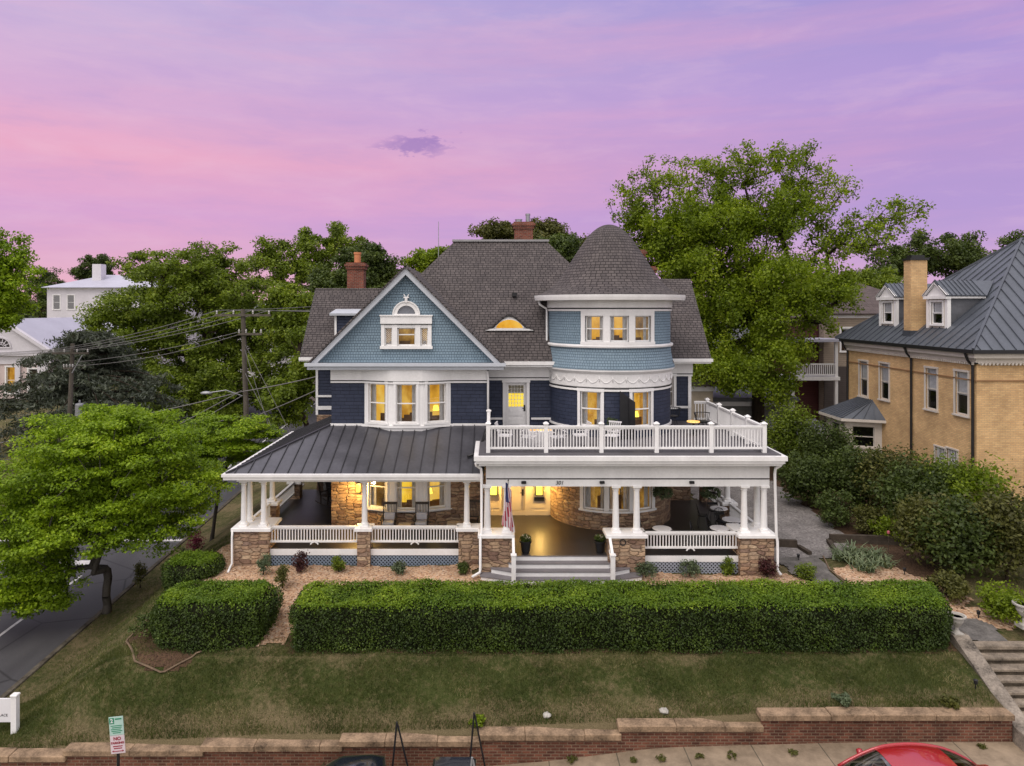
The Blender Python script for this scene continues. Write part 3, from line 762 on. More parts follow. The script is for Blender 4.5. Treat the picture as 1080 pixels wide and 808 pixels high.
# dark side-porch door
m = MB(); fbox(m, ww, .45, 1.4, FZ, 2.8, -.12, -.06); d = m.build('side_door', paint('dark_door', (0.02,0.02,0.025,1), .4), H_)
m = MB(); fbox(m, ww, .33,.45, FZ,2.9,-.02,.05); fbox(m, ww, 1.4,1.52,FZ,2.9,-.02,.05); fbox(m, ww,.45,1.4,2.8,2.9,-.02,.05); m.build('frame', WHITE2, d)

# bay facets: white panels with one window each, two storeys
for (z0, z1, w0, w1, lits, nm) in ((1.33, 3.75, 1.46, 3.15, ('dim','bright','bright'), 'bay_panel'), (4.3, 6.6, 4.86, 6.40, ('bright',)*3, 'bay_panel')):
    for i, b in enumerate(bay):
        L = b.len; g = 0.22 if i == 1 else 0.20
        m = MB(); wall(m, b, 0, L, z0, z1, [(g, L-g, w0, w1)])
        p = m.build(nm, WHITE2, H_)
        window(b, g, L-g, w0, w1, H_, lits[i], case=0.09, top=0.10)
m = MB(); m.prism(BX, 1.30, 1.36); m.prism([(x*1.0+(0.06 if x<-3.4 else -.06)*-1, y-.06) for x,y in BX], 1.36, 1.40); m.build('bay_sill', WHITE2, H_)

# belts and frieze along the gable front; they follow the bay
def path_band(m, pts, z0, z1, d0, d1):
    P = [Vector((a,b,0)) for a,b in pts]
    def offs(d):
        out = []
        for i, p in enumerate(P):
            t0 = (P[i]-P[i-1]).normalized() if i else (P[1]-P[0]).normalized()
            t1 = (P[i+1]-P[i]).normalized() if i < len(P)-1 else t0
            n0 = Vector((t0.y,-t0.x,0)); n1 = Vector((t1.y,-t1.x,0)); nn = (n0+n1).normalized()
            out.append(p + nn*(d/max(nn.dot(n1),.3)))
        return out
    A = offs(d0); B = offs(d1)
    for i in range(len(P)-1):
        q = [(B[i].x,B[i].y),(B[i+1].x,B[i+1].y),(A[i+1].x,A[i+1].y),(A[i].x,A[i].y)]
        m.face([(*q[0],z0),(*q[1],z0),(*q[1],z1),(*q[0],z1)]); m.face([(*q[0],z1),(*q[1],z1),(*q[2],z1),(*q[3],z1)]); m.face([(*q[3],z0),(*q[2],z0),(*q[1],z0),(*q[0],z0)])
    for j in (0, -1):
        m.face([(A[j].x,A[j].y,z0),(B[j].x,B[j].y,z0),(B[j].x,B[j].y,z1),(A[j].x,A[j].y,z1)])
GB = [(-6.50,28.5)] + [(-5.25,28.5)] + BX[1:3] + [(-1.60,28.5),(-0.22,28.5)]
gable = None
m = MB(); path_band(m, GB, 6.52, 6.97, -.02, .07); m.build('frieze', WHITE2, H_)
m = MB(); path_band(m, GB, 6.475, 6.52, -.02, .05); m.build('black_line', BLACK, H_)
m = MB(); path_band(m, GB, 6.41, 6.475, -.02, .06); path_band(m, [(-6.52,28.5),(-5.25,28.5)], 4.70, 4.78, -.02, .06); path_band(m, [(-1.6,28.5),(-.22,28.5)], 4.70,4.78,-.02,.06)
path_band(m, [(-5.25,28.5)]+BX[1:3]+[(-1.60,28.5)], 4.68, 4.77, -.02, .08); m.build('belt_trim', WHITE2, H_)
m = MB()
path_band(m, [(-8.45,34.0),(-6.48,34.0)], 6.45, 6.97, -.02, .06); path_band(m, [(-8.45,34.0),(-6.48,34.0)], 5.15, 5.24, -.02, .06)
path_band(m, [(-8.45,34.0),(-6.48,34.0)], 4.55, 4.72, -.02, .06)
m.box(-8.47,-8.36,33.96,34.06,4.3,6.5); m.build('belt_trim', WHITE2, H_)

# --- front gable
APX, APZ, GZ, GW, GY = -3.44, 10.84, 7.20, 3.62, 28.25
gf = flat_f((APX-4,GY),(APX+4,GY))
gm = MB()
HW = [(-1.0,0.96,7.86,8.86)]
def gable_fill():
    # rows of quads clipped to the triangle with the window opening left out
    hx0, hx1, hz0, hz1 = -0.99, 0.99, 7.86, 9.02
    def half(z): return GW*(APZ-z)/(APZ-GZ)
    zs = [GZ, hz0, hz1, APZ]
    for z0, z1 in zip(zs[:-1], zs[1:]):
        a0, a1 = half(z0), half(z1)
        if abs(z0-hz0) < 1e-6:
            for s in ((-a0,hx0,-a1),(hx1,a0,a1)):
                if s[0] < 0: P = [(-a0,z0),(hx0,z0),(hx0,z1),(-a1,z1)]
                else: P = [(hx1,z0),(a0,z0),(a1,z1),(hx1,z1)]
                gm.face([(APX+p[0],GY,p[1]) for p in P], [(p[0]+20,p[1]) for p in P])
        else:
            P = [(-a0,z0),(a0,z0),(a1,z1),(-a1,z1)] if a1 > 1e-6 else [(-a0,z0),(a0,z0),(0,z1)]
            gm.face([(APX+p[0],GY,p[1]) for p in P], [(p[0]+20,p[1]) for p in P])
gable_fill()
gable = gm.build('gable', BLUE, H_)
# raking boards + horizontal cornice
def raking(m, y0, y1, t, ext=0.0, zb=0.0):
    for s in (-1, 1):
        hw = GW+.22; A = (APX+s*hw, GZ-.06); B = (APX, APZ+.16)
        dx, dz = B[0]-A[0], B[1]-A[1]; L = math.hypot(dx,dz); nx, nz = (-dz/L*t, dx/L*t) if s < 0 else (dz/L*t, -dx/L*t)
        if s > 0: nx, nz = dz/L*t, -dx/L*t
        lo = (A[0]+ (s*-1)*abs(nx), A[1]-0.0); 
        poly = [(A[0],A[1]), (A[0]-s*t*1.25, A[1]), (APX, B[1]-t*1.42), (APX, B[1])]
        m.extrude([(p[0], y0, p[1]) for p in poly], (0, y1-y0, 0))
m = MB(); raking(m, GY-.30, GY+.02, .20); m.build('raking_board', GREYTRIM, gable)
m = MB(); m.box(APX-GW-.30, APX+GW+.30, GY-.42, GY+.02, GZ-.10, GZ+.0); m.box(APX-GW-.24, APX+GW+.24, GY-.34, GY+.02, GZ-.22, GZ-.10)
m.box(APX-GW-.32, APX+GW+.32, GY-.46, GY-.36, GZ-.08, GZ+.05); m.build('cornice', GREYTRIM, gable)
# gable window group
gw0 = lambda u, z, d=0.0: (APX+u, GY-d, z); gw0.du = None
m = MB()
fbox(m, gw0, -1.02,1.02,8.78,9.10,-.02,.13); fbox(m, gw0,-1.05,1.05,9.08,9.13,-.02,.17)
m.build('window_head', WHITE2, gable)
m = MB(); fbox(m, gw0,-1.0,1.0,8.745,8.78,-.02,.09); m.build('black_line', BLACK, gable)
m = MB()
fbox(m, gw0,-1.0,-.86,7.90,8.745,-.15,.07); fbox(m, gw0,.86,1.0,7.90,8.745,-.15,.07)
fbox(m, gw0,-.56,-.36,7.90,8.745,-.15,.07); fbox(m, gw0,.36,.56,7.90,8.745,-.15,.07)
fbox(m, gw0,-.86,-.56,8.62,8.745,-.15,.05); fbox(m, gw0,-.36,.36,8.62,8.745,-.15,.05); fbox(m, gw0,.56,.86,8.62,8.745,-.15,.05)
fbox(m, gw0,-1.04,1.04,7.78,7.90,-.15,.10)
m.build('window_frame', WHITE2, gable)
window(gw0,-.86,-.56,7.90,8.62,H_,'dim',False,0.005,False,False,diamond=True,top=0.005)
window(gw0,-.36,.36,7.90,8.62,H_,'dim',False,0.005,True,False,top=0.005,meet=.62)
window(gw0,.56,.86,7.90,8.62,H_,'dim',False,0.005,False,False,diamond=True,top=0.005)
def half_ring(m, f, cu, cz, r0, r1, d0, d1, n=20):
    for k in range(n):
        a, b = PI*k/n, PI*(k+1)/n
        pt = lambda r, t, d: f(cu+r*math.cos(t), cz+r*math.sin(t), d)
        m.face([pt(r0,a,d1),pt(r1,a,d1),pt(r1,b,d1),pt(r0,b,d1)]); m.face([pt(r1,a,d1),pt(r1,a,d0),pt(r1,b,d0),pt(r1,b,d1)])
        m.face([pt(r0,a,d0),pt(r0,a,d1),pt(r0,b,d1),pt(r0,b,d0)])
m = MB(); half_ring(m, gw0, 0, 9.14, .36, .52, -.02, .09); half_ring(m, gw0, 0, 9.14, .50,.55,-.02,.12); fbox(m, gw0,-.55,.55,9.10,9.17,-.02,.10)
fbox(m, gw0,-.05,.05,9.62,9.80,-.02,.14); fbox(m, gw0,-.11,.11,9.80,9.85,-.02,.10); m.bar(gw0(-.03,9.84,.06), gw0(-.10,9.95,.06), .035); m.bar(gw0(.03,9.84,.06), gw0(.10,9.95,.06), .035)
am = m.build('arched_window', WHITE2, gable)
# semicircular pane
m = MB(); n = 20
for k in range(n):
    a, b = PI*k/n, PI*(k+1)/n
    m.face([gw0(0,9.14,.012), gw0(.38*math.cos(a),9.14+.38*math.sin(a),.012), gw0(.38*math.cos(b),9.14+.38*math.sin(b),.012)])
m.build('arched_pane', paint('grey_leaded_glass', (0.16,0.17,0.20,1), .15, .2, 9, .6), gable)

# --- recessed wall right of the gable: balcony door above, entrance below
m = MB(); path_band(m, [(-0.2,29.9),(2.6,29.9)], 6.50, 6.98, -.02, .07); m.build('frieze', WHITE2, H_)
for (xa,xb,za,zb_) in ((-.2,2.6,6.37,6.455),(-.2,.4,4.72,4.80),(1.6,2.6,4.72,4.80)): m = MB(); path_band(m, [(xa,29.9),(xb,29.9)], za,zb_,-.02,.06); m.build('belt_trim', WHITE2, H_)
m = MB(); path_band(m, [(-.2,29.9),(2.6,29.9)], 6.455,6.50,-.02,.055); m.build('black_line', BLACK, H_)
def door(f, u0, u1, z0, z1, parent, name, glass=None, lit=True, mat=None, panels=((.12,.38),)):
    mat = mat or WHITE2; W = u1-u0; Hh = z1-z0
    fr = MB(); fbox(fr, f, u0-.12,u0,z0,z1,-.02,.06); fbox(fr, f, u1,u1+.12,z0,z1,-.02,.06); fbox(fr, f, u0-.15,u1+.15,z1,z1+.14,-.02,.08)
    m = MB(); hs = []
    if glass: hs = [(u0+W*glass[0],u0+W*glass[1],z0+Hh*glass[2],z0+Hh*glass[3])]
    g = lambda u, z, d=0.0: f(u, z, d-.09); g.du = None
    wall(m, g, u0, u1, z0, z1, hs, .04)
    for (a, b) in panels:
        fbox(m, g, u0+W*.16, u1-W*.16, z0+Hh*a, z0+Hh*b, -.01, .018); fbox(m, g, u0+W*.21, u1-W*.21, z0+Hh*a+.05, z0+Hh*b-.05, .0, .03)
    d = m.build(name, mat, parent); fr.build('door_frame', mat, d)
    if glass:
        a, b, c, e = hs[0]
        p = MB(); p.face([g(a,c,-.03),g(b,c,-.03),g(b,e,-.03),g(a,e,-.03)]); p.build('pane', GLASS, d)
        p = MB()
        for i in range(1,5): x = a+(b-a)*i/5; p.bar(g(x,c,-.015),g(x,e,-.015),.014)
        for i in range(1,6): z = c+(e-c)*i/6; p.bar(g(a,z,-.012),g(b,z,-.012),.014)
        p.build('glazing_bars', mat, d)
        r = MB(); r.m = 0; r.face([g(a-.3,c-.3,-.7),g(b+.3,c-.3,-.7),g(b+.3,e-.42,-.7),g(a-.3,e-.42,-.7)])
        r.m = 1; r.face([g(a-.3,e-.42,-.7),g(b+.3,e-.42,-.7),g(b+.3,e+.2,-.7),g(a-.3,e+.2,-.7)])
        r.face([g(a-.3,c-.3,-.12),g(a-.3,c-.3,-.7),g(a-.3,e+.2,-.7),g(a-.3,e+.2,-.12)]); r.face([g(b+.3,c-.3,-.7),g(b+.3,c-.3,-.12),g(b+.3,e+.2,-.12),g(b+.3,e+.2,-.7)])
        r.build('lit_room', [emit('hall_light', [(0.3,(1,.62,.04,1)),(0.7,(1,.76,.08,1))], 1.25, 2.0), CURTAIN], d)
    k = MB(); hx = u1-W*.10; hzz = z0+Hh*.43
    fbox(k, g, hx-.035,hx+.035,hzz-.13,hzz+.13,0,.02); k.tube([g(hx,hzz,.02),g(hx,hzz,.07),g(hx-.10,hzz,.08)],.014,6); k.build('handle', BLACK, d)
    return d
door(DOORF, .78, 1.66, 4.36, 6.28, H_, 'balcony_door', (.14,.86,.46,.93), panels=((.05,.21),(.25,.41)))
# ground floor entrance: cream panelling, wide door, two lanterns
m = MB(); E0 = flat_f((-0.25,29.9),(2.5,29.9)); wall(m, E0, 0, 2.75, FZ-.1, 4.0, [(1.55-.95,1.55+.05,FZ,2.85)])
fbox(m, E0, .0,2.6,FZ,FZ+.18,.0,.04); fbox(m, E0, .0,.5,FZ+.3,1.5,.0,.02); fbox(m, E0, 1.85,2.4,FZ+.3,1.5,0,.02)
m.build('entrance_wall', CREAM, H_)
door(E0, .60, 1.60, FZ, 2.85, H_, 'front_door', None, mat=CREAM, panels=((.06,.40),(.45,.66),(.70,.94)))
m = MB(); fbox(m, E0, 1.98,2.40,1.30,1.46,.0,.10); m.build('letter_box', BLACK, H_)
def lantern(x, y, z, name='wall_lantern', s=1.0, nx=0):
    b = MB(); b.box(x-.05*s,x+.05*s,y-.03,y+.13,z+.30*s,z+.34*s); b.box(x-.15*s,x+.15*s,y-.23*s,y+.02*s,z+.25*s,z+.30*s); b.box(x-.15*s,x+.15*s,y-.23*s,y+.02*s,z-.28*s,z-.25*s)
    for sx in (-1,1):
        for yy in (-.22,.0): b.bar((x+sx*.14*s,y+yy*s,z-.25*s),(x+sx*.14*s,y+yy*s,z+.25*s),.02*s)
    o = b.build(name, BLACK, H_)
    g = MB(); g.box(x-.125*s,x+.125*s,y-.205*s,y-.005,z-.25*s,z+.25*s); g.build('lantern_glass', LAMPGLOW, o)
    return o
lantern(0.02, 29.86, 1.86, s=1.0); lantern(1.93, 29.86, 1.86, s=1.0)
LAMP_SPOTS = [((0.02,29.35,1.95), 80), ((1.93,29.35,1.95), 80), ((-5.38,28.0,2.25), 120)]
lantern(-5.38, 28.46, 2.22, s=.62)
m = MB(); m.tube([(-5.38,28.5,2.47),(-5.38,28.4,2.54),(-5.38,28.36,2.44)],.015,6); m.build('lantern_arm', BLACK, H_)

# --- turret
TX, TY, TR = 4.93, 30.3, 2.55
tf = arc_f(TX, TY, TR)
AL = TR*R(112)
def tw(a, half): return (TR*R(a-half), TR*R(a+half))
G1 = [tw(-22,10), tw(0,10), tw(22,10)]
m = MB(); wall(m, tf, -AL, AL, 0.2, 4.2, [(a,b,1.48,3.25) for a,b in G1]); m.build('turret_stone_wall', STONE, H_)
for k, (a, b) in enumerate(G1): window(tf, a, b, 1.48, 3.25, H_, ('dim','bright','dim')[k], case=.14, deep=1.0, sash=False)
G2 = [tw(-25.5,9.6), tw(21.0,9.6)]
m = MB(); wall(m, tf, -AL, AL, 4.2, 6.25, [(a,b,4.75,6.12) for a,b in G2]); m.build('turret_navy_wall', NAVY, H_)
for k, (a, b) in enumerate(G2): window(tf, a, b, 4.75, 6.12, H_, 'bright', case=.11, top=.12)
def ring(m, prof, n=72):
    m.lathe(prof, TX, TY, n, -PI*1.15, PI*0.15, False)
m = MB(); ring(m, [(2.56,6.14),(2.60,6.14),(2.60,6.22),(2.56,6.22)]); ring(m, [(2.55,4.62),(2.60,4.62),(2.60,4.70),(2.55,4.70)]); m.build('turret_belt', WHITE2, H_, smooth=False)
m = MB(); ring(m, [(2.55,6.22),(2.595,6.22),(2.595,6.27),(2.55,6.27)]); m.build('black_line', BLACK, H_)
m = MB(); ring(m, [(2.57,6.27),(2.60,6.30),(2.60,6.80),(2.66,6.86),(2.72,6.92),(2.72,6.98),(2.5,7.0)])
belt = m.build('swag_frieze', WHITE, H_)
m = MB()
for k in range(-9, 10):
    a0 = R(k*11.5)
    for sgn in (0,):
        pts = []
        for i in range(9):
            t = i/8; a = a0 + R(11.5)*(t-.5)*.92; z = 6.64-.17*math.sin(PI*t)
            pts.append((TX+2.605*math.sin(a), TY-2.605*math.cos(a), z))
        m.tube(pts, [.010,.014,.018,.021,.022,.021,.018,.014,.010], 6)
    a = a0+R(5.75); m.tube([(TX+2.62*math.sin(a), TY-2.62*math.cos(a), 6.70),(TX+2.62*math.sin(a), TY-2.62*math.cos(a), 6.50)], [.022,.012], 6)
m.build('swag', WHITE, belt, smooth=True)
# flared shingle skirt
prof = [(2.73,6.98),(2.70,7.1),(2.635,7.3),(2.585,7.55),(2.56,7.86)]
m = MB(); n = 84
for (r0,z0),(r1,z1) in zip(prof[:-1],prof[1:]):
    for k in range(n):
        a, b = -R(115)+R(230)*k/n, -R(115)+R(230)*(k+1)/n
        P = lambda r,t,z: (TX+r*math.sin(t), TY-r*math.cos(t), z)
        m.face([P(r0,a,z0),P(r0,b,z0),P(r1,b,z1),P(r1,a,z1)], [(a*TR,z0),(b*TR,z0),(b*TR,z1),(a*TR,z1)])
m.build('turret_skirt', BLUE, H_, smooth=True)
m = MB(); ring(m, [(2.54,7.84),(2.64,7.84),(2.66,7.90),(2.64,7.955),(2.54,7.96)]); m.build('turret_belt', WHITE2, H_)
G3 = [tw(-22,8.2), tw(0,8.2), tw(22,8.2)]
m = MB(); wall(m, tf, -AL, AL, 7.95, 9.30, [(a,b,8.08,9.10) for a,b in G3]); m.build('turret_shingle_wall', BLUE, H_)
m = MB(); fbox(m, tf, TR*R(-34), TR*R(34), 9.1, 9.28, -.02, .06)
for a0, a1 in ((-34,-30.2),(-13.8,-8.2),(8.2,13.8),(30.2,34)): fbox(m, tf, TR*R(a0), TR*R(a1), 7.96, 9.1, -.02, .055)
fbox(m, tf, TR*R(-34), TR*R(34), 7.955, 8.08, -.02, .10)
m.build('window_surround', WHITE2, H_)
for k, (a, b) in enumerate(G3): window(tf, a, b, 8.08, 9.10, H_, ('bright','bright','dim')[k], case=.02, top=.03, sill=False)
m = MB(); ring(m, [(2.55,9.28),(2.61,9.28),(2.61,9.36),(2.55,9.36)]); m.build('turret_belt', WHITE2, H_)
m = MB(); ring(m, [(2.55,9.36),(2.59,9.36),(2.59,9.41),(2.55,9.41)]); m.build('black_line', BLACK, H_)
m = MB(); m.lathe([(2.55,9.41),(2.62,9.42),(2.62,9.72),(2.70,9.78),(3.02,9.80),(3.04,9.70),(3.13,9.72),(3.16,9.84),(3.17,9.93),(3.10,9.93),(3.0,9.90)], TX, TY, 96, caps=False); m.build('turret_cornice', WHITE2, H_, smooth=False)
prof = [(3.10,9.90),(2.84,10.03),(2.44,10.24),(2.05,10.67),(1.70,11.23),(1.34,11.80),(0.96,12.36),(0.73,12.62),(0.46,12.83),(0.20,12.94),(0.0,12.96)]
P2 = []
for i in range(len(prof)-1):
    for k in range(4):
        t = k/4; P2.append((prof[i][0]*(1-t)+prof[i+1][0]*t, prof[i][1]*(1-t)+prof[i+1][1]*t))
P2.append(prof[-1])
for _ in range(3):
    P2 = [P2[0]] + [tuple((P2[i-1][j]+2*P2[i][j]+P2[i+1][j])/4 for j in (0,1)) for i in range(1,len(P2)-1)] + [P2[-1]]
m = MB(); n = 72; s = 0
for (r0,z0),(r1,z1) in zip(P2[:-1],P2[1:]):
    ds = math.hypot(r1-r0, z1-z0)
    for k in range(n):
        a, b = 2*PI*k/n, 2*PI*(k+1)/n
        P = lambda r,t,z: (TX+r*math.sin(t), TY-r*math.cos(t), z)
        if r1 > 1e-4: m.face([P(r0,a,z0),P(r0,b,z0),P(r1,b,z1),P(r1,a,z1)], [(a*1.9,s),(b*1.9,s),(b*1.9,s+ds),(a*1.9,s+ds)])
        else: m.face([P(r0,a,z0),P(r0,b,z0),(TX,TY,z1)], [(a*1.9,s),(b*1.9,s),(a*1.9,s+ds)])
    s += ds
m.build('turret_roof', ROOF, H_, smooth=True)
# downpipe on the left flank of the turret
m = MB()
a = R(-86); px, py = TX+2.66*math.sin(a), TY-2.66*math.cos(a)
m.tube([(px-.36,py,9.72),(px-.30,py-.05,9.55),(px-.02,py-.05,9.38),(px,py-.03,9.2),(px,py-.03,7.5),(px-.05,py-.10,7.30),(px-.25,py-.4,7.2)], .045, 8)
m.build('downpipe', WHITE2, H_, smooth=True)

# --- right wing and trim
m = MB(); path_band(m, [(7.2,32.0),(8.90,32.0),(8.90,38.5)], 6.47, 6.98, -.02, .07); m.build('frieze', WHITE2, H_)
m = MB(); path_band(m, [(7.2,32.0),(8.90,32.0),(8.90,38.5)], 6.34,6.42,-.02,.06); m.build('belt_trim', WHITE2, H_)
m = MB(); m.box(8.77,8.91,31.95,32.1,4.3,6.4); m.build('corner_board', WHITE2, H_)
m = MB(); path_band(m,[(8.2,32.0),(8.9,32.0)],4.9,5.0,-.02,.06); m.build('belt_trim', WHITE2, H_)
m = MB(); path_band(m, [(7.2,32.0),(8.88,32.0),(8.88,38.5)], 6.42,6.47,-.02,.055); m.build('black_line', BLACK, H_)
window(RW, .62, 1.12, 4.95, 6.45-.12, H_, 'dim', case=.12)

# --- roofs
PT = 1.11
rm = MB()
def slab(m, quad, t=0.10):
    """a roof plane with thickness"""
    P = [Vector(p) for p in quad]; nrm = (P[1]-P[0]).cross(P[-1]-P[0]).normalized()
    if nrm.z < 0: P.reverse(); nrm = -nrm
    Q = [p - nrm*t for p in P]; n = len(P)
    m.face(P); m.face(list(reversed(Q)))
    for i in range(n): j = (i+1) % n; m.face([P[i],Q[i],Q[j],P[j]])
EZ, EY = 7.20, 29.30
zt = 12.62; run = (zt-EZ)/PT
x0, x1 = -6.72, 7.45; tx0, tx1 = x0+run, x1-run; ty0 = EY+run; ty1 = ty0+0.9; yb = ty1+run
slab(rm, [(x0,EY,EZ),(x1,EY,EZ),(tx1,ty0,zt),(tx0,ty0,zt)]); slab(rm, [(x1,EY,EZ),(x1,yb,EZ),(tx1,ty1,zt),(tx1,ty0,zt)])
slab(rm, [(x0,yb,EZ),(x0,EY,EZ),(tx0,ty0,zt),(tx0,ty1,zt)]); slab(rm, [(x1,yb,EZ),(x0,yb,EZ),(tx0,ty1,zt),(tx1,ty1,zt)])
slab(rm, [(tx0,ty0,zt),(tx1,ty0,zt),(tx1,ty1,zt),(tx0,ty1,zt)])
# side wings
def wing(xa, xb, y0, yr, z0, ze):
    slab(rm, [(xa,y0,z0),(xb,y0,z0),(xb,yr,ze),(xa,yr,ze)]); y2 = 2*yr-y0
    slab(rm, [(xb,y2,z0),(xa,y2,z0),(xa,yr,ze),(xb,yr,ze)])
wing(-9.10, -1.0, 33.5, 36.5, 7.06, 10.42); wing(0, 9.63, 31.35, 34.7, 7.16, 10.82)
# gable roof running back into the main slope
for s in (-1, 1):
    hw = GW+.30
    slab(rm, [(APX+s*hw, GY-.38, GZ-.02),(APX, GY-.38, APZ+.24),(APX, 34.0, APZ+.24),(APX+s*hw, 34.0, GZ-.02)], .06)
rm.build('main_roof', ROOF, H_)
m = MB(); m.box(tx0-.12,tx1+.12,ty0-.12,ty1+.12,zt-.03,zt+.07); m.build('ridge_cap', paint('grey_ridge_metal', (0.30,0.295,0.30,1), .5, .2, 2), H_)
m = MB(); m.prism([(9.3,34.7),(9.3,34.7)],0,0) if False else None
for (xa, sgn, y0, yr, z0, ze) in ((-8.50,-1,33.5,36.5,7.0,10.30),(8.93,1,31.35,34.7,7.1,10.7)):
    m.face([(xa,y0+.5,z0),(xa,2*yr-y0-.5,z0),(xa,yr,ze)])
m.build('wing_gable', NAVY, H_)
for q in (((-9.12,-6.5,33.36,33.52,6.95,7.08),(-9.12,-6.5,33.40,34.0,6.90,6.97)),((-.1,2.75,29.14,29.30,7.06,7.20),(-.1,2.75,29.2,29.9,6.98,7.04)),((6.9,9.66,31.20,31.36,7.04,7.17),(7.0,9.6,31.28,32.0,6.96,7.03))):
    m = MB(); m.box(*q[0]); m.box(*q[1]); m.build('eaves_gutter', WHITE2, H_)
for sgn, X, y0, yr, z0, ze in ((-1,-9.10,33.5,36.5,7.02,10.38),(1,9.62,31.35,34.7,7.12,10.78)):
    m = MB(); m.bar((X,y0,z0-.06),(X,yr,ze-.06),.04,.10); m.bar((X,2*yr-y0,z0-.06),(X,yr,ze-.06),.04,.10); m.build('rake_board', SEAM, H_)
# shed dormer on the left wing
m = MB(); m.box(-7.62,-6.0,34.38,36.2,7.95,9.16); dm = m.build('dormer', NAVY, H_)
m = MB(); slab(m, [(-7.85,34.12,9.15),(-5.8,34.12,9.15),(-5.8,36.0,9.42),(-7.85,36.0,9.42)], .11); m.build('dormer_roof', GREYTRIM, dm)
m = MB(); m.box(-7.66,-7.56,34.35,34.45,8.0,9.1); m.build('corner_board', WHITE2, dm)
# eyebrow window: a wave in the shingles with a lit pane
def eyebrow():
    cx, zb, yb_, hw, hh = 0.70, 8.50, 30.42, 1.02, 0.62
    n = 28; prof = []
    for i in range(n+1):
        t = -1+2*i/n; prof.append((cx+hw*t, zb+hh*(0.5+0.5*math.cos(PI*t))))
    m = MB()
    base = lambda z: EY + (z-EZ)/PT
    for (xa,za),(xb,zc) in zip(prof[:-1],prof[1:]):
        m.face([(xa,yb_-.10,za+.03),(xb,yb_-.10,zc+.03),(xb,base(zc)+.12,zc+.06),(xa,base(za)+.12,za+.06)], [(xa,0),(xb,0),(xb,.9),(xa,.9)])
        m.face([(xa,yb_-.10,za-.03),(xb,yb_-.10,zc-.03),(xb,yb_-.10,zc+.03),(xa,yb_-.10,za+.03)])
    e = m.build('eyebrow_dormer', ROOF, H_, smooth=False)
    m = MB()
    for (xa,za),(xb,zc) in zip(prof[:-1],prof[1:]): m.face([(xa,yb_,zb-.03),(xb,yb_,zb-.03),(xb,yb_,zc-.01),(xa,yb_,za-.01)])
    m.box(cx-hw,cx+hw,yb_-.09,yb_+.05,zb-.06,zb+.02); m.build('eyebrow_front', WHITE2, e)
    m = MB()
    for (xa,za),(xb,zc) in zip(prof[:-1],prof[1:]): m.bar((xa,yb_-.06,za-.05),(xb,yb_-.06,zc-.05),.06,.05,up=(0,1,0))
    m.build('eyebrow_shadow_line', BLACK, e)  # black strip following the arch, stands in for its shadow line
    m = MB(); k = 24
    q = [(cx+.60*math.cos(PI*i/k), zb+.05+.38*math.sin(PI*i/k)**1.25) for i in range(k+1)]
    m.face([(a,yb_-.015,b) for a,b in q]); m.build('eyebrow_pane', ROOM, e)
    m = MB()
    for (a,b),(c,d) in zip(q[:-1],q[1:]): m.bar((a,yb_-.03,b),(c,yb_-.03,d),.05,.05,up=(0,1,0))
    m.build('eyebrow_frame', WHITE2, e)
eyebrow()
m = MB(); vy = EY+(9.95-EZ)/PT; m.box(.85,1.05,vy-.22,vy+.1,9.92,10.08); m.build('roof_vent', BLACK, H_)
# chimneys
def chimney(x, y, w_, d_, z0, z1, pots, name='chimney', cap=True):
    m = MB(); m.box(x-w_/2,x+w_/2,y-d_/2,y+d_/2,z0,z1-.35)
    m.box(x-w_/2-.06,x+w_/2+.06,y-d_/2-.06,y+d_/2+.06,z1-.35,z1-.20); m.box(x-w_/2-.12,x+w_/2+.12,y-d_/2-.12,y+d_/2+.12,z1-.20,z1-.08)
    m.box(x-w_/2-.05,x+w_/2+.05,y-d_/2-.05,y+d_/2+.05,z1-.08,z1)
    c = m.build(name, BRICKRED, H_)
    for (dx, hgt, r, mt) in pots:
        p = MB(); p.lathe([(r,z1-.02),(r,z1+hgt*.8),(r*1.15,z1+hgt*.8),(r*1.15,z1+hgt),(r*.8,z1+hgt)], x+dx, y, 12, caps=False); p.build('chimney_pot', mt, c)
    return c
STEEL = paint('galvanised_steel', (0.32,0.32,0.34,1), .35, .2, 4, .5, .8)
chimney(-7.1, 37.0, .85, .7, 9.0, 11.75, [(.05,.55,.17,TERRA)])
chimney(1.55, 36.2, .92, .75, 11.5, 13.75, [(-.25,.16,.17,STEEL),(.22,.45,.11,STEEL)])
chimney(7.22, 34.9, .30, .5, 9.0, 12.25, []); chimney(7.75, 35.1, .34, .5, 9.0, 11.45, [])

# --- left porch roof: standing-seam metal on a hip
LE, LY, LX, LZ = 3.50, 25.28, -9.50, 4.72
LF = [(LX,LY,LE),(-.42,LY,LE),(-.25,28.5,LZ),(-6.48,28.5,LZ)]
LS = [(LX,34.0,LE),(LX,LY,LE),(-6.48,28.5,LZ),(-6.48,34.0,LZ)]
m = MB(); slab(m, LF, .05); slab(m, LS, .05); pr = m.build('porch_roof', METALROOF, H_)
m = MB()
k = 0
x = LX+.30
while x < -.4:
    y1 = 28.5; z1 = LZ
    if x < -6.48:
        t = (x-LX)/(-6.48-LX); y1 = LY+(28.5-LY)*t; z1 = LE+(LZ-LE)*t
    m.bar((x,LY+.02,LE+.02),(x,y1-.01,z1+.02),.028,.05); x += .47
y = LY+.6
while y < 33.9:
    x1, z1 = -6.48, LZ
    if y < 28.5: t = (y-LY)/(28.5-LY); x1 = LX+(-6.48-LX)*t; z1 = LE+(LZ-LE)*t
    m.bar((LX+.02,y,LE+.02),(x1-.01,y,z1+.02),.028,.05); y += .47
m.bar((LX,LY,LE+.03),(-6.48,28.5,LZ+.03),.07,.06)
m.build('standing_seams', SEAM, pr)
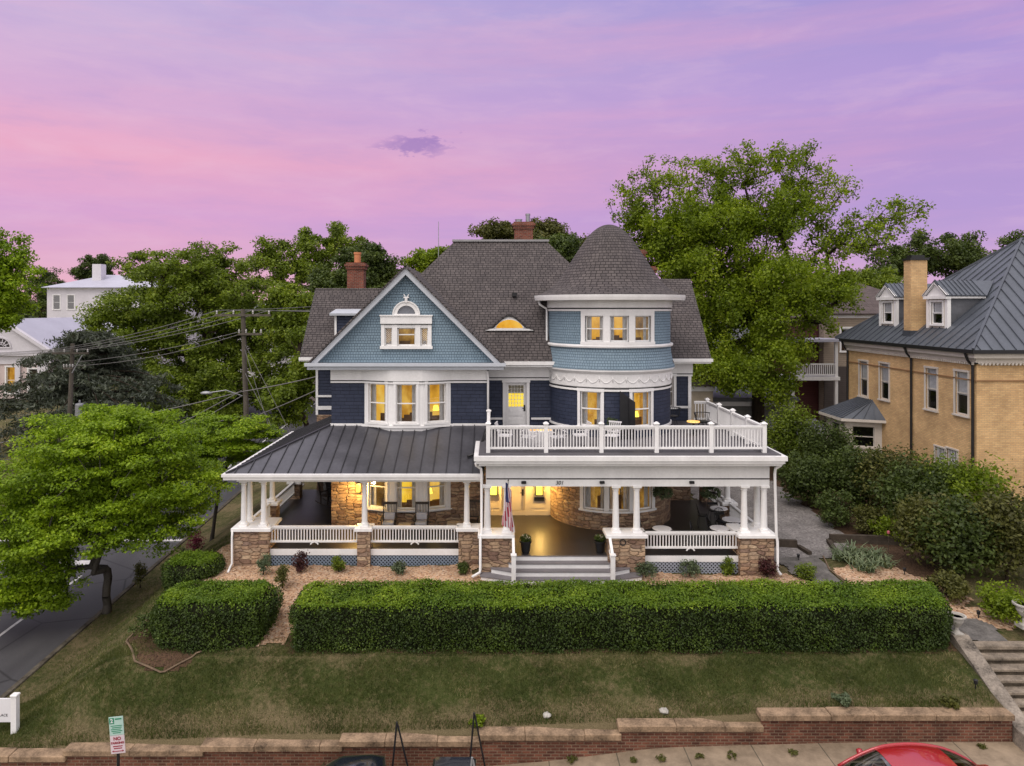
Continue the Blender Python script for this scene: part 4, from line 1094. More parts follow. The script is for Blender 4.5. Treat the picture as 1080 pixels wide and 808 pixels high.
# gutter along the eaves and the beam below
m = MB()
def eave_gutter(m, pts, z1, hgt, dep):
    path_band(m, pts, z1-hgt*.45, z1+.01, -.04, dep); path_band(m, pts, z1-hgt, z1-hgt*.45, -.04, dep*.6)
eave_gutter(m, [(LX,34.0),(LX,LY),(-.45,LY)], LE, .20, .12); m.build('porch_gutter', WHITE2, H_)
m = MB(); path_band(m, [(-9.15,34.0),(-9.15,25.60),(-.45,25.60)], 3.16, 3.36, -.20, .06); m.build('porch_beam', WHITE2, H_)
m = MB(); m.prism([(LX+.05,LY+.05),(-.35,LY+.05),(-.30,28.5),(-6.5,28.5),(-6.5,34),(LX+.05,34)], 3.30, 3.34); m.build('porch_ceiling', WHITE, H_)

# --- right porch: balcony deck, fascia, frieze, beam
PX0, PX1, PY = -0.25, 9.72, 25.0
m = MB(); m.prism([(-.50,24.62),(9.98,24.62),(9.98,32.2),(8.9,32.2),(8.9,32.0),(7.2,32.0),(5,30.3),(2.5,29.9),(-.25,29.9),(-.25,28.5),(-.50,28.5)], 4.24, 4.33); m.build('balcony_deck', DECK, H_)
m = MB(); EP = [(-.50,28.4),(-.50,24.62),(9.98,24.62),(9.98,32.2)]
path_band(m, EP, 4.13, 4.29, -.1, .16); path_band(m, EP, 4.03, 4.13, -.1, .10); path_band(m, EP, 3.93, 4.03, -.1, .0)
m.build('balcony_gutter', WHITE2, H_)
FP = [(PX0,28.4),(PX0,PY),(PX1,PY),(PX1,32.2)]
m = MB(); path_band(m, FP, 3.42, 3.95, -.25, .0); m.build('porch_frieze', WHITE2, H_)
m = MB(); path_band(m, FP, 3.37, 3.42, -.22, -.02); m.build('black_line', BLACK, H_)
m = MB(); path_band(m, FP, 3.13, 3.37, -.25, .0); m.build('porch_beam', WHITE2, H_)
m = MB(); m.prism([(PX0+.1,PY+.1),(PX1-.1,PY+.1),(PX1-.1,32.2),(7,32.2),(2.4,29.95),(PX0+.1,29.9)], 3.44, 3.48); m.build('porch_ceiling', WHITE, H_)
for x in (1.08, 3.83, 6.98): m = MB(); m.bbox(x-.085,x+.085,PY-.09,PY+.01,3.24,3.33,.015); m.build('beam_light', BLACK, H_)
rotF = Matrix.Rotation(PI/2, 4, 'X')
text_mesh('house_number', '301', .19, BLACK, H_, (2.33,PY-.014,3.255), rotF, .008, 'CENTER', .25)

# --- porch floors
m = MB(); m.prism([(-9.25,25.7),(-.50,25.7),(-.50,25.0),(9.75,25.0),(9.75,32.3),(6,32.3),(2.5,30.2),(-.25,30.2),(-.25,28.6),(-6.4,28.6),(-6.4,34.1),(-9.25,34.1)], FZ-.10, FZ); m.build('porch_floor', PORCHFLOOR, H_)

# --- piers
def pier(x0, x1, y0, y1, z1=1.40, capx=.09):
    m = MB(); m.box(x0,x1,y0,y1,-.3,z1); p = m.build('pier', STONE, H_)
    m = MB(); m.bbox(x0-capx,x1+capx,y0-capx,y1+capx,z1,z1+.12,.02); m.build('pier_cap', WHITE2, p); return p
ZT = 1.52
pier(-9.30,-8.05,25.52,26.72); pier(-4.88,-4.42,25.52,25.98); pier(-1.24,-.52,25.52,25.98)
for y in (29.1, 32.6): pier(-9.28,-8.80,y-.24,y+.24)
pier(-.44,.66,24.78,25.45); pier(4.02,5.30,24.78,25.45); pier(8.62,9.80,24.78,25.98); pier(9.36,9.82,28.85,29.33); pier(9.36,9.82,31.9,32.3)
# --- columns
def column(x, y, z0=ZT, z1=3.16, r=.10):
    m = MB(); m.box(x-r*1.45,x+r*1.45,y-r*1.45,y+r*1.45,z0,z0+.06)
    H = z1-z0
    prof = [(r*1.38,z0+.06),(r*1.38,z0+.10),(r*1.12,z0+.13),(r*1.05,z0+.16)]
    for i in range(1,9): t = i/8; prof.append((r*(1.05-.22*t**1.5), z0+.16+(H-.34)*t))
    zt_ = z1-.18; prof += [(r*1.0,zt_+.02),(r*1.0,zt_+.045),(r*.86,zt_+.06),(r*1.05,zt_+.10),(r*1.2,zt_+.12)]
    m.lathe(prof, x, y, 20); m.box(x-r*1.35,x+r*1.35,y-r*1.35,y+r*1.35,z1-.06,z1+.01)
    return m.build('column', WHITE2, H_, smooth=False)
def smooth_sides(o):
    for p in o.data.polygons: p.use_smooth = abs(p.normal.z) < .7 and len(p.vertices) == 4 and p.area < .06
for (x, y) in ((-9.03,25.78),(-8.31,25.78),(-9.03,26.42),(-4.65,25.75),(-.95,25.75),(-9.03,29.1),(-9.03,32.6)): column(x, y)
for (x, y) in ((-.20,25.1),(.48,25.1),(4.33,25.1),(5.07,25.1),(8.86,25.1),(9.56,25.1),(9.56,25.76),(9.58,29.1),(9.58,32.1)): column(x, y, z1=3.14, r=.112)

# --- balustrades
def balustrade(p, q, z0, z1, sp=.105, bw=.034, top=(.11,.06), name='balustrade', foot=False, bot=True):
    """rails, balusters"""
    P = Vector((p[0],p[1],0)); Q = Vector((q[0],q[1],0)); L = (Q-P).length; t = (Q-P)/L
    m = MB()
    m.bar((*P.xy,z1-top[1]/2),(*Q.xy,z1-top[1]/2),*top); m.bar((*P.xy,z1-top[1]-.03),(*Q.xy,z1-top[1]-.03),.05,.06)
    m.bar((*P.xy,z0+.035),(*Q.xy,z0+.035),.07,.07)
    o = m.build(name, WHITE2, H_)
    m = MB(); n = int(L/sp)
    for i in range(n):
        c = P + t*(L*(i+.5)/n); m.bar((c.x,c.y,z0+.06),(c.x,c.y,z1-top[1]-.05),bw)
    m.build('balusters', WHITE2, o)
    if foot:
        c = (P+Q)/2; m = MB(); n_ = Vector((t.y,-t.x,0))
        for s in (-1,1): m.tube([(c.x+s*.02*t.x,c.y+s*.02*t.y-.01,z0+.01),(c.x+s*.09*t.x,c.y+s*.09*t.y-.01,z0-.02),(c.x+s*.14*t.x,c.y+s*.14*t.y-.01,z0-.08)],.028,6)
        m.build('rail_foot', WHITE2, o)
    return o
for (p, q) in (((-8.05,25.74),(-4.88,25.74)),((-4.42,25.74),(-1.24,25.74))): balustrade(p, q, .93, 1.52, foot=True)
balustrade((-9.05,28.86),(-9.05,26.72), .93, 1.52); balustrade((-9.05,32.36),(-9.05,29.34), .93, 1.52); balustrade((-9.05,34),(-9.05,32.84), .93, 1.52)
balustrade((5.30,25.08),(8.62,25.08), .93, 1.52, foot=True)
balustrade((9.6,25.98),(9.6,28.85), .93, 1.52); balustrade((9.6,29.33),(9.6,31.9), .93, 1.52)
# skirts and lattice below the porch floor
LATB = paint('blue_grey_lattice', (0.20,0.25,0.32,1), .6, .1)
VOID = paint('dark_crawl_space', (0.008,0.008,0.009,1), .9)
def skirt(x0, x1, y, z_b, lat):
    m = MB(); m.box(x0,x1,y-.05,y,FZ-.22,FZ-.0); m.build('porch_skirt', WHITE2, H_)
    m = MB(); z0, z1 = z_b, FZ-.22; Hh = z1-z0; st = .13
    j = -Hh
    while j < x1-x0:
        for s in (1,-1):
            a0 = max(0,j); a1 = min(x1-x0, j+Hh)
            if a1 <= a0: continue
            A = (a0, a0-j); B = (a1, a1-j)
            if s < 0: A = (A[0], Hh-A[1]); B = (B[0], Hh-B[1])
            m.bar((x0+A[0],y-.025+.006*s,z0+A[1]),(x0+B[0],y-.025+.006*s,z0+B[1]),.038,.010,up=(0,1,0)) if False else m.bar((x0+A[0],y-.025+.006*s,z0+A[1]),(x0+B[0],y-.025+.006*s,z0+B[1]),.010,.040,up=(0,0,1)) 
        j += st
    l = m.build('lattice', lat, H_)
    m = MB(); m.face([(x0,y+.12,z0-.3),(x1,y+.12,z0-.3),(x1,y+.12,z1+.1),(x0,y+.12,z1+.1)]); m.build('crawl_space', VOID, l)
skirt(-8.05,-4.88,25.72,.08,LATB); skirt(-4.42,-1.24,25.72,.08,LATB); skirt(5.30,8.62,25.04,.06,paint('pale_lattice',(0.33,0.36,0.42,1),.6,.1))
m = MB(); m.face([(-9.2,25.95,-.3),(-9.2,34,-.3),(-9.2,34,.62),(-9.2,25.95,.62)]); m.face([(9.72,25.9,-.3),(9.72,32.2,-.3),(9.72,32.2,.62),(9.72,25.9,.62)]); m.build('porch_side_skirt', paint('grey_skirt',(0.2,0.2,0.2,1),.8,.2), H_)
# --- front steps with canted ends
STEPT = paint('worn_step_paint', (0.17,0.16,0.17,1), .6, .2, 2)
for i in range(4):
    z1 = FZ-.002-.165*i; d = .31*i; e = .30*i
    y0 = 24.98-d
    e = .36*i; poly = [(.66-e,25.2),(.66-e,y0+.34),(.66,y0),(4.02,y0),(4.02+e,y0+.34),(4.02+e,25.2)]
    if i == 0: poly = [(.62,25.4),(.62,24.98),(4.06,24.98),(4.06,25.4)]
    m = MB(); m.prism(poly, z1-.17, z1-.024); s = m.build('step_riser', WHITE2, H_)
    cx = 2.34
    big = [(cx+(x-cx)*1.010, y-.018) for x, y in poly]
    m = MB(); m.prism(big, z1-.024, z1); m.build('step_tread', STEPT, s)
m = MB(); m.prism([(-.55,25.1),(.2,23.82),(4.5,23.82),(5.3,25.1)], -.05, .075); m.build('step_pad', CONCRETE, H_)
for x in (.70, 4.06):
    m = MB(); m.bbox(x-.075,x+.075,24.02,24.17,.02,1.02,.01); m.bbox(x-.10,x+.10,23.995,24.195,1.02,1.07,.015); m.build('newel_post', WHITE2, H_)
    m = MB(); m.bar((x,24.10,.98),(x,24.80,1.45),.09,.07); m.bar((x,24.15,.52),(x,24.80,.96),.05,.06)
    for k in range(5): t = (k+.6)/5.6; m.bar((x,24.1+.7*t,.50+.44*t),(x,24.1+.7*t,.96+.47*t),.03)
    m.build('step_handrail', WHITE2, H_)
# --- balcony railing with capped posts
BR = [(-.17,28.1),(-.17,24.98),(9.52,24.98),(9.52,31.6),(8.60,31.6)]
posts = [(-.17,24.98),(1.86,24.98),(3.80,24.98),(5.74,24.98),(7.66,24.98),(9.52,24.98)] + [(9.52,26.6),(9.52,28.25),(9.52,29.95),(9.52,31.6)] + [(-.17,28.1)]
for (x, y) in posts:
    m = MB(); m.box(x-.07,x+.07,y-.07,y+.07,4.30,5.33); m.bbox(x-.10,x+.10,y-.10,y+.10,5.33,5.365,.01); m.lathe([(.085,5.365),(.06,5.40),(.0,5.42)],x,y,4,caps=False); m.build('balcony_post', WHITE2, H_)
for a, b in zip(posts[0:5], posts[1:6]): balustrade((a[0]+.07,a[1]),(b[0]-.07,b[1]), 4.45, 5.27, .105, .034, name='balcony_railing')
for a, b in zip(posts[5:9], posts[6:10]): balustrade((a[0],a[1]+.07),(b[0],b[1]-.07), 4.45, 5.27, .105, .034, name='balcony_railing')
balustrade((9.45,31.6),(8.93,31.6), 4.45,5.27,.105,.034,name='balcony_railing'); balustrade((-.17,28.03),(-.17,25.05), 4.45,5.27,.105,.034,name='balcony_railing')
# --- downpipes
m = MB(); m.tube([(-.60,24.70,4.02),(-.58,24.75,3.92),(-.42,24.80,3.80),(-.40,24.84,3.6),(-.40,24.84,1.60),(-.44,24.66,1.40),(-.44,24.66,.35),(-.46,24.60,.25),(-.72,24.40,.17)], .048, 8); m.build('downpipe', WHITE2, H_, smooth=True)
m = MB(); m.tube([(10.05,24.70,4.02),(10.0,24.75,3.92),(9.86,24.82,3.80),(9.85,24.86,3.6),(9.85,24.72,1.50),(9.88,24.70,1.3),(9.88,24.70,.3),(9.95,24.55,.18)], .05, 8); m.build('downpipe', WHITE2, H_, smooth=True)
m = MB(); m.tube([(-9.33,25.46,1.45),(-9.34,25.44,1.2),(-9.33,25.42,.28),(-9.36,25.34,.18),(-9.30,24.95,.13)], .04, 8); m.build('downpipe', WHITE2, H_, smooth=True)
m = MB(); m.tube([(-.34,28.42,7.0),(-.22,28.38,6.85),(-.20,28.38,6.6),(-.20,28.38,4.9)], .045, 8); m.build('downpipe', WHITE2, H_, smooth=True)
m = MB(); m.tube([(-.30,27.9,4.62),(-.36,27.3,4.44),(-.50,26.55,4.12),(-.62,26.35,4.02),(-.95,26.2,3.93)], .05, 8); m.build('roof_downpipe', BLACK, H_, smooth=True)
# oil-rubbed ring plaque on the right-hand pier
m = MB(); m.tube([(4.52+.10*math.cos(2*PI*k/16),24.76,1.24+.10*math.sin(2*PI*k/16)) for k in range(17)],.018,6); m.build('pier_ring', BLACK, H_)
for (loc, p) in LAMP_SPOTS: lamp('lantern_light', loc, p, (1.0,0.60,0.17))
# ------------------------------------------------------------------ plants
def unit(v): return v/np.maximum(np.linalg.norm(v, axis=-1, keepdims=True), 1e-9)
def leaf_cloud(C, Rd, per, L, W, rng, up=0.5, shell=0.55, out=0.6):
    """leaf-sized quads spread through soft clumps. C (n,3) centres, Rd (n,3) radii"""
    C = np.asarray(C, float); Rd = np.asarray(Rd, float)
    n = len(C); idx = np.repeat(np.arange(n), per) if np.isscalar(per) else np.repeat(np.arange(n), per)
    N = len(idx)
    d = unit(rng.normal(size=(N,3))); r = rng.random(N)**shell
    P = C[idx] + d*r[:,None]*Rd[idx]
    nrm = unit(rng.normal(size=(N,3)) + np.array([0,0,up*2]) + d*out)
    a = unit(np.cross(nrm, rng.normal(size=(N,3)))); b = np.cross(nrm, a)
    s = rng.uniform(0.65, 1.3, N)[:,None]
    a = a*L*s/2; b = b*W*s/2
    V = np.stack([P-a, P+b-a*0.1, P+a, P-b-a*0.1], 1).reshape(-1,3)
    F = np.arange(4*N).reshape(-1,4)
    return V, F
def skeleton(trunk, targets, rng, seg=3, drop=0.6, jit=0.10):
    """connect every target to the nearest already-grown node; returns nodes, parents"""
    nodes = [np.array(p, float) for p in trunk]; par = [-1]+list(range(len(trunk)-1))
    top = np.array(trunk[-1]); T = np.array(targets, float)
    order = np.argsort(np.linalg.norm(T-top, axis=1))
    base_i = max(0, len(trunk)-3)
    ends = []
    for k in order:
        t = T[k]; A = np.array(nodes[base_i:])
        dv = t-A; dist = np.linalg.norm(dv, axis=1)
        cost = dist + drop*np.maximum(0, A[:,2]-t[2]) + 0.12*np.linalg.norm(A-top, axis=1)
        i = int(np.argmin(cost)) + base_i
        p0 = nodes[i]; L = np.linalg.norm(t-p0); pi = i
        ns = max(1, min(seg, int(L/0.5)))
        for s in range(1, ns+1):
            q = p0+(t-p0)*s/ns
            if s < ns: q = q + rng.normal(size=3)*L*jit*0.5 + np.array([0,0,L*0.06])
            nodes.append(q); par.append(pi); pi = len(nodes)-1
        ends.append(pi)
    return np.array(nodes), np.array(par), ends
def limbs_mesh(nodes, par, r_tip, r_base, k=5, power=0.5):
    n = len(nodes); cnt = np.zeros(n)
    kids = np.zeros(n, int)
    for i in range(n):
        if par[i] >= 0: kids[par[i]] += 1
    cnt[kids == 0] = 1
    for i in range(n-1, 0, -1):
        if par[i] >= 0: cnt[par[i]] += max(cnt[i], 1)*1.0
    rad = r_tip*np.maximum(cnt,1)**power
    rad = np.minimum(rad*(r_base/rad[0]) if rad[0] > r_base else rad, r_base)
    rad[0] = r_base
    child = np.array([i for i in range(n) if par[i] >= 0]); p = nodes[par[child]]; q = nodes[child]
    d = unit(q-p); ref = np.where(np.abs(d[:,2:3]) < .9, np.array([[0,0,1.]]), np.array([[1.,0,0]]))
    s = unit(np.cross(d, ref)); t = np.cross(d, s)
    rq = rad[child]; rp = np.minimum(rad[par[child]], rq*1.35+0.01)
    ang = 2*np.pi*np.arange(k)/k
    ring = lambda c, r: c[:,None,:] + (s[:,None,:]*np.cos(ang)[None,:,None] + t[:,None,:]*np.sin(ang)[None,:,None])*r[:,None,None]
    V = np.concatenate([ring(p, rp), ring(q, rq)], 1).reshape(-1,3)
    m = len(child); base = (np.arange(m)*2*k)[:,None]
    i = np.arange(k); j = (i+1) % k
    F = np.stack([base+i, base+j, base+k+j, base+k+i], -1).reshape(-1,4)
    return V, F

BARK = paint('tree_bark', (0.052,0.038,0.028,1), 0.9, 0.45, 3.5, 0.1, 0, 0.9, streak=True)
BARKG = paint('grey_bark', (0.075,0.068,0.06,1), 0.9, 0.4, 3.5, 0.1, 0, 0.9, streak=True)
LEAF = {
 'bright': leafmat('leaves_bright', (0.082,0.145,0.008,1), (0.245,0.360,0.012,1), (0.38,0.48,0.03,1), trans=.36),
 'fresh': leafmat('leaves_fresh', (0.075,0.118,0.008,1), (0.215,0.290,0.014,1), (0.36,0.42,0.04,1), trans=.40),
 'mid': leafmat('leaves_mid', (0.060,0.092,0.010,1), (0.172,0.235,0.018,1), (0.29,0.34,0.04,1), trans=.32),
 'dark': leafmat('leaves_dark', (0.030,0.048,0.012,1), (0.086,0.122,0.024,1), (0.15,0.19,0.04,1), trans=.28),
 'olive': leafmat('leaves_olive', (0.045,0.048,0.012,1), (0.120,0.125,0.026,1), (0.19,0.17,0.05,1), trans=.25),
 'cedar': leafmat('cedar_needles', (0.034,0.044,0.030,1), (0.095,0.112,0.080,1), (0.16,0.18,0.13,1), trans=.15),
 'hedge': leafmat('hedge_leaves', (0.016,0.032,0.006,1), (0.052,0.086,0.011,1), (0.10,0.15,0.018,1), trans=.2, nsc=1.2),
 'hedge_lit': leafmat('hedge_lit_growth', (0.055,0.110,0.008,1), (0.150,0.235,0.013,1), (0.24,0.33,0.02,1), trans=.25, nsc=.8),
 'red': leafmat('wine_red_leaves', (0.030,0.010,0.012,1), (0.085,0.026,0.026,1), (0.14,0.05,0.04,1), trans=.2),
 'grey': leafmat('grey_green_leaves', (0.050,0.072,0.036,1), (0.13,0.17,0.09,1), (0.19,0.22,0.12,1), trans=.2),
 'pinkfl': leafmat('dark_pink_blossom', (0.10,0.012,0.03,1), (0.22,0.03,0.07,1), (0.32,0.06,0.12,1), trans=.2),
}
def tree(name, label, base, lobes, ncl, per, clump, leaf, kind, seed, r_base=0.3, fork=0.35, flat=0.75, group=None, r_tip=0.012, cat='tree', up=0.5, bark=None, lean=(0,0), shell=.55, minz=None, twig=True, power=.5, empty=0.0, surf=0.45):
    """a tapered trunk, limbs that reach every clump, and leaves in clumps inside the lobes"""
    rng = np.random.default_rng(seed)
    root = thing(name, label, cat, base, 0, group)
    dn = np.array([q[6] if len(q) > 6 else 1.0 for q in lobes]); dn = np.where(dn < .5, dn*.72, dn); lb = np.array([q[:6] for q in lobes], float)          # x y z rx ry rz (density)
    vol = (lb[:,3]*lb[:,4]*lb[:,5])**0.75; dens = None; vol = vol*(1+1.6*(1-np.minimum(dn,1))); pick = rng.choice(len(lb), ncl, p=vol/vol.sum())
    d = unit(rng.normal(size=(ncl,3))); r = rng.random(ncl)**surf
    T = lb[pick,:3] + d*r[:,None]*lb[pick,3:]
    T += rng.normal(size=T.shape)*clump*0.25
    if minz is not None: T[:,2] = np.maximum(T[:,2], minz + rng.random(ncl)*0.6)
    B = np.array(base, float); cz = lb[:,2].mean()
    top = np.array([lb[:,0].mean()*0.6+B[0]*0.4+lean[0], lb[:,1].mean()*0.6+B[1]*0.4+lean[1], B[2]+(cz-B[2])*fork*2])
    trunk = [B + (top-B)*t + np.array([rng.normal(), rng.normal(), 0])*(0.035 if r_base < .3 else .10)*(0 < t < 1) for t in np.linspace(0,1,6)]
    trunk[0][2] -= 0.3
    nodes, par, ends = skeleton(trunk, T, rng)
    V, F = limbs_mesh(nodes, par, r_tip, r_base, power=power)
    np_mesh('trunk', V, F, bark or BARK, root, smooth=True)
    sz = clump*rng.uniform(0.7,1.25,(ncl,1))*(0.55+0.45*np.minimum(dn[pick],1))[:,None]; Rd = np.concatenate([sz, sz, sz*flat], 1)
    pern = np.maximum(2, (per*dn[pick]*rng.uniform(0.5,1.4,ncl)*(rng.random(ncl) > empty))).astype(int)
    V, F = leaf_cloud(T, Rd, pern, leaf, leaf*0.62, rng, up=up, shell=shell)
    np_mesh('crown', V, F, LEAF[kind], root)
    return root

def px(x, y, Y): return ((x-520)*Y/750, Y, HC-(y-325)*Y/750)
def lobe(x, y, Y, rx, ry, dens=1.0):
    c = px(x, y, Y); k = Y/750; return (*c, rx*k, rx*0.85*k, ry*k, dens)

# --- street-side flowering tree with layered sprays, front left
L_ = [lobe(120,470,27.0,95,40), lobe(40,520,26.5,85,42), lobe(165,510,27.5,70,45), lobe(85,545,26.0,80,36), lobe(20,590,26.2,55,38), lobe(150,548,26.6,60,30), lobe(115,446,27.6,55,18), lobe(25,632,25.6,48,26,.8), lobe(55,606,25.8,36,18,.8)]
b = px(112,646,27.0); tree('layered_tree', 'bright green tree with layered sprays on the bank, largest tree beside the side street', (b[0],27.0,hz(b[0],27.0)), L_, 760, 250, .58, .115, 'bright', 3, .24, .22, .36, lean=(.55,0), r_tip=.010, up=.8, surf=.42, bark=BARKG, group=None, minz=-1.7)
L_ = [lobe(235,458,33.5,52,22), lobe(215,485,33,45,28), lobe(270,470,34,28,18)]
b = px(222,563,33.0); tree('layered_tree', 'small bright green tree leaning at the left corner of the porch roof', (b[0],33.0,hz(b[0],33.0)), L_, 200, 220, .55, .125, 'bright', 5, .15, .35, .25, r_tip=.010, up=1.2, surf=.4, bark=BARKG)
# --- big old tree behind the turret
Y = 45.0
L_ = [lobe(790,330,Y,92,58), lobe(740,290,Y,75,50), lobe(842,298,Y-2,68,36), lobe(700,262,Y+1,50,40,.7), lobe(775,240,Y,70,40,.8), lobe(782,385,Y-3,58,38), lobe(745,370,Y,50,40), lobe(672,218,Y+1,38,36,.32), lobe(700,190,Y+1,36,28,.32), lobe(850,205,Y+1,50,34,.25), lobe(895,250,Y,52,26,.35), lobe(880,304,Y-2,38,17), lobe(945,228,Y,40,22,.22), lobe(755,185,Y+1,48,24,.38), lobe(815,172,Y,48,22,.30), lobe(870,185,Y,22,22,.18), lobe(824,408,Y-3,20,17), lobe(720,235,Y,60,30,.5), lobe(820,225,Y,60,30,.4)]
b = px(806,484,43); tree('shade_tree', 'huge spreading tree with airy top, behind the turret and right wing', (b[0],43.5,hz(b[0],43)), L_, 1500, 230, .80, .18, 'fresh', 11, .62, .30, .92, r_tip=.016, up=.35, surf=.55, empty=.06, power=.52)
# --- large tree on the far side of the side street
Y = 66.0
L_ = [lobe(205,330,Y,70,48), lobe(140,345,Y,58,42), lobe(270,345,Y,62,45), lobe(190,290,Y,52,28,.7), lobe(155,280,Y+3,30,18,.5), lobe(225,275,Y+2,36,18,.4), lobe(245,300,Y+2,45,26), lobe(170,390,Y-2,72,38), lobe(250,400,Y-2,62,40), lobe(125,328,Y,26,22), lobe(300,380,Y-3,35,35), lobe(215,425,Y-4,70,28)]
b = px(215,450,Y); tree('shade_tree', 'wide leafy tree behind the two utility poles across the side street', (b[0],Y,hz(b[0],Y)), L_, 820, 240, 1.05, .26, 'mid', 13, .6, .30, .6, r_tip=.03, up=.6, empty=.05)
# --- dark cedar at the left
def cedar():
    rng = np.random.default_rng(21); bx, by = -29.6, 52.0; bz = hz(bx, by); H = 8.5
    root = thing('cedar_tree', 'dark blue-grey cedar with drooping boughs beside the white pediment house', 'tree', (bx,by,bz))
    m = MB(); m.tube([(bx,by,bz-.2),(bx+.1,by,bz+H*.5),(bx,by,bz+H*.97)],[.42,.26,.04],9)
    C = []; Rr = []
    for k in range(104):
        t = rng.random()**.8; z = bz+.7+(H-1.1)*t; L = (9.6*(1-t)**.8+.8)*rng.uniform(.7,1.1); a = rng.uniform(0,2*PI)
        pts = []
        for i in range(6):
            s = i/5; p = (bx+math.cos(a)*L*s, by+math.sin(a)*L*s, z+.5*math.sin(s*PI*.7)-1.1*s*s*(L/6)); pts.append(p)
            if i > 0:
                for _ in range(3):
                    C.append((p[0]+rng.normal()*.45, p[1]+rng.normal()*.45, p[2]-.15*rng.random()-.1)); q = .30+.32*s*rng.uniform(.6,1.2); Rr.append((q*1.25,q*1.25,q*.55))
        m.tube(pts, [.07,.06,.05,.04,.03,.02], 5)
    m.build('trunk', BARK, root)
    V, F = leaf_cloud(C, Rr, 38, .34, .10, rng, up=-.2, shell=.6); np_mesh('crown', V, F, LEAF['cedar'], root)
cedar()
# --- bright tree cut by the left edge of the picture
Y = 40.0
L_ = [lobe(0,290,Y,36,45), lobe(-20,310,Y,40,42), lobe(12,320,Y,22,26), lobe(-30,262,Y,40,25), lobe(20,275,Y,14,10)]
b = px(-38,430,Y); tree('street_tree', 'bright yellow-green tree at the upper left edge of the view', (b[0],Y,hz(b[0],Y)), L_, 200, 200, .62, .17, 'bright', 17, .22, .38, .7, r_tip=.016)
# --- trees beyond the houses: each one a tree of its own
FAR = [
 ('dark round tree farthest left beyond the white far house', 'dark', 126, 440, [lobe(50,312,126,34,28), lobe(35,295,126,22,14)], 31, .9),
 ('small dark tree rising behind the white chimney of the far house', 'dark', 135, 450, [lobe(102,282,135,15,13), lobe(88,288,135,10,7)], 32, .9),
 ('tall rounded tree crowning the hill left of the red chimney', 'mid', 88, 470, [lobe(345,262,88,44,28), lobe(300,270,88,38,22), lobe(330,290,88,60,26), lobe(275,285,88,25,22)], 33, 1.0),
 ('dark green tree close behind the red chimney with clay pot', 'dark', 70, 480, [lobe(385,282,70,34,26), lobe(400,300,70,30,22), lobe(360,300,70,30,25)], 34, .9),
 ('low mid green tree between the wide leafy tree and the left wing', 'mid', 58, 470, [lobe(305,330,58,28,32), lobe(325,390,52,22,40), lobe(300,420,52,22,30)], 35, .75),
 ('pale green tree rising beyond the left slope of the main roof', 'fresh', 75, 480, [lobe(455,277,75,26,19), lobe(480,285,75,20,18)], 36, .8),
 ('thin-topped reddish green tree behind the central chimney', 'olive', 72, 480, [lobe(520,243,72,22,9), lobe(575,242,72,22,10), lobe(545,252,72,40,14), lobe(600,262,72,24,16)], 37, .75),
 ('dark tree between the central chimney and the turret roof', 'dark', 68, 480, [lobe(590,265,68,26,16), lobe(610,280,68,20,20)], 38, .8),
 ('large dark tree beyond the tan house chimney', 'dark', 84, 480, [lobe(990,268,84,48,24), lobe(950,282,84,32,24), lobe(1030,275,84,28,18), lobe(925,300,82,25,22)], 39, 1.0),
 ('dark tree at the right edge beyond the metal roof', 'dark', 90, 480, [lobe(1085,262,90,24,16), lobe(1110,270,90,30,22)], 40, 1.0),
 ('mid green tree between the tan siding house and the metal roof', 'mid', 76, 480, [lobe(905,308,76,34,22), lobe(875,312,76,24,18), lobe(935,305,76,24,20)], 41, .8),
]
for (lab, kind, Y, by, lobes, seed, cl) in FAR:
    c = np.array([q[:3] for q in lobes]).mean(0); bx = c[0]
    tree('background_tree', lab, (bx, Y, hz(bx,Y)), lobes, 160 if len(lobes) > 2 else 90, 200, cl*1.1, .22*cl+.11, kind, seed, .4, .32, .7, r_tip=.03, group='trees beyond the houses', up=.5)
# --- far treeline closing the horizon
rng = np.random.default_rng(55); C = []; Rr = []
for k in range(520):
    a = rng.uniform(-1.05, 1.05); D = rng.uniform(150, 230); x = D*math.tan(a*.62)*1.2; y = D
    z = hz(min(x,590),y); C.append((x,y,z+rng.uniform(1,7.0))); q = rng.uniform(3.0,5.2); Rr.append((q*1.3,q*1.3,q))
V, F = leaf_cloud(C, Rr, 110, 1.3, .9, rng); o = np_mesh('far_woods', V, F, LEAF['dark']); tag(o, kind='stuff')

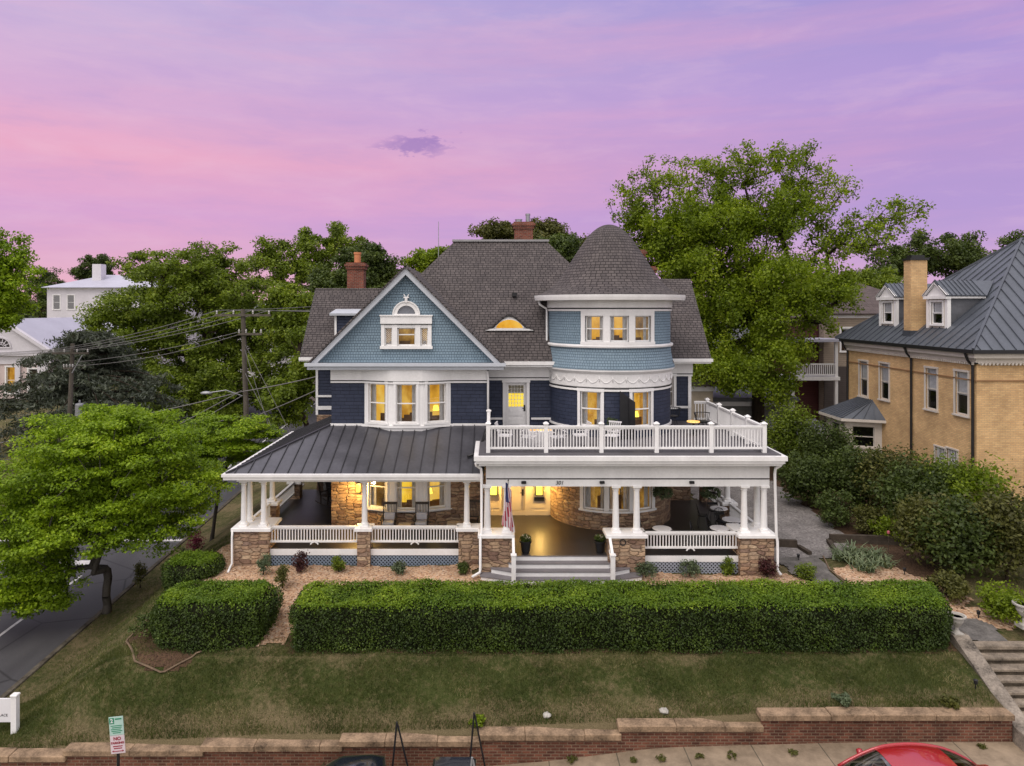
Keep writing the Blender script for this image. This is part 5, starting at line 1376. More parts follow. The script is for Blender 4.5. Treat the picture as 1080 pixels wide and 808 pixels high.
# --- clipped hedges
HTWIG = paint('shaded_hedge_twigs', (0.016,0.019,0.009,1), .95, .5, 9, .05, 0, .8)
def hedge(label, x0, x1, y0, y1, z0, z1, seed, corner=0.0, dens=900, leaf=.062, round_=.16, poly=None, bump=0.13):
    rng = np.random.default_rng(seed)
    root = thing('hedge', label, 'hedge', ((x0+x1)/2,(y0+y1)/2,z0))
    # woody, leaf-dark inner body, slightly lumpy
    nx, ny, nz = max(4,int((x1-x0)/.25)), max(4,int((y1-y0)/.25)), max(4,int((z1-z0)/.2))
    def lump(P, n):
        w = np.sin(P[:,0]*3.1+seed)*np.sin(P[:,1]*3.7+1)*.5+np.sin(P[:,0]*6.7+P[:,2]*5.3)*.3+np.sin(P[:,0]*1.3+P[:,2]*2.9+2)*.5
        dd = np.sort(np.abs(np.stack([np.minimum(P[:,0]-x0,x1-P[:,0]),np.minimum(P[:,1]-y0,y1-P[:,1]),np.minimum(P[:,2]-z0,z1-P[:,2])],1)),1)[:,1]
        return P + n*(w*bump*np.clip(dd/.28,0.0,1))[:,None]
    def ends(P):
        q = P.copy()
        ty = (P[:,1]-y0)/(y1-y0); tx = (P[:,0]-x0)/(x1-x0)
        q[:,0] += corner*np.clip(ty,0,1)*tx
        # rounded vertical corners in plan
        rr = np.minimum(round_*2.2, (y1-y0)*.45)
        for sx in (0,1):
            for sy in (0,1):
                cx = x0+rr if sx == 0 else x1-rr; cy = y0+rr if sy == 0 else y1-rr
                mk = ((P[:,0] < cx) if sx == 0 else (P[:,0] > cx)) & ((P[:,1] < cy) if sy == 0 else (P[:,1] > cy))
                dx = P[:,0]-cx; dy = P[:,1]-cy; cheb = np.maximum(np.abs(dx),np.abs(dy)); eu = np.sqrt(dx*dx+dy*dy)+1e-9
                q[mk,0] = (cx+dx*cheb/eu)[mk] + (corner*np.clip(ty,0,1)*tx)[mk]; q[mk,1] = (cy+dy*cheb/eu)[mk]
        zt = np.clip((P[:,2]-z0)/(z1-z0),0,1); cxm, cym = (x0+x1)/2, (y0+y1)/2
        sh = round_*np.clip((zt-.86)/.14,0,1)**2*.6 + .10*np.clip((.12-zt)/.12,0,1)
        q[:,0] -= np.sign(P[:,0]-cxm)*sh*(np.abs(P[:,0]-cxm) > (x1-x0)/2-.3); q[:,1] -= np.sign(P[:,1]-cym)*sh*(np.abs(P[:,1]-cym) > (y1-y0)/2-.3)
        return q
    faces = [('z',z1,(0,0,1)),('y',y0,(0,-1,0)),('y',y1,(0,1,0)),('x',x0,(-1,0,0)),('x',x1,(1,0,0))]
    Vb = []; Fb = []; off = 0; Vs = []; tops = []
    for ax, v, nrm in faces:
        A, B = {'z':((x0,x1,nx),(y0,y1,ny)),'y':((x0,x1,nx),(z0,z1,nz)),'x':((y0,y1,ny),(z0,z1,nz))}[ax]
        ga, gb = np.meshgrid(np.linspace(*A[:2],A[2]+1), np.linspace(*B[:2],B[2]+1)); ga = ga.ravel(); gb = gb.ravel(); c = np.full_like(ga, v)
        mk = lambda p, q, c_: {'z':np.stack([p,q,c_],1),'y':np.stack([p,c_,q],1),'x':np.stack([c_,p,q],1)}[ax]
        P = lump(mk(ga,gb,c), np.array(nrm)); P = ends(P); P = np.array([(x0+x1)/2,(y0+y1)/2,(z0+z1)/2]) + (P-np.array([(x0+x1)/2,(y0+y1)/2,(z0+z1)/2]))*np.array([1-.14/(x1-x0),1-.14/(y1-y0),1-.16/(z1-z0)])
        w_ = A[2]+1; i, j = np.meshgrid(np.arange(A[2]), np.arange(B[2])); s = (j*w_+i).ravel()+off
        Fb.append(np.stack([s,s+1,s+w_+1,s+w_],1)); Vb.append(P); off += len(P)
        area = (A[1]-A[0])*(B[1]-B[0]); N = int(area*dens*(1.5 if ax == 'z' else 1.15))
        p = rng.uniform(A[0],A[1],N); q = rng.uniform(B[0],B[1],N)
        S = ends(lump(mk(p,q,np.full(N,v)), np.array(nrm))) + np.array(nrm)*rng.normal(0,.035,N)[:,None] + rng.normal(0,.02,(N,3))
        # gaps where the clipped face is thin and shows the wood behind
        gap = np.sin(S[:,0]*2.3+seed)*np.sin(S[:,2]*4.1+S[:,0]*.9)+.6*np.sin(S[:,0]*5.9+S[:,1]*3.3)*np.sin(S[:,2]*7.7+1)+rng.normal(0,.35,N)
        if ax != 'z': S = S[(gap < .95) | (rng.random(N) < .55)]
        N = len(S)
        Vs.append((S, np.tile(np.array(nrm,float),(N,1)), np.full(N, ax == 'z')))
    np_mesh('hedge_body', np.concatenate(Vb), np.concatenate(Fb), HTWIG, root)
    S = np.concatenate([v[0] for v in Vs]); Nn = np.concatenate([v[1] for v in Vs]); top = np.concatenate([v[2] for v in Vs])
    N = len(S)
    nr = unit(rng.normal(size=(N,3))+Nn*.9+np.array([0,0,.35])); a = unit(np.cross(nr, rng.normal(size=(N,3)))); b = np.cross(nr,a)
    sz = rng.uniform(.6,1.35,N)[:,None]*leaf; a = a*sz*.5; b = b*sz*.33
    V = np.stack([S-a,S+b,S+a,S-b],1).reshape(-1,3)
    # new growth on top and just over its edge, lightened to paint in overhead light
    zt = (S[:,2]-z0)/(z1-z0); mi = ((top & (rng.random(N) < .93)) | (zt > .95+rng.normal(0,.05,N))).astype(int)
    np_mesh('hedge_leaves', V, np.arange(4*N).reshape(-1,4), [LEAF['hedge'],LEAF['hedge_lit']], root, mi=mi)
    return root
hedge('long clipped green hedge across the whole front of the house', -5.85, 13.25, 20.5, 22.5, -.62, .78, 71, corner=.65)
hedge('short rounded hedge left of the long hedge, beside the pebble gap', -10.15, -6.65, 20.6, 22.7, -.75, .78, 72, round_=.45, bump=.13)
hedge('low small clipped shrub hedge behind the short hedge on the left', -11.55, -9.6, 24.3, 26.0, -.35, .55, 73, round_=.4, bump=.07)

# --- loose shrubs and border plants
def shrub(name, label, x, y, w_, hgt, kind, seed, n=34, per=70, leaf=.09, z=None, group=None, dep=None, cat='shrub', up=.5, stems=True, flat=.9):
    rng = np.random.default_rng(seed); z = hz(x,y) if z is None else z; dep = dep or w_
    root = thing(name, label, cat, (x,y,z), 0, group)
    d = unit(rng.normal(size=(n,3))); r = rng.random(n)**.45
    T = np.array([x,y,z+hgt*.55]) + d*r[:,None]*np.array([w_*.42,dep*.42,hgt*.42]); T[:,2] = np.maximum(T[:,2], z+hgt*.08)
    cl = min(w_,hgt)*.22+.03
    if stems:
        nodes, par, _ = skeleton([(x,y,z-.08),(x,y,z+hgt*.08),(x,y,z+hgt*.16)], T, rng)
        V, F = limbs_mesh(nodes, par, .006+.002*hgt, .02+.025*hgt, 4); np_mesh('stem', V, F, BARK, root)
    sz = cl*rng.uniform(.7,1.3,(n,1)); V, F = leaf_cloud(T, np.concatenate([sz,sz,sz*flat],1), per, leaf, leaf*.55, rng, up=up)
    np_mesh('foliage', V, F, LEAF[kind], root); return root
def px_ground(x, y):
    Y = 25.0
    for _ in range(60): Y = .5*Y+.5*(HC-hz((x-520)*Y/750,Y))*750/(y-325)
    return (x-520)*Y/750, Y
BG = 'shrubs along the drive by the tan house'
SH = [  # px x, px y of foot, width, height, kind, label
 (838,505,3.2,4.2,'mid','tall bright shrub nearest the balcony corner at the head of the drive'),
 (872,515,3.0,3.4,'dark','dark shrub below the oriel bay of the tan house'),
 (850,535,2.6,2.4,'dark','low dark shrub at the gravel edge below the tallest shrub'),
 (905,540,3.2,3.0,'dark','broad dark shrub between the oriel bay and the timber bed'),
 (945,548,3.2,3.2,'olive','olive shrub under the first upper windows of the tan house'),
 (966,566,3.0,3.0,'dark','dark shrub left of the barred double window'),
 (1000,565,2.8,3.3,'mid','leafy shrub directly under the barred double window'),
 (1035,575,2.8,3.2,'fresh','fresh green shrub at the brick corner of the tan house'),
 (985,598,2.6,2.5,'olive','olive shrub behind the right pebble bed'),
 (1012,608,2.6,2.6,'dark','dark glossy shrub at the right end of the pebble bed'),
 (1062,612,2.8,3.0,'olive','brownish shrub at the right edge of the view'),
 (884,556,2.0,1.5,'dark','low dark shrub spilling toward the gravel, left of the timber bed'),
 (918,566,1.7,1.3,'olive','low olive shrub directly behind the timber bed'),
 (935,572,1.5,1.0,'fresh','small yellow-green bush beside the timber bed'),
 (1000,632,1.4,.8,'olive','low spreading shrub behind the end of the long hedge'),
 (1058,655,1.7,1.15,'fresh','bright leafy bush at the head of the concrete steps'),
]
for i, (a, b_, w_, hg, kd, lab) in enumerate(SH):
    X, Y = px_ground(a, b_); big = w_ > 2
    shrub('shrub', lab, X, Y, w_, hg, kd, 200+i, 90 if big else 40, 85 if big else 70, .15 if big else .11, group=BG)
LB = [(318,600,.45,.55,'grey','sparse pale shrub in the pebble gap right of the short hedge',14,26), ]
SM = [
 ('border_plant',278,607,.5,.8,'grey','sparse upright plant in front of the corner stone pier'),
 ('border_plant',298,621,.5,.8,'olive','sparse upright plant in the pebble gap between the hedges'),
 ('border_plant',317,604,.6,.75,'red','dark red plant in front of the left lattice panel'),
 ('border_plant',357,604,.5,.62,'mid','small rounded bush in front of the left lattice near the middle pier'),
 ('border_plant',420,606,.5,.45,'grey','low grey-green tuft in front of the second lattice panel'),
 ('border_plant',488,606,.45,.4,'dark','dark low plant by the pier left of the downpipe'),
 ('border_plant',681,610,1.0,.55,'grey','spreading grey-green plant right of the front steps'),
 ('border_plant',727,608,.85,.6,'grey','grey-green clump before the middle of the right lattice'),
 ('border_plant',767,607,.5,.6,'mid','upright green bush before the right end of the right lattice'),
 ('border_plant',809,610,.65,.7,'red','dark red bush at the right corner pier'),
 ('border_plant',850,611,.85,.5,'mid','bushy green plant at the left edge of the garden path'),
 ('border_plant',205,583,.8,.95,'pinkfl','dark pink flowering bush on the bank left of the porch'),
 ('border_plant',196,595,.9,.7,'dark','dark leafy plant beside the pink flowering bush'),
 ('border_plant',157,668,1.2,.55,'dark','dark leafy clump in the edged bed before the short hedge'),
 ('border_plant',265,520,1.5,1.6,'olive','tall olive bush outside the side porch rail'),
 ('border_plant',283,505,1.4,1.8,'pinkfl','pink flowering bush far along the side porch'),
 ('grass_tuft',503,766,.45,.28,'fresh','yellow-green tuft growing over the coping by the truck rack'),
 ('grass_tuft',888,742,.5,.22,'grey','green strappy tuft in the lawn above the right end of the wall'),
 ('grass_tuft',1003,744,.7,.22,'olive','flat olive mound of weeds beside the top of the coping near the steps'),
 ('border_plant',148,620,.6,1.2,'olive','thin leggy shrub beside the trunk of the layered tree'),
]
for i, (nm, a, b_, w_, hg, kd, lab) in enumerate(SM):
    X, Y = px_ground(a, b_); shrub(nm, lab, X, Y, w_, hg, kd, 300+i, 22, 46, .075, cat='plant')
for i, (a, b_, s_, lab) in enumerate(((603,803,.30,'weed in the pavement crack farthest left'),(668,803,.16,'smallest weed in the pavement crack'),(697,801,.26,'weed in the pavement below the second coping'),(738,799,.2,'weed between the two broad pavement weeds'),(772,798,.40,'broadest weed patch at the foot of the wall'),(836,795,.22,'small weed at the foot of the wall left of the red car'),(1037,789,.25,'weed at the foot of the wall behind the red car'))):
    Y = 18.2; X = (a-520)*Y/750; z = float(np.interp(X,XS,ZS))+.04; Y = (HC-z)*750/(b_-325); X = (a-520)*Y/750
    shrub('pavement_weed', lab, X, min(Y,18.35), s_*1.2, .08, 'olive', 330+i, 14, 20, .045, z=z, cat='weed', group='weeds along the pavement', stems=False)
# strap-leaved clumps by the drive
def irises():
    spots = [(888,590),(905,596),(922,590),(900,585),(930,597),(912,602)]
    labs = ['strap-leaved clump at the left end of the timber bed','strap-leaved clump in the front middle of the timber bed','strap-leaved clump against the timber sleepers','strap-leaved clump at the back left of the timber bed','strap-leaved clump at the right of the timber bed','low strap-leaved clump spilling over the path kerb']
    for i, (a, b_) in enumerate(spots):
        X, Y = px_ground(a, b_); z = hz(X,Y); rng = random.Random(400+i)
        m = MB()
        for _ in range(60):
            an = rng.uniform(0,2*PI); L = rng.uniform(.55,1.0); w_ = rng.uniform(.03,.055); ox, oy = rng.gauss(0,.14), rng.gauss(0,.14); pts = []
            for k in range(5):
                s = k/4; rr = L*.62*s; zz = L*(.95*s-.55*s*s*rng.uniform(.8,1.4)); pts.append(Vector((X+ox+math.cos(an)*rr, Y+oy+math.sin(an)*rr, z+max(zz,.02))))
            sd = Vector((-math.sin(an),math.cos(an),0))*w_
            for k in range(4):
                f0 = 1-k/4.4; f1 = 1-(k+1)/4.4; m.face([pts[k]-sd*f0,pts[k]+sd*f0,pts[k+1]+sd*f1,pts[k+1]-sd*f1])
        tag(m.build('strap_leaf_plant', LEAF['grey']), labs[i], 'plant', 'strap-leaved plants by the drive')
irises()
# ground-hugging blades over the bank
def blades():
    rng = np.random.default_rng(91); N = 190000
    x = rng.uniform(-14.6,13.4,N); y = rng.uniform(18.8,21.2,N)
    ex = rng.uniform(-14.7,-9.5,30000); ey = rng.uniform(20.5,30,30000)
    x = np.concatenate([x,ex]); y = np.concatenate([y,ey])
    f = np.sin(x*1.9+np.sin(y*2.3)*1.5)*np.sin(y*2.7+x*.6)+rng.normal(0,.55,len(x)); k = f > -.35; x = x[k]; y = y[k]; N = len(x)
    z = h(x,y); an = rng.uniform(0,2*PI,N); hh = rng.uniform(.03,.09,N)*(1+.9*(rng.random(N) < .06))*np.where(y < 18.98,1.5,1); w_ = rng.uniform(.005,.010,N)
    t = np.stack([np.cos(an),np.sin(an),np.zeros(N)],1); P = np.stack([x,y,z-.005],1)
    tip = P + np.stack([rng.normal(0,.03,N),rng.normal(0,.03,N),hh],1)
    V = np.stack([P-t*w_[:,None],P+t*w_[:,None],tip],1).reshape(-1,3)
    o = np_mesh('grass', V, np.arange(3*N).reshape(-1,3), GRASSM); tag(o, kind='stuff')
GRASSM = leafmat('grass_blades', (0.038,0.056,0.012,1), (0.105,0.122,0.032,1), (0.34,0.29,0.15,1), trans=.25, nsc=1.0)
blades()
# ------------------------------------------------------------------ retaining wall, steps, neighbours
RBRICK = brickmat('weathered_red_brick', lin(132,84,66,.85), lin(92,56,46,.85), lin(146,124,104,.75), .215, .078, .012, .5, .7, .92, .012, .45, 1.6, dirt=1)
SANDST = paint('sandstone_coping', (0.32,0.225,0.145,1), .88, .55, 2.6, .2, 0, .7)
rw = thing('retaining_wall', 'stepped red brick retaining wall with sandstone coping along the pavement', 'wall', (0,18.5,-2))
for (a, b, z) in WALL_SEG:
    m = MB(); m.box(a,b-.003,18.48,18.74,float(np.interp(a,XS,ZS))-.4,z-.15); s = m.build('brick_panel', RBRICK, rw)
    # coping in slabs of uneven length with worn joints
    r_ = random.Random(int(a*10)); x = a-.06
    while x < b-.2:
        L = r_.uniform(1.0,1.9); e = min(x+L, b+.02)
        if b-e < .5: e = b+.02
        dz = r_.uniform(-.016,.012); m = MB(); m.bbox(x+.004,e-.004,18.40+r_.uniform(-.01,.01),18.78,z-.15,z+dz,.018); m.build('coping', SANDST, s); x = e
# front steps up the bank
TREADC = paint('worn_step_concrete', (0.27,0.225,0.175,1), .88, .5, 3.0, .2, 0, .4); RISERC = paint('stained_shaded_riser_concrete', (0.10,0.08,0.058,1), .9, .6, 3.5, .2, 0, .5)  # riser colour holds stain plus painted-in shade to set off the treads
st = thing('garden_steps', 'weathered concrete steps up the bank at the right with cheek walls', 'steps', (14.6,19.6,-1.9))
for i in range(9):
    y0 = 20.95-.30*i; z1 = -.42-.168*i
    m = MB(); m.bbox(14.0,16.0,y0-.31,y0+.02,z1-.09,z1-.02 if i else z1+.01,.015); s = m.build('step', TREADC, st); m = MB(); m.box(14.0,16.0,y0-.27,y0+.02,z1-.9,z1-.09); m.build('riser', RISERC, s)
for (x0, x1) in ((13.52,13.98),(16.02,16.4)):
    pts = [(18.25,-1.55),(18.25,-2.3),(21.2,-1.2),(21.2,-.22),(20.9,-.22)]
    m = MB(); m.extrude([(x0,p[0],p[1]) for p in pts], (x1-x0,0,0)); m.build('cheek_wall', CONCRETE, st)
    m = MB(); m.bbox(x0-.03,x1+.03,18.02,18.42,-2.3,-1.42,.03); m.build('cheek_pier', CONCRETE, st)
hr = thing('handrail', 'black iron handrail down the right side of the concrete steps', 'handrail', (15.5,20,-1))
m = MB(); m.tube([(15.92,20.9,.62),(15.92,18.5,-.75)],.022,6); m.tube([(15.92,20.9,-.08),(15.92,18.5,-1.3)],.016,6); m.build('rail', BLACK, hr)
m = MB()
for k in range(13): t = k/12; m.bar((15.92,20.9-2.4*t,-.2-1.37*t),(15.92,20.9-2.4*t,.62-1.37*t),.018)
m.build('bars', BLACK, hr)
STONEW = paint('pale_cast_stone', (0.46,0.44,0.40,1), .8, .3, 4, .2, 0, .4)
def urn(x, y, z, label, s=1.0):
    o = thing('garden_urn', label, 'urn', (x,y,z), 0, 'cast stone urns by the steps')
    m = MB(); m.box(x-.15*s,x+.15*s,y-.15*s,y+.15*s,z-.03,z+.07*s); m.lathe([(.12*s,z+.07*s),(.06*s,z+.14*s),(.05*s,z+.22*s),(.12*s,z+.30*s),(.19*s,z+.42*s),(.20*s,z+.54*s)],x,y,18); m.build('bowl', STONEW, o, smooth=False)
    m = MB(); m.lathe([(.20*s,z+.54*s),(.27*s,z+.56*s),(.27*s,z+.60*s),(.22*s,z+.60*s),(.18*s,z+.53*s),(0.01,z+.52*s)],x,y,18); m.build('rim', STONEW, o)
urn(13.72,21.05,-.25,'pale stone urn beside the end of the long hedge',.95); urn(15.95,21.35,-.15,'pale stone urn at the right edge beside the iron handrail',1.15)
# timber beds
TIMB = paint('weathered_timber', (0.075,0.06,0.046,1), .85, .4, 2.5, .2, 0, .6)
def sleepers(label, segs):
    o = thing('timber_bed', label, 'garden bed', (segs[0][0][0],segs[0][0][1],.1), 0, 'timber edged beds by the drive')
    for (p, q, z) in segs: m = MB(); m.bar((p[0],p[1],z),(q[0],q[1],z),.16,.17); m.build('sleeper', TIMB, o)
sleepers('grey timber sleeper bed behind the strap-leaved plants', [((13.3,28.2),(16.0,27.9),.17),((13.35,28.2),(15.9,27.95),.35),((16.0,27.9),(16.3,27.0),.17),((13.3,28.2),(13.0,27.0),.17)])
sleepers('short timber sleeper bed at the right corner of the porch', [((10.3,27.7),(11.8,27.5),.17),((10.35,27.7),(11.75,27.5),.34),((11.8,27.5),(11.9,26.7),.17)])
BRKEDGE = paint('brick_edging', lin(146,124,100,.6), .85, .35, 5)
for (lab, pts) in (('thin rusty edging curving beside the garden path', [(12.3,26.5),(11.95,25.3),(11.95,24.2),(12.05,23.0)]), ('brick edging curving round the dark leafy clump', [(-10.8,22.7),(-11.0,21.3),(-10.2,20.25),(-9.3,20.0),(-8.4,20.5)])):
    m = MB(); n = 30; P = []
    for k in range(n+1):
        t = k/n*(len(pts)-1); i = min(int(t),len(pts)-2); f_ = t-i; x = pts[i][0]*(1-f_)+pts[i+1][0]*f_; y = pts[i][1]*(1-f_)+pts[i+1][1]*f_; P.append((x,y,hz(x,y)+.06))
    m.tube(P,.028,5); tag(m.build('bed_edging', BRKEDGE), lab, 'edging')
X, Y = px_ground(937,592); m = MB(); m.tube([(X,Y,hz(X,Y)),(X,Y,hz(X,Y)+1.0)],.012,5); mk = thing('marker_stake','thin marker stake with a pink top behind the timber bed','marker',(X,Y,hz(X,Y))); m.build('stake',TIMB,mk); m = MB(); m.lathe([(.0,hz(X,Y)+.98),(.05,hz(X,Y)+1.03),(.05,hz(X,Y)+1.10),(0,hz(X,Y)+1.14)],X,Y,8); m.build('cap',paint('pink_plastic',(0.5,.12,.16,1),.5),mk)
for (a,b_,lab) in ((842,592,'small black path light beside the short timber bed'),(954,607,'small black path light in the right pebble bed'),(1032,653,'small black path light by the pebbles at the step landing'),(1029,727,'black path light on the cheek wall of the steps, nearer the top')):
    X, Y = px_ground(a,b_); z = hz(X,Y); o = thing('path_light', lab, 'garden light', (X,Y,z)); m = MB(); m.tube([(X,Y,z-.1),(X,Y,z+.16)],.015,6); m.build('stake',BLACK,o); m = MB(); m.lathe([(.035,z+.14),(.05,z+.16),(.05,z+.24),(.065,z+.25),(0.01,z+.28)],X,Y,10); m.build('lamp_head',BLACK,o)
for (a,b_,lab,s) in ((577,758,'white stone in the grass above the sandstone coping, left one',.12),(700,748,'white stone in the grass above the sandstone coping, right one',.13)):
    Y = 19.0; X = (a-520)*Y/750; z = hz(X,Y); rng = np.random.default_rng(a); m = MB()
    m.lathe([(.01,z-.03),(s*.9,z),(s,z+s*.3),(s*.7,z+s*.6),(.01,z+s*.7)],X,Y,9); m.v = [(v[0]+rng.normal()*s*.06,v[1]+rng.normal()*s*.06,v[2]+rng.normal()*s*.04) for v in m.v]; tag(m.build('garden_stone',STONEW),lab,'stone')

# ------------------------------------------------------------------ tan brick house on the right
TAN = brickmat('tan_brick', lin(232,194,140,.9), lin(214,174,124,.9), lin(204,176,142,.75), .22,.075,.009,.5,.35,.9,.006,.30,.7)
SLATE = paint('blue_grey_slate', (0.12,0.125,0.14,1), .6, .3, 3)
BMETAL = paint('blue_grey_metal_roof', (0.095,0.108,0.13,1), .42, .2, 1.0, .5, .2)
BSEAM = paint('blue_grey_metal_seam', (0.075,0.085,0.105,1), .45, .2, 1.0, .5, .2)
CREAMT = paint('cream_trim', (0.60,0.55,0.49,1), .6, .1, 1.5)
tb = thing('brick_house', 'tan brick house with dark standing-seam roof, dormers and square chimney', 'house', (26,35,0))
bx, by0, by1, bz1 = 20.4, 30.0, 41.0, 7.25
wf = flat_f((bx,by1),(bx,by0)); L = wf.len
U = lambda y: by1-y
def pw(pxx, top, bot, Wd=.85):
    Y = bx*750/(pxx-520); zt_ = HC-(top-325)*Y/750; zb = HC-(bot-325)*Y/750; return (U(Y)-Wd/2, U(Y)+Wd/2, zb, zt_)
wins = [pw(911,381,418), pw(933,383.5,421.5), pw(982.5,388.5,432), pw(1014.5,392,437.5)]
dbl = [pw(992,472,506,.72), pw(1004.5,474,508,.72)]
m = MB(); wall(m, wf, 0, L, -.3, bz1, wins+dbl); ff = flat_f((bx,by0),(bx+14,by0)); FWN = [(2.1,3.0,4.6,6.6),(5.2,6.1,4.6,6.6),(2.1,3.0,1.0,3.0)]
wall(m, ff, 0, 14, -.3, bz1, FWN); wall(m, flat_f((bx+14,by1),(bx,by1)), 0, 14, -.3, bz1); wall(m, flat_f((bx+14,by0),(bx+14,by1)), 0, 11, -.3, bz1); m.build('brick_wall', TAN, tb)
for w_ in wins: window(wf, *w_, tb, 'blind', False, .09, True, True, CREAMT)
for w_ in FWN: window(ff, *w_, tb, 'blind', False, .09, True, True, CREAMT)
for w_ in dbl:
    q = window(wf, *w_, tb, None, False, .07, True, True, CREAMT); m = MB()
    for k in range(1,7): u = w_[0]+(w_[1]-w_[0])*k/7; m.bar(wf(u,w_[2]+(w_[3]-w_[2])*.45,.0),wf(u,w_[3],.0),.02)
    m.build('window_bars', WHITE2, q)
m = MB(); CP = [(bx,by1),(bx,by0),(bx+14,by0)]
path_band(m, CP, 7.10, 7.30, -.02, .10); path_band(m, CP, 7.30,7.50,-.02,.30); m.build('cornice', CREAMT, tb)
m = MB()
for k in range(70): y = by1-.1-k*(by1-by0)/70; m.box(bx-.17,bx-.09,y-.05,y+.02,7.0,7.10)
for k in range(60): x = bx+.1+k*.16; m.box(x,x+.07,by0-.17,by0-.09,7.0,7.10)
m.box(bx-.10,bx-.0,by0-.10,by1,7.04,7.10); m.box(bx-.1,bx+14,by0-.10,by0,7.04,7.10); m.build('dentil_molding', CREAMT, tb)
m = MB(); path_band(m, [(bx-.02,by1),(bx-.02,by0-.02),(bx+14,by0-.02)], 6.30,6.36,-.02,.025); m.build('string_course', paint('tan_string',lin(170,130,90,.7),.9), tb)
m = MB(); path_band(m, CP, 7.50, 7.66, -.3, .46); m.build('gutter', BLACK, tb)
ex0, ey0, ey1, ez = bx-.46, by0-.46, by1+.46, 7.66
ridge_x, ridge_y, rz = 26.4, 35.5, 12.85
A0 = (ex0,ey0,ez); A1 = (ex0,ey1,ez); Pk = (ridge_x,ridge_y,rz); Pk2 = (ridge_x+6,ridge_y,rz); B0 = (bx+14.5,ey0,ez); B1 = (bx+14.5,ey1,ez)
m = MB(); slab(m,[A1,A0,Pk],.06); slab(m,[A0,B0,Pk2,Pk],.06); slab(m,[B1,A1,Pk,Pk2],.06); slab(m,[B0,B1,Pk2],.06); br = m.build('metal_roof', BMETAL, tb)
m = MB(); n = 24
def tri_seams(m, a, b, p, n):
    a, b, p = Vector(a), Vector(b), Vector(p); mid = (b-a); Lh = mid.length; d = mid/Lh
    foot = a + d*((p-a).dot(d)); s = (p-a).dot(d); v = p-foot
    for k in range(1,n):
        u = Lh*k/n; t = u/s if u < s else (Lh-u)/(Lh-s)
        q0 = a+d*u+Vector((0,0,.02)); m.bar(q0, q0+v*max(t-.01,.02), .035,.06)
tri_seams(m, A0, A1, Pk, 22)
for k in range(0,28):
    x = ex0+.3+k*.5; t = min(1,(x-ex0)/(ridge_x-ex0)); q = (x,ey0+(ridge_y-ey0)*t,ez+(rz-ez)*t+.02); m.bar((x,ey0,ez+.02),q,.035,.06)
m.bar((A0[0],A0[1],A0[2]+.04),(Pk[0],Pk[1],Pk[2]+.04),.10,.08); m.bar((A1[0],A1[1],A1[2]+.04),(Pk[0],Pk[1],Pk[2]+.04),.10,.08); m.bar((Pk[0],Pk[1],Pk[2]+.04),(Pk2[0],Pk2[1],Pk2[2]+.04),.10,.08)
m.build('standing_seams', BSEAM, br)
# dormers facing left
slope = (rz-ez)/(ridge_x-ex0)
def dormer(yc, wd=1.42):
    xf = 20.95; zb = ez+(xf-ex0)*slope-.05; zt_ = 9.85; zr_ = 10.62; xr = ex0+(zr_-ez)/slope; xt = ex0+(zt_-ez)/slope
    f_ = flat_f((xf,yc+wd/2),(xf,yc-wd/2)); g = MB(); wall(g, f_, 0, wd, zb, zt_, [(.27,wd-.27,zb+.22,zt_-.15)]); d = g.build('dormer', CREAMT, tb)
    window(f_, .27, wd-.27, zb+.22, zt_-.15, tb, 'blind', False, .07, True, True, WHITE2)
    for s in (-1,1): m = MB(); y = yc+s*(wd/2-.01); m.face([(xf+.06,y,zb),(xt,y,zt_),(xf+.06,y,zt_)] if s < 0 else [(xf+.06,y,zb),(xf+.06,y,zt_),(xt,y,zt_)]); m.build('dormer_cheek', SLATE, d)
    m = MB(); m.box(xf-.10,xt,yc-wd/2-.14,yc-wd/2+.05,zt_,zt_+.12); m.box(xf-.10,xt,yc+wd/2-.05,yc+wd/2+.14,zt_,zt_+.12); m.box(xf-.14,xf+.1,yc-wd/2-.16,yc+wd/2+.16,zt_-.02,zt_+.13)
    for s in (-1,1): m.box(xf-.03,xf+.14,yc+s*wd/2-.09,yc+s*wd/2+.09,zb-.02,zt_)
    m.extrude([(xf-.04,yc-wd/2-.05,zt_+.12),(xf-.04,yc+wd/2+.05,zt_+.12),(xf-.04,yc,zr_-.05)],(.06,0,0)); 
    for s in (-1,1): m.bar((xf-.10,yc+s*(wd/2+.2),zt_+.13),(xf-.10,yc,zr_+.0),.12,.10)
    m.build('dormer_trim', WHITE2, d)
    m = MB(); q = wd/2+.22
    for s in (-1,1): slab(m,[(xf-.16,yc+s*q,zt_+.14),(xf-.16,yc,zr_+.08),(xr,yc,zr_+.08),(xt,yc+s*q,zt_+.14)],.05)
    for s in (-1,1):
        for k in range(9): t = k/8; x = xf-.1+t*(xt-xf); m.bar((x,yc+s*q,zt_+.17),(x,yc,zr_+.11),.03,.05)
    m.build('dormer_roof', BMETAL, d)
dormer(33.55); dormer(37.75)
m = MB(); m.box(20.42,21.22,34.75,35.35,7.0,11.75); c = m.build('chimney', TAN, tb)
m = MB(); m.box(20.36,21.28,34.69,35.41,11.75,11.86); m.box(20.5,21.14,34.83,35.27,11.86,12.0); m.build('chimney_cap', BLACK, c)
m = MB(); m.box(20.38,21.26,34.71,35.39,7.6,8.3); m.build('chimney_flashing', BSEAM, c)
for y in (by1-.25, 34.55, by0+.12): m = MB(); m.tube([(bx-.42,y,7.5),(bx-.30,y,7.2),(bx-.09,y,6.95),(bx-.09,y,-.1)],.055,8); m.build('downpipe', BLACK, tb)
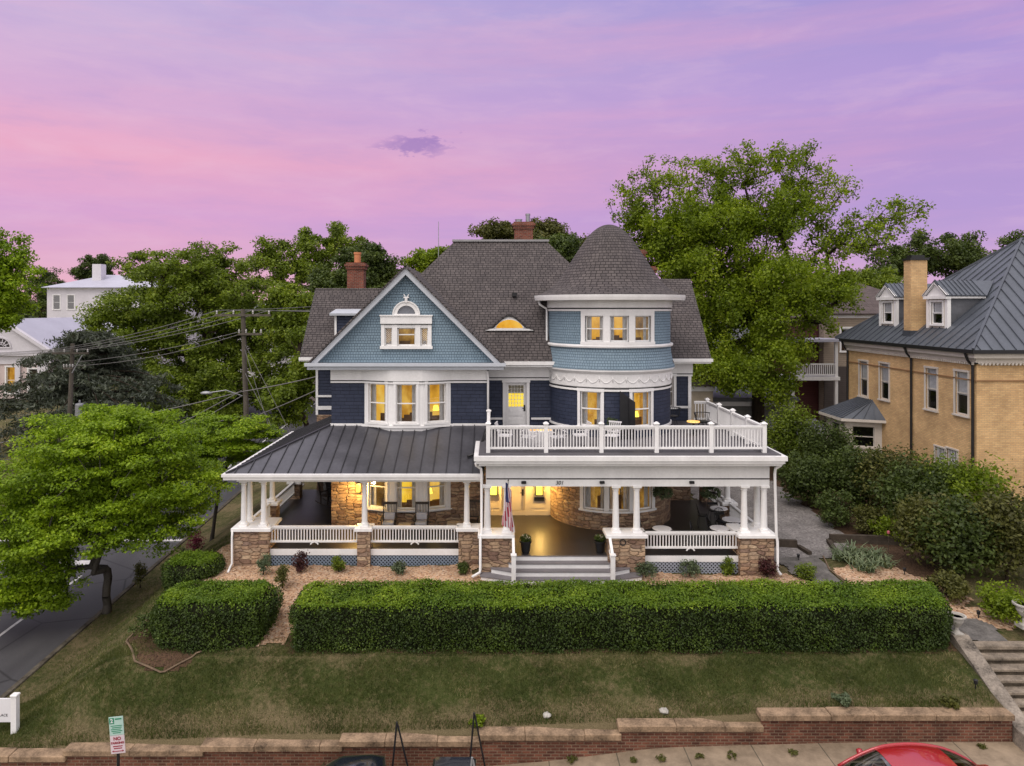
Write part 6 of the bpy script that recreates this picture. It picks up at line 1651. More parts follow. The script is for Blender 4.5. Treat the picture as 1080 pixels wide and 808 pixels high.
# oriel bay with a faceted metal roof
o_ = [(20.4,40.6),(18.75,40.0),(18.75,37.9),(20.4,37.3)]
for i in range(3):
    f_ = flat_f(o_[i], o_[i+1]); Lf = f_.len; hole = (.35,Lf-.35,2.05,3.15) if i != 1 else (.5,Lf-.5,2.05,3.15)
    m = MB(); wall(m, f_, 0, Lf, -.2, 3.45, [hole]); m.build('oriel_panel', CREAMT, tb); window(f_, *hole, tb, None, False, .08, True, True, CREAMT)
m = MB(); e_ = [(20.4,41.0),(18.45,40.25),(18.45,37.65),(20.4,36.9)]; path_band(m, e_, 3.42, 3.56, -.3, .02); m.build('oriel_gutter', CREAMT, tb)
m = MB(); tp = [(20.4,39.6,4.45),(20.4,38.2,4.45)]
slab(m,[(*e_[0],3.56),(*e_[1],3.56),tp[0]],.04); slab(m,[(*e_[1],3.56),(*e_[2],3.56),tp[1],tp[0]],.04); slab(m,[(*e_[2],3.56),(*e_[3],3.56),tp[1]],.04)
for k in range(9):
    t = k/8; y = 40.25-2.6*t; m.bar((18.45,y,3.58),(20.38,39.6-1.4*t,4.47),.03,.05)
for s in (.25,.5,.75): m.bar((18.45+1.95*s,37.65-.75*s,3.58),(20.38,38.2,4.47),.03,.05)
m.build('oriel_roof', BMETAL, tb)

# ------------------------------------------------------------------ houses beyond
def siding(name, c): return shinglemat(name, c, scl(c,.9), scl(c,.5), 3.0, .14, .75, bump=.4, var=.12)
SID_TAN = siding('tan_siding', (0.33,0.27,0.21,1)); SID_GREY = siding('grey_siding', (0.30,0.29,0.29,1)); BLOCK = brickmat('grey_block', (0.22,0.22,0.21,1),(0.19,0.19,0.185,1),(0.14,0.14,0.135,1),.4,.2,.01,.5,.4,.9,.008,.3,.8)
MAROON = siding('maroon_siding', (0.10,0.035,0.035,1)); DGREY = siding('dark_siding', (0.085,0.07,0.065,1)); STUCCO = paint('white_stucco', (0.62,0.60,0.64,1), .8, .1, .6); PINKST = paint('pale_pink_stucco', (0.58,0.48,0.46,1), .8, .12, .6)
def plain_house(name, label, x0, x1, y0, y1, z1, mat, roof_mat, rtype='gable_x', rise=2.0, wins=(), over=.4, lit=None, side_wins=()):
    zb = hz((x0+x1)/2,y0)-.5; o = thing(name, label, 'house', ((x0+x1)/2,(y0+y1)/2,zb))
    f = flat_f((x0,y0),(x1,y0)); m = MB(); wall(m, f, 0, x1-x0, zb, z1, [w_[:4] for w_ in wins])
    sr = flat_f((x1,y0),(x1,y1)); sl_ = flat_f((x0,y1),(x0,y0)); bk = flat_f((x1,y1),(x0,y1))
    wall(m, sr, 0, y1-y0, zb, z1, [w_[:4] for w_ in side_wins]); wall(m, sl_, 0, y1-y0, zb, z1); wall(m, bk, 0, x1-x0, zb, z1)
    ym, xm = (y0+y1)/2, (x0+x1)/2
    if rtype == 'gable_x': m.face([(x0,y1,z1),(x0,y0,z1),(x0,ym,z1+rise)]); m.face([(x1,y0,z1),(x1,y1,z1),(x1,ym,z1+rise)])
    if rtype == 'gable_y': m.face([(x0,y0,z1),(x1,y0,z1),(xm,y0,z1+rise)]); m.face([(x1,y1,z1),(x0,y1,z1),(xm,y1,z1+rise)])
    m.build('wall', mat, o)
    m = MB(); e = over
    if rtype == 'gable_x': k = rise*e/(ym-y0); slab(m,[(x0-e,y0-e,z1-k),(x1+e,y0-e,z1-k),(x1+e,ym,z1+rise),(x0-e,ym,z1+rise)],.12); slab(m,[(x1+e,y1+e,z1-k),(x0-e,y1+e,z1-k),(x0-e,ym,z1+rise),(x1+e,ym,z1+rise)],.12)
    elif rtype == 'gable_y': k = rise*e/(xm-x0); slab(m,[(x0-e,y1+e,z1-k),(x0-e,y0-e,z1-k),(xm,y0-e,z1+rise),(xm,y1+e,z1+rise)],.12); slab(m,[(x1+e,y0-e,z1-k),(x1+e,y1+e,z1-k),(xm,y1+e,z1+rise),(xm,y0-e,z1+rise)],.12)
    elif rtype == 'hip':
        d_ = min(y1-y0,x1-x0)/2; a,b_,c,dd = (x0-e,y0-e,z1),(x1+e,y0-e,z1),(x1+e,y1+e,z1),(x0-e,y1+e,z1); p,q = (x0+d_,ym,z1+rise),(x1-d_,ym,z1+rise)
        slab(m,[a,b_,q,p],.1); slab(m,[b_,c,q],.1); slab(m,[c,dd,p,q],.1); slab(m,[dd,a,p],.1)
    else: m.box(x0-e,x1+e,y0-e,y1+e,z1,z1+.25)
    m.build('roof', roof_mat, o)
    m = MB(); path_band(m,[(x0,y1),(x0,y0),(x1,y0),(x1,y1)], z1-.32, z1-.02, -.02, .06); m.build('fascia', WHITE2, o)
    for w_ in wins: window(f, *w_[:4], o, w_[4] if len(w_) > 4 else lit, False, .12, True, True, WHITE2)
    for w_ in side_wins: window(sr, *w_[:4], o, None, False, .12, True, True, WHITE2)
    return o
GROOF = paint('pale_metal_roof', (0.42,0.42,0.50,1), .5, .1, .5)
BROOF = shinglemat('brown_roof_shingles',(0.09,0.07,0.065,1),(0.12,0.095,0.09,1),(0.05,0.04,0.04,1),.4,.2)
# tan siding house with white porch behind the big tree
th = plain_house('siding_house','tan siding house with white balcony porch, left of the tan brick house',24.4,33.5,52.5,62,9.0,SID_TAN,BROOF,'hip',2.6,[(1.3,2.1,6.2,7.9),(5.6,6.4,6.3,7.9),(2.4,3.2,2.2,4.3),(4.0,4.8,2.4,4.4)])
m = MB(); m.box(21.2,24.7,50.6,53.0,4.25,4.5); m.build('porch_deck', WHITE2, th)
for x in (21.4,24.5): m = MB(); m.box(x-.1,x+.1,50.7,50.9,.5,4.3); m.build('porch_post', WHITE2, th); m = MB(); m.box(x-.1,x+.1,50.7,50.9,4.5,7.0); m.build('porch_post', WHITE2, th)
m = MB(); m.box(21.3,24.6,50.75,50.85,5.35,5.45); m.box(21.3,24.6,50.75,50.85,4.6,4.68)
for k in range(22): m.box(21.4+k*.145,21.45+k*.145,50.77,50.83,4.6,5.4)
m.build('porch_rail', WHITE2, th)
m = MB(); m.box(22.0,24.35,53.2,58,0.3,8.2); m.build('maroon_wall', MAROON, th)
m = MB(); m.box(20.9,24.9,50.3,53.2,7.0,7.2); m.build('porch_roof', GROOF, th)
m = MB(); m.box(24.42,30,52.42,52.5,.2,5.1); m.build('dark_siding', DGREY, th)
# gray block garage, beige annex, grey house behind the balcony
plain_house('garage','low grey block garage behind the balcony railing',12.8,18.6,44.5,50,3.6,BLOCK,SLATE,'flat',0,[])
plain_house('beige_annex','narrow beige stucco annex just right of the right wing',11.2,13.3,43.0,47.0,4.7,paint('beige_stucco',(0.42,0.36,0.28,1),.85,.15,1),DGREY,'flat',0,[])
plain_house('grey_house','grey siding house between the right wing and the big trunk',13.5,20.5,55,63,6.2,SID_GREY,SLATE,'gable_x',2.4,[(1.0,1.8,3.6,5.3)])
fb = thing('board_fence','dark weathered board fence behind the shrubs at the drive','fence',(20.5,47,.3))
for k in range(46):
    m = MB(); x = 17.0+k*.155; z = hz(x,47); m.box(x,x+.14,46.9,46.93,z,z+1.75+.03*math.sin(k*2.3)); 
    if k == 0: mm = MB()
    mm.v += [] ; 
    mm.mesh(m.v, m.f)
mm.build('boards', DARKWOOD, fb)
m = MB(); m.box(17,24.1,46.94,46.99,.9,1.0); m.box(17,24.1,46.94,46.99,1.9,2.0); m.build('fence_rail', DARKWOOD, fb)
lf = thing('shed','low shed with striped metal roof between the fence and the tan house','shed',(17.6,42.5,.3))
m = MB(); m.box(16.6,19.4,41.8,43.6,.2,2.0); m.build('wall', BLOCK, lf); m = MB(); slab(m,[(16.4,41.5,2.05),(19.9,41.5,2.05),(19.9,43.8,2.55),(16.4,43.8,2.55)],.06)
m.build('roof', BMETAL, lf); m = MB()
for k in range(10): y = 41.6+k*.24; m.bar((16.4,y,2.08+.217*(y-41.5)),(19.9,y,2.08+.217*(y-41.5)),.06,.05)
m.build('roof_slats', GROOF, lf)
# left: white house with pediment and fanlight
wh = thing('pediment_house','white house with pediment, fanlight and pale metal roof at the left edge','house',(-48.5,72,-2))
hx0, hx1, hy = -53.6, -43.6, 70.0; cxh = -48.2
zb = hz(-44,70)-.5
f = flat_f((hx0,hy),(hx1,hy)); WN = [(u,u+1.0,1.0,3.6,'bright') for u in (1.0,3.3,5.7)] + [(7.9,8.8,1.0,3.4,None)] + [(u,u+1.0,-3.0+zb*0-.0,-.6,'bright') for u in (1.0,3.3,5.7)]
m = MB(); wall(m, f, 0, 10, zb-2, 4.4, [w_[:4] for w_ in WN]); wall(m, flat_f((hx1,hy),(hx1,hy+12)),0,12,zb-2,4.4); wall(m, flat_f((hx0,hy+12),(hx0,hy)),0,12,zb-2,4.4); m.build('wall', PINKST, wh)
for w_ in WN: window(f, *w_[:4], wh, w_[4], False, .14)
m = MB(); path_band(m,[(hx0,hy+12),(hx0,hy),(hx1,hy),(hx1,hy+12)],3.9,4.75,-.02,.15); path_band(m,[(hx0,hy+12),(hx0,hy),(hx1,hy),(hx1,hy+12)],4.75,5.0,-.02,.5)
for x in (hx0+.1,-51.3,-49.0,-46.7,-44.5,hx1-.4): m.box(x-.25,x+.25,hy-.2,hy+.0,zb-2,3.9)
m.build('entablature', STUCCO, wh)
m = MB(); m.extrude([(-53.2,hy-.3,5.0),(-43.4,hy-.3,5.0),(cxh,hy-.3,8.2)],(0,.3,0)); 
for s,(xa) in ((-1,-53.4),(1,-43.2)): m.bar((xa,hy-.5,5.1),(cxh,hy-.5,8.35),.5,.3)
pd = m.build('pediment', STUCCO, wh)
m = MB(); n = 14
m.face([(cxh+.9*math.cos(PI*k/n),hy-.32,5.55+.9*math.sin(PI*k/n)) for k in range(n+1)]); m.build('fanlight', DARKROOM, pd)
m = MB()
for k in range(1,7): a = PI*k/7; m.bar((cxh+.25*math.cos(a),hy-.34,5.55+.25*math.sin(a)),(cxh+.9*math.cos(a),hy-.34,5.55+.9*math.sin(a)),.06)
for k in range(n): a,b_ = PI*k/n,PI*(k+1)/n; m.bar((cxh+.95*math.cos(a),hy-.34,5.55+.95*math.sin(a)),(cxh+.95*math.cos(b_),hy-.34,5.55+.95*math.sin(b_)),.12)
for k in range(n): a,b_ = PI*k/n,PI*(k+1)/n; m.bar((cxh+.5*math.cos(a),hy-.34,5.55+.5*math.sin(a)),(cxh+.5*math.cos(b_),hy-.34,5.55+.5*math.sin(b_)),.05)
m.bar((cxh-1.05,hy-.34,5.52),(cxh+1.05,hy-.34,5.52),.12); m.build('fan_bars', STUCCO, pd)
m = MB(); slab(m,[(-54,hy-.4,5.05),(cxh,hy-.4,8.35),(cxh,hy+13,8.35),(-54,hy+13,5.05)],.1); slab(m,[(-42.9,hy-.4,5.05),(-42.9,hy+13,5.05),(cxh,hy+13,8.35),(cxh,hy-.4,8.35)],.1); m.build('roof', GROOF, wh)
plain_house('white_wing','low white building with pale roof behind the pediment house',-58,-42.0,86,97,4.6,STUCCO,GROOF,'gable_x',3.2,[])
fh = plain_house('far_house','distant white three-storey house with hipped pale roof and chimneys',-69,-52,110,122,12.6,STUCCO,GROOF,'hip',2.2,[(1.0,2.0,9.2,11.4),(3.2,4.2,9.2,11.4),(1.0,2.0,5.6,7.8),(1.0,2.0,2.2,4.2),(3.2,4.2,5.6,7.8)],.6)
for x in (-63.0,-54.8): m = MB(); m.box(x-.7,x+.7,113,114.5,12.6,16.4); m.build('chimney', STUCCO, fh)
plain_house('brown_roof_house','distant house with brown gable roof above the white far house',-72,-61,140,150,15.0,STUCCO,BROOF,'gable_x',3.0,[])
plain_house('pink_house','small pale pink house half hidden left of the left wing',-21.5,-15.5,72,80,2.6,PINKST,GROOF,'hip',1.6,[(1.0,2.0,0.2,1.8)])
plain_house('white_row_house','white house glimpsed through the wide leafy tree',-36,-25,92,100,7.4,STUCCO,GROOF,'gable_x',2.6,[(2,3,4,6),(5,6,4,6),(8,9,4,6)])

# ------------------------------------------------------------------ utility poles, lines, lamp
WOODP = paint('grey_weathered_pole', (0.13,0.115,0.095,1), .9, .35, 4, .1, 0, .6, streak=True)
GALV = paint('dull_metal', (0.34,0.35,0.36,1), .5, .2, 3, .5, .5)
PORC = paint('pale_insulator', (0.45,0.44,0.42,1), .3, .1, 4)
def upole(x, y, ztop, label, arms, lean=0.0):
    z0 = hz(x,y); o = thing('utility_pole', label, 'utility pole', (x,y,z0), 0, 'utility poles along the side street')
    m = MB(); m.tube([(x-lean,y,z0-.3),(x,y,ztop)],[.17,.12],10); m.build('pole', WOODP, o)
    for (z, a, b_) in arms:
        m = MB(); m.bar((x+a,y-.14,z),(x+b_,y-.14,z),.10,.12); ar = m.build('crossarm', WOODP, o)
        for t in (0.03,.33,.68,.97):
            xx = x+a+(b_-a)*t; m = MB(); m.lathe([(.025,z+.05),(.05,z+.10),(.035,z+.15),(.06,z+.19),(.03,z+.26),(.01,z+.28)],xx,y-.14,8); m.build('insulator', PORC, ar)
    return o
p1x, p1y = -26.6, 45.0; p2x, p2y = -14.0, 39.8
P1T, P2T = 7.15, 9.35
up1 = upole(p1x,p1y,P1T,'utility pole with grey transformer in front of the dark cedar',[(6.55,-1.2,1.1),(5.6,-.5,.1)],.35)
m = MB(); m.lathe([(.01,2.5),(.24,2.52),(.26,2.6),(.26,3.3),(.22,3.38),(.01,3.42)],p1x+.5,p1y-.1,14); m.lathe([(.04,3.4),(.06,3.5),(.04,3.6)],p1x+.5,p1y-.1,8); m.build('transformer', GALV, up1)
m = MB(); m.bar((p1x+.05,p1y-.16,5.3),(p1x+.7,p1y-.16,6.45),.05); m.build('brace', GALV, up1)
up2 = upole(p2x,p2y,P2T,'utility pole with two crossarms and street lamp near the left wing',[(9.0,-1.5,1.6),(7.95,-.2,1.1)],-.35)
m = MB(); m.tube([(p2x,p2y-.1,4.5),(p2x-.8,p2y-.4,4.85),(p2x-1.6,p2y-.7,4.75)],.035,6); m.build('lamp_arm', GALV, up2)
m = MB(); m.lathe([(.01,-.10),(.16,-.06),(.17,0),(.10,.07),(.01,.09)],0,0,12); m.v = [(p2x-1.75+v[0]*1.9,p2y-.75+v[1],4.75+v[2]) for v in m.v]; m.build('street_lamp_head', GALV, up2, smooth=True)
stub = thing('pole_stub','short grey pole stub beside the transformer pole','pole',(p1x+.75,p1y+.2,hz(p1x,p1y))); m = MB(); m.tube([(p1x+.75,p1y+.2,hz(p1x,p1y)),(p1x+.70,p1y+.2,1.5)],[.16,.14],9); m.build('pole', WOODP, stub)
WIRE = paint('weathered_cable', (0.17,0.165,0.16,1), .6, .1, 3)
def wire(label, pts_list, r=.018, sag=.4):
    """one cable through given points with a sag in every span"""
    P = []
    for a, b_ in zip(pts_list[:-1], pts_list[1:]):
        a, b_ = Vector(a), Vector(b_)
        for k in range(17): t = k/16; p = a.lerp(b_,t); p.z -= 4*sag*t*(1-t)*((b_-a).length/25); P.append(p)
    Q = [P[0]] + [p for i, p in enumerate(P[1:]) if (p-P[i]).length > 1e-4]
    m = MB(); m.tube(Q, r, 5); tag(m.build('power_line', WIRE), label, 'cable', 'cables between the poles')
wn = -40; fx_, fy_ = -45, 47
wire('uppermost cable between the two poles, outer left', [(-44,49,6.5),(p1x-1.1,p1y-.14,6.8),(p2x-1.4,p2y-.14,9.27),(-4,60,11.0)])
wire('second high cable between the poles', [(-44,49.3,6.4),(p1x-.45,p1y-.14,6.8),(p2x-.5,p2y-.14,9.27),(-2,60,10.4)])
wire('third high cable between the poles', [(-44,49.6,6.3),(p1x+.4,p1y-.14,6.8),(p2x+.55,p2y-.14,9.27),(0,60,10.2)])
wire('high cable nearest the house side of the crossarms', [(-44,50,6.2),(p1x+1.05,p1y-.14,6.8),(p2x+1.5,p2y-.14,9.27),(2,60,10.0)])
wire('lower crossarm cable between the poles', [(p1x+.3,p1y-.14,6.0),(p2x+.0,p2y-.14,8.12)], .016)
wire('lowest crossarm cable with a slack loop', [(p1x-.3,p1y-.14,5.75),(p2x-.1,p2y-.14,7.95)], .016, .7)
wire('thick cable passing below the transformer', [(-40,43,-.6),(p1x+.1,p1y-.2,1.9),(p2x,p2y-.2,4.75),(-6.6,34.2,6.6)], .028, .25)
wire('cable crossing low behind the layered tree', [(-40,41,-2.0+1),(p1x+.1,p1y-.2,.6),(p2x,p2y-.2,3.4)], .02, .3)
wire('service cable dropping from the pole to the left wing', [(p2x,p2y-.1,3.1),(-8.5,34.0,5.45)], .026, .15)
wire('service cable sweeping down left from the pole beside the lamp', [(p2x,p2y-.2,4.8),(-23.5,34,-.6)], .024, .1)
wire('second service cable sweeping down left from the pole', [(p2x,p2y-.25,4.5),(-21.5,33,-.4)], .022, .1)
wire('pale cable low across the layered tree', [(-24,24,2.2),(-16,29,3.1),(p2x,p2y-.2,3.0)], .022, .25)
wire('guy wire steepest from the pole', [(p2x,p2y,7.4),(-10.9,37.5,.2)], .014, .0)
wire('guy wire from below the lower crossarm', [(p2x,p2y,6.0),(-10.0,37.0,.2)], .014, .0)
wire('outer guy wire to the ground by the side porch', [(p2x,p2y,7.6),(-9.6,38.2,.2)], .014, .0)
an = thing('antenna','thin mast antenna standing beyond the main roof','antenna',(-4.6,60,9)); m = MB(); m.tube([(-4.6,60,8),(-4.6,60,16.7)],[.05,.025],6); m.build('mast', GALV, an)

# ------------------------------------------------------------------ signs
SIGNW = paint('sign_white', (0.72,0.72,0.74,1), .4, .05, 2); GREEN = paint('sign_green', (0.02,0.22,0.12,1), .4, .05); PALEG = paint('sign_pale_green', (0.42,0.60,0.54,1), .4, .08, 3); SRED = paint('sign_red', (0.30,0.04,0.06,1), .4, .05); SPINK = paint('sign_pale_pink', (0.66,0.56,0.60,1), .4, .08, 3)
ps = thing('parking_sign','green two-hour parking sign over red no-parking sign on a dark post','sign',(-9.0,17.0,-3.2), R(0))
sx, sy = -8.97, 17.0; ps.location = (sx, sy, 0)
tilt = Matrix.Rotation(R(4),4,'Z') @ Matrix.Rotation(R(-4),4,'Y')
def tilted(m): m.v = [tuple(tilt @ Vector((v[0],v[1],v[2]+1.0)) - Vector((0,0,1.0))) for v in m.v]; return m
# local coords: x across, z up (absolute)
m = MB(); m.bar((0,.02,-3.3),(0,.02,-1.0),.05,.05); m.build('post', BLACK, ps, local=True)
m = MB(); m.box(-.165,.165,-.012,0,-.80,-.36); pg = tilted(m).build('permit_sign', PALEG, ps, local=True)
m = MB(); m.box(-.155,-.045,-.016,-.012,-.525,-.385); tilted(m).build('number_patch', GREEN, pg, local=True)
m = MB()
for k, (a, b_) in enumerate(((-.13,.13),(-.10,.12),(-.13,.10),(-.12,.13),(-.09,.09))): z = -.575-k*.042; m.box(a,b_,-.016,-.012,z-.009,z+.009)
m.box(-.02,.13,-.016,-.012,-.43,-.40)
tilted(m).build('fine_print', GREEN, pg, local=True)
rm_ = tilt @ Matrix.Translation((0,0,1.0))
def sign_text(s, size, mat, x, z, par, bold=.0):
    o = text_mesh('lettering', s, size, mat, None, (0,0,0), Matrix.Identity(4), .001, 'CENTER', 0, bold)
    o.data.transform(Matrix.Translation((0,0,-1.0)) @ tilt @ Matrix.Translation((x,-.0175,z+1.0)) @ rotF); o.parent = par
sign_text('2', .13, SIGNW, -.10, -.455, pg, .004)
m = MB(); m.box(-.165,.165,-.012,0,-1.24,-.81); nr_ = tilted(m).build('no_parking_sign', SPINK, ps, local=True)
sign_text('NO', .11, SRED, 0, -.885, nr_, .004); sign_text('PARKING', .072, SRED, 0, -.985, nr_, .003)
m = MB()
for k, (a, b_) in enumerate(((-.11,.11),(-.09,.10))): z = -1.065-k*.05; m.box(a,b_,-.016,-.012,z-.012,z+.012)
m.bar((-.12,-.014,-1.18),(.12,-.014,-1.18),.02,.012); m.face([(.10,-.016,-1.205),(.14,-.016,-1.18),(.10,-.016,-1.155)]); m.face([(-.10,-.016,-1.155),(-.14,-.016,-1.18),(-.10,-.016,-1.205)])
tilted(m).build('fine_print', SRED, nr_, local=True)
sy_ = 19.6; sx_ = (16-520)*sy_/750; sz_ = hz(sx_,sy_)
ys = thing('yard_sign','white wooden yard sign with square posts at the lower left corner','sign',(sx_,sy_,sz_))
for dx in (0,-1.75): m = MB(); m.box(sx_+dx-.075,sx_+dx+.075,sy_-.075,sy_+.075,sz_-.1,sz_+1.0); m.bbox(sx_+dx-.095,sx_+dx+.095,sy_-.095,sy_+.095,sz_+1.0,sz_+1.05,.015); m.build('post', WHITE2, ys)
m = MB(); m.box(sx_-1.68,sx_-.07,sy_-.025,sy_+.025,sz_+.28,sz_+.92); sb = m.build('sign_board', SIGNW, ys)
text_mesh('lettering','PLACE',.10,BLACK,ys,(sx_-.33,sy_-.028,sz_+.47),rotF,.002,'CENTER').parent = sb

# ------------------------------------------------------------------ flag and pots and porch furniture
RED = paint('flag_red',(0.36,0.03,0.05,1),.8,.1,3); FWH = paint('flag_white',(0.66,0.62,0.64,1),.8,.1,3); FBL = paint('flag_blue',(0.03,0.04,0.14,1),.8,.1,3)
fl = thing('flag','american flag hanging from a short pole on a porch column left of the steps','flag',(.52,24.75,2.2))
m = MB(); m.tube([(.50,24.98,2.62),(.52,24.35,3.48)],.016,6); fp = m.build('flag_pole', GALV, fl); m = MB(); m.lathe([(.0,3.47),(.03,3.50),(.0,3.54)],.52,24.34,8); m.build('finial', BLACK, fp)
m = MB(); n, rows = 18, 26
def fpt(u, v):
    # u 0..1 across the cloth (gathered), v 0..1 down; hoist hangs from the pole
    top = Vector((.52,24.40+.30*u*.6,3.42-.40*u*.55)); wgt = min(1, v*1.15)
    x = .515+ .42*(u-.45)*(.45+.55*wgt) + .035*math.sin(u*9+v*4); y = top.y + .05*math.sin(u*11+v*3); z = top.z-1.45*v-.12*u
    return (x,y,z)
for i in range(n):
    for j in range(rows):
        u, v = (i+.5)/n, (j+.5)/rows
        canton = u < .55 and v < .40
        m.m = 2 if canton else (0 if int(u*13 + v*1.2) % 2 == 0 else 1)
        m.face([fpt(i/n,(j+1)/rows),fpt((i+1)/n,(j+1)/rows),fpt((i+1)/n,j/rows),fpt(i/n,j/rows)])
m.build('cloth', [RED,FWH,FBL], fl, smooth=True)
def potplant(x, y, z, label):
    o = thing('potted_plant', label, 'potted plant', (x,y,z), 0, 'black planters at the top of the steps')
    m = MB(); m.lathe([(.01,z),(.13,z),(.15,z+.05),(.19,z+.36),(.22,z+.37),(.22,z+.42),(.18,z+.42),(.17,z+.36),(.01,z+.36)],x,y,16,caps=False); m.build('pot', BLACK, o)
    rng = np.random.default_rng(int(x*100)+7); d = unit(rng.normal(size=(30,3))); T = np.array([x,y,z+.50])+d*np.array([.16,.16,.09]); V, F = leaf_cloud(T, np.full((30,3),.07), 22, .06, .035, rng); np_mesh('foliage', V, F, LEAF['dark'], o)
    d = unit(rng.normal(size=(14,3))); T = np.array([x,y,z+.55])+d*np.array([.13,.13,.06]); V, F = leaf_cloud(T, np.full((14,3),.05), 9, .04, .035, rng); np_mesh('flowers', V, F, CREAM, o)
potplant(1.16,25.32,FZ,'black pot of leaves on the left of the top step'); potplant(3.80,25.32,FZ,'black pot of leaves on the right of the top step')
WHITEF = paint('white_furniture',(0.7,0.69,0.70,1),.4,.06,2); CUSH = paint('pale_grey_cushion',(0.42,0.42,0.45,1),.9,.1,5)
def rocker(x, y, rz, label, cushion=True):
    o = thing('rocking_chair', label, 'rocking chair', (x,y,FZ), rz, 'rocking chairs on the left porch')
    M = DARKWOOD
    m = MB(); m.bbox(-.25,.25,-.22,.25,.40,.45,.01); m.build('seat', M, o, local=True)
    m = MB(); m.bar((-.24,.23,.42),(-.24,.40,1.12),.045); m.bar((.24,.23,.42),(.24,.40,1.12),.045); m.bar((-.27,.41,1.12),(.27,.41,1.12),.05,.09)
    m.bar((-.24,.26,.55),(.24,.26,.55),.04)
    for k in range(7): xx = -.18+.06*k; m.bar((xx,.26,.55),(xx,.40,1.10),.022)
    m.build('backrest', M, o, local=True)
    for s in (-1,1):
        for yy in (-.18,.22): m = MB(); m.bar((s*.23,yy,.06),(s*.23,yy,.42),.04); m.build('leg', M, o, local=True)
        m = MB(); m.bar((s*.27,-.24,.63),(s*.27,.30,.66),.07,.03); m.bar((s*.25,-.20,.42),(s*.25,-.20,.63),.035); m.build('armrest', M, o, local=True)
        m = MB(); m.tube([(s*.23,-.45+.1*k,.03+.10*((k-4.5)/5)**2) for k in range(11)],.022,6); m.build('rocker', M, o, local=True)
    if cushion: m = MB(); m.bbox(-.22,.22,-.19,.20,.45,.53,.03); m.bbox(-.21,.21,.17,.25,.55,.82,.03); m.build('cushion', CUSH, o, local=True)
    return o
rocker(-4.0,27.25,0,'dark rocking chair with pale cushion left of the small porch table'); rocker(-2.75,27.25,0,'dark rocking chair with pale cushion right of the small porch table'); rocker(-.78,27.55,R(-15),'dark rocking chair half hidden behind the right column of the left porch',False)
rocker(-7.3,31.5,R(60),'dark rocking chair deep in the shaded side porch',False)
TOPW = paint('pale_wood_top',(0.42,0.34,0.25,1),.5,.15,4)
def sidetable(x, y, label):
    o = thing('side_table', label, 'side table', (x,y,FZ), 0, 'small wooden tables on the left porch')
    m = MB(); m.bbox(-.25,.25,-.2,.2,.42,.46,.01); m.build('tabletop', TOPW, o, local=True)
    for sx2 in (-1,1):
        for sy2 in (-1,1): m = MB(); m.bar((sx2*.2,sy2*.15,0),(sx2*.2,sy2*.15,.42),.035); m.build('leg', DARKWOOD, o, local=True)
sidetable(-3.37,27.15,'small wooden table between the two cushioned rocking chairs'); sidetable(-1.52,27.3,'small wooden table near the right column of the left porch')
def bistro(x, y, label):
    o = thing('bistro_table', label, 'table', (x,y,FZ), 0, 'round white bistro tables on the right porch')
    m = MB(); m.lathe([(.01,.70),(.33,.70),(.345,.715),(.33,.735),(.01,.735)],0,0,28); m.build('tabletop', WHITEF, o, local=True)
    m = MB(); m.tube([(0,0,.04),(0,0,.70)],.03,8); m.lathe([(.22,0),(.21,.025),(.04,.045)],0,0,18); m.build('pedestal', BLACK, o, local=True)
bistro(6.12,25.75,'round white table behind the rail near the turret stone wall'); bistro(8.22,25.80,'round white table behind the rail near the right corner pier'); bistro(9.0,26.85,'round white table against the side rail, second from the front'); bistro(9.0,28.35,'round white table farthest back along the side rail')
def bchair(x, y, rz, label):
    o = thing('bistro_chair', label, 'chair', (x,y,FZ), rz, 'black bistro chairs on the right porch')
    m = MB(); m.lathe([(.01,.44),(.20,.44),(.205,.46),(.19,.475),(.01,.475)],0,0,18); m.build('seat', BLACK, o, local=True)
    m = MB(); m.tube([(-.19,.12,.46),(-.21,.20,.72),(-.15,.24,.86),(0,.26,.90),(.15,.24,.86),(.21,.20,.72),(.19,.12,.46)],.014,6)
    for k in range(-2,3): m.bar((k*.06,.17,.48),(k*.065,.245,.87),.012)
    m.bar((-.2,.205,.68),(.2,.205,.68),.012,.10); m.build('backrest', BLACK, o, local=True)
    for sx2 in (-1,1):
        for sy2 in (-1,1): m = MB(); m.tube([(sx2*.15,sy2*.14,.45),(sx2*.20,sy2*.19,0)],.013,5); m.build('leg', BLACK, o, local=True)
for (x,y,rz,lab) in ((7.45,26.0,R(70),'black chair left of the table by the corner pier'),(5.55,26.1,R(60),'black chair left of the table near the turret wall'),(9.0,29.0,0,'black chair behind the farthest white table'),(8.85,27.55,R(10),'black chair between the two tables along the side rail'),(8.35,28.3,R(80),'black chair left of the farthest white table'),(9.1,26.2,R(190),'black chair in front of the second table at the corner'),(8.35,26.95,R(85),'black chair left of the second white table')): bchair(x,y,rz,lab)
def basket(x, y, z, label, seed):
    o = thing('hanging_basket', label, 'hanging basket', (x,y,z), 0, 'leafy hanging baskets on the right porch')
    m = MB(); m.lathe([(.02,z-.10),(.14,z-.08),(.19,z+.06),(.20,z+.08)],x,y,14); m.build('basket', DARKWOOD, o)
    m = MB()
    for k in range(3): a = 2*PI*k/3; m.tube([(x+.19*math.cos(a),y+.19*math.sin(a),z+.07),(x,y,3.42)],.006,4)
    m.build('hanger', BLACK, o)
    rng = np.random.default_rng(seed); d = unit(rng.normal(size=(46,3))); T = np.array([x,y,z+.08])+d*np.array([.34,.30,.20]); V, F = leaf_cloud(T, np.full((46,3),.09), 24, .085, .05, rng); np_mesh('foliage', V, F, LEAF['grey'], o)
basket(6.66,27.9,2.08,'leafy hanging basket nearest the turret bay on the right porch',61); basket(8.55,27.9,2.08,'leafy hanging basket nearer the side rail of the right porch',62)
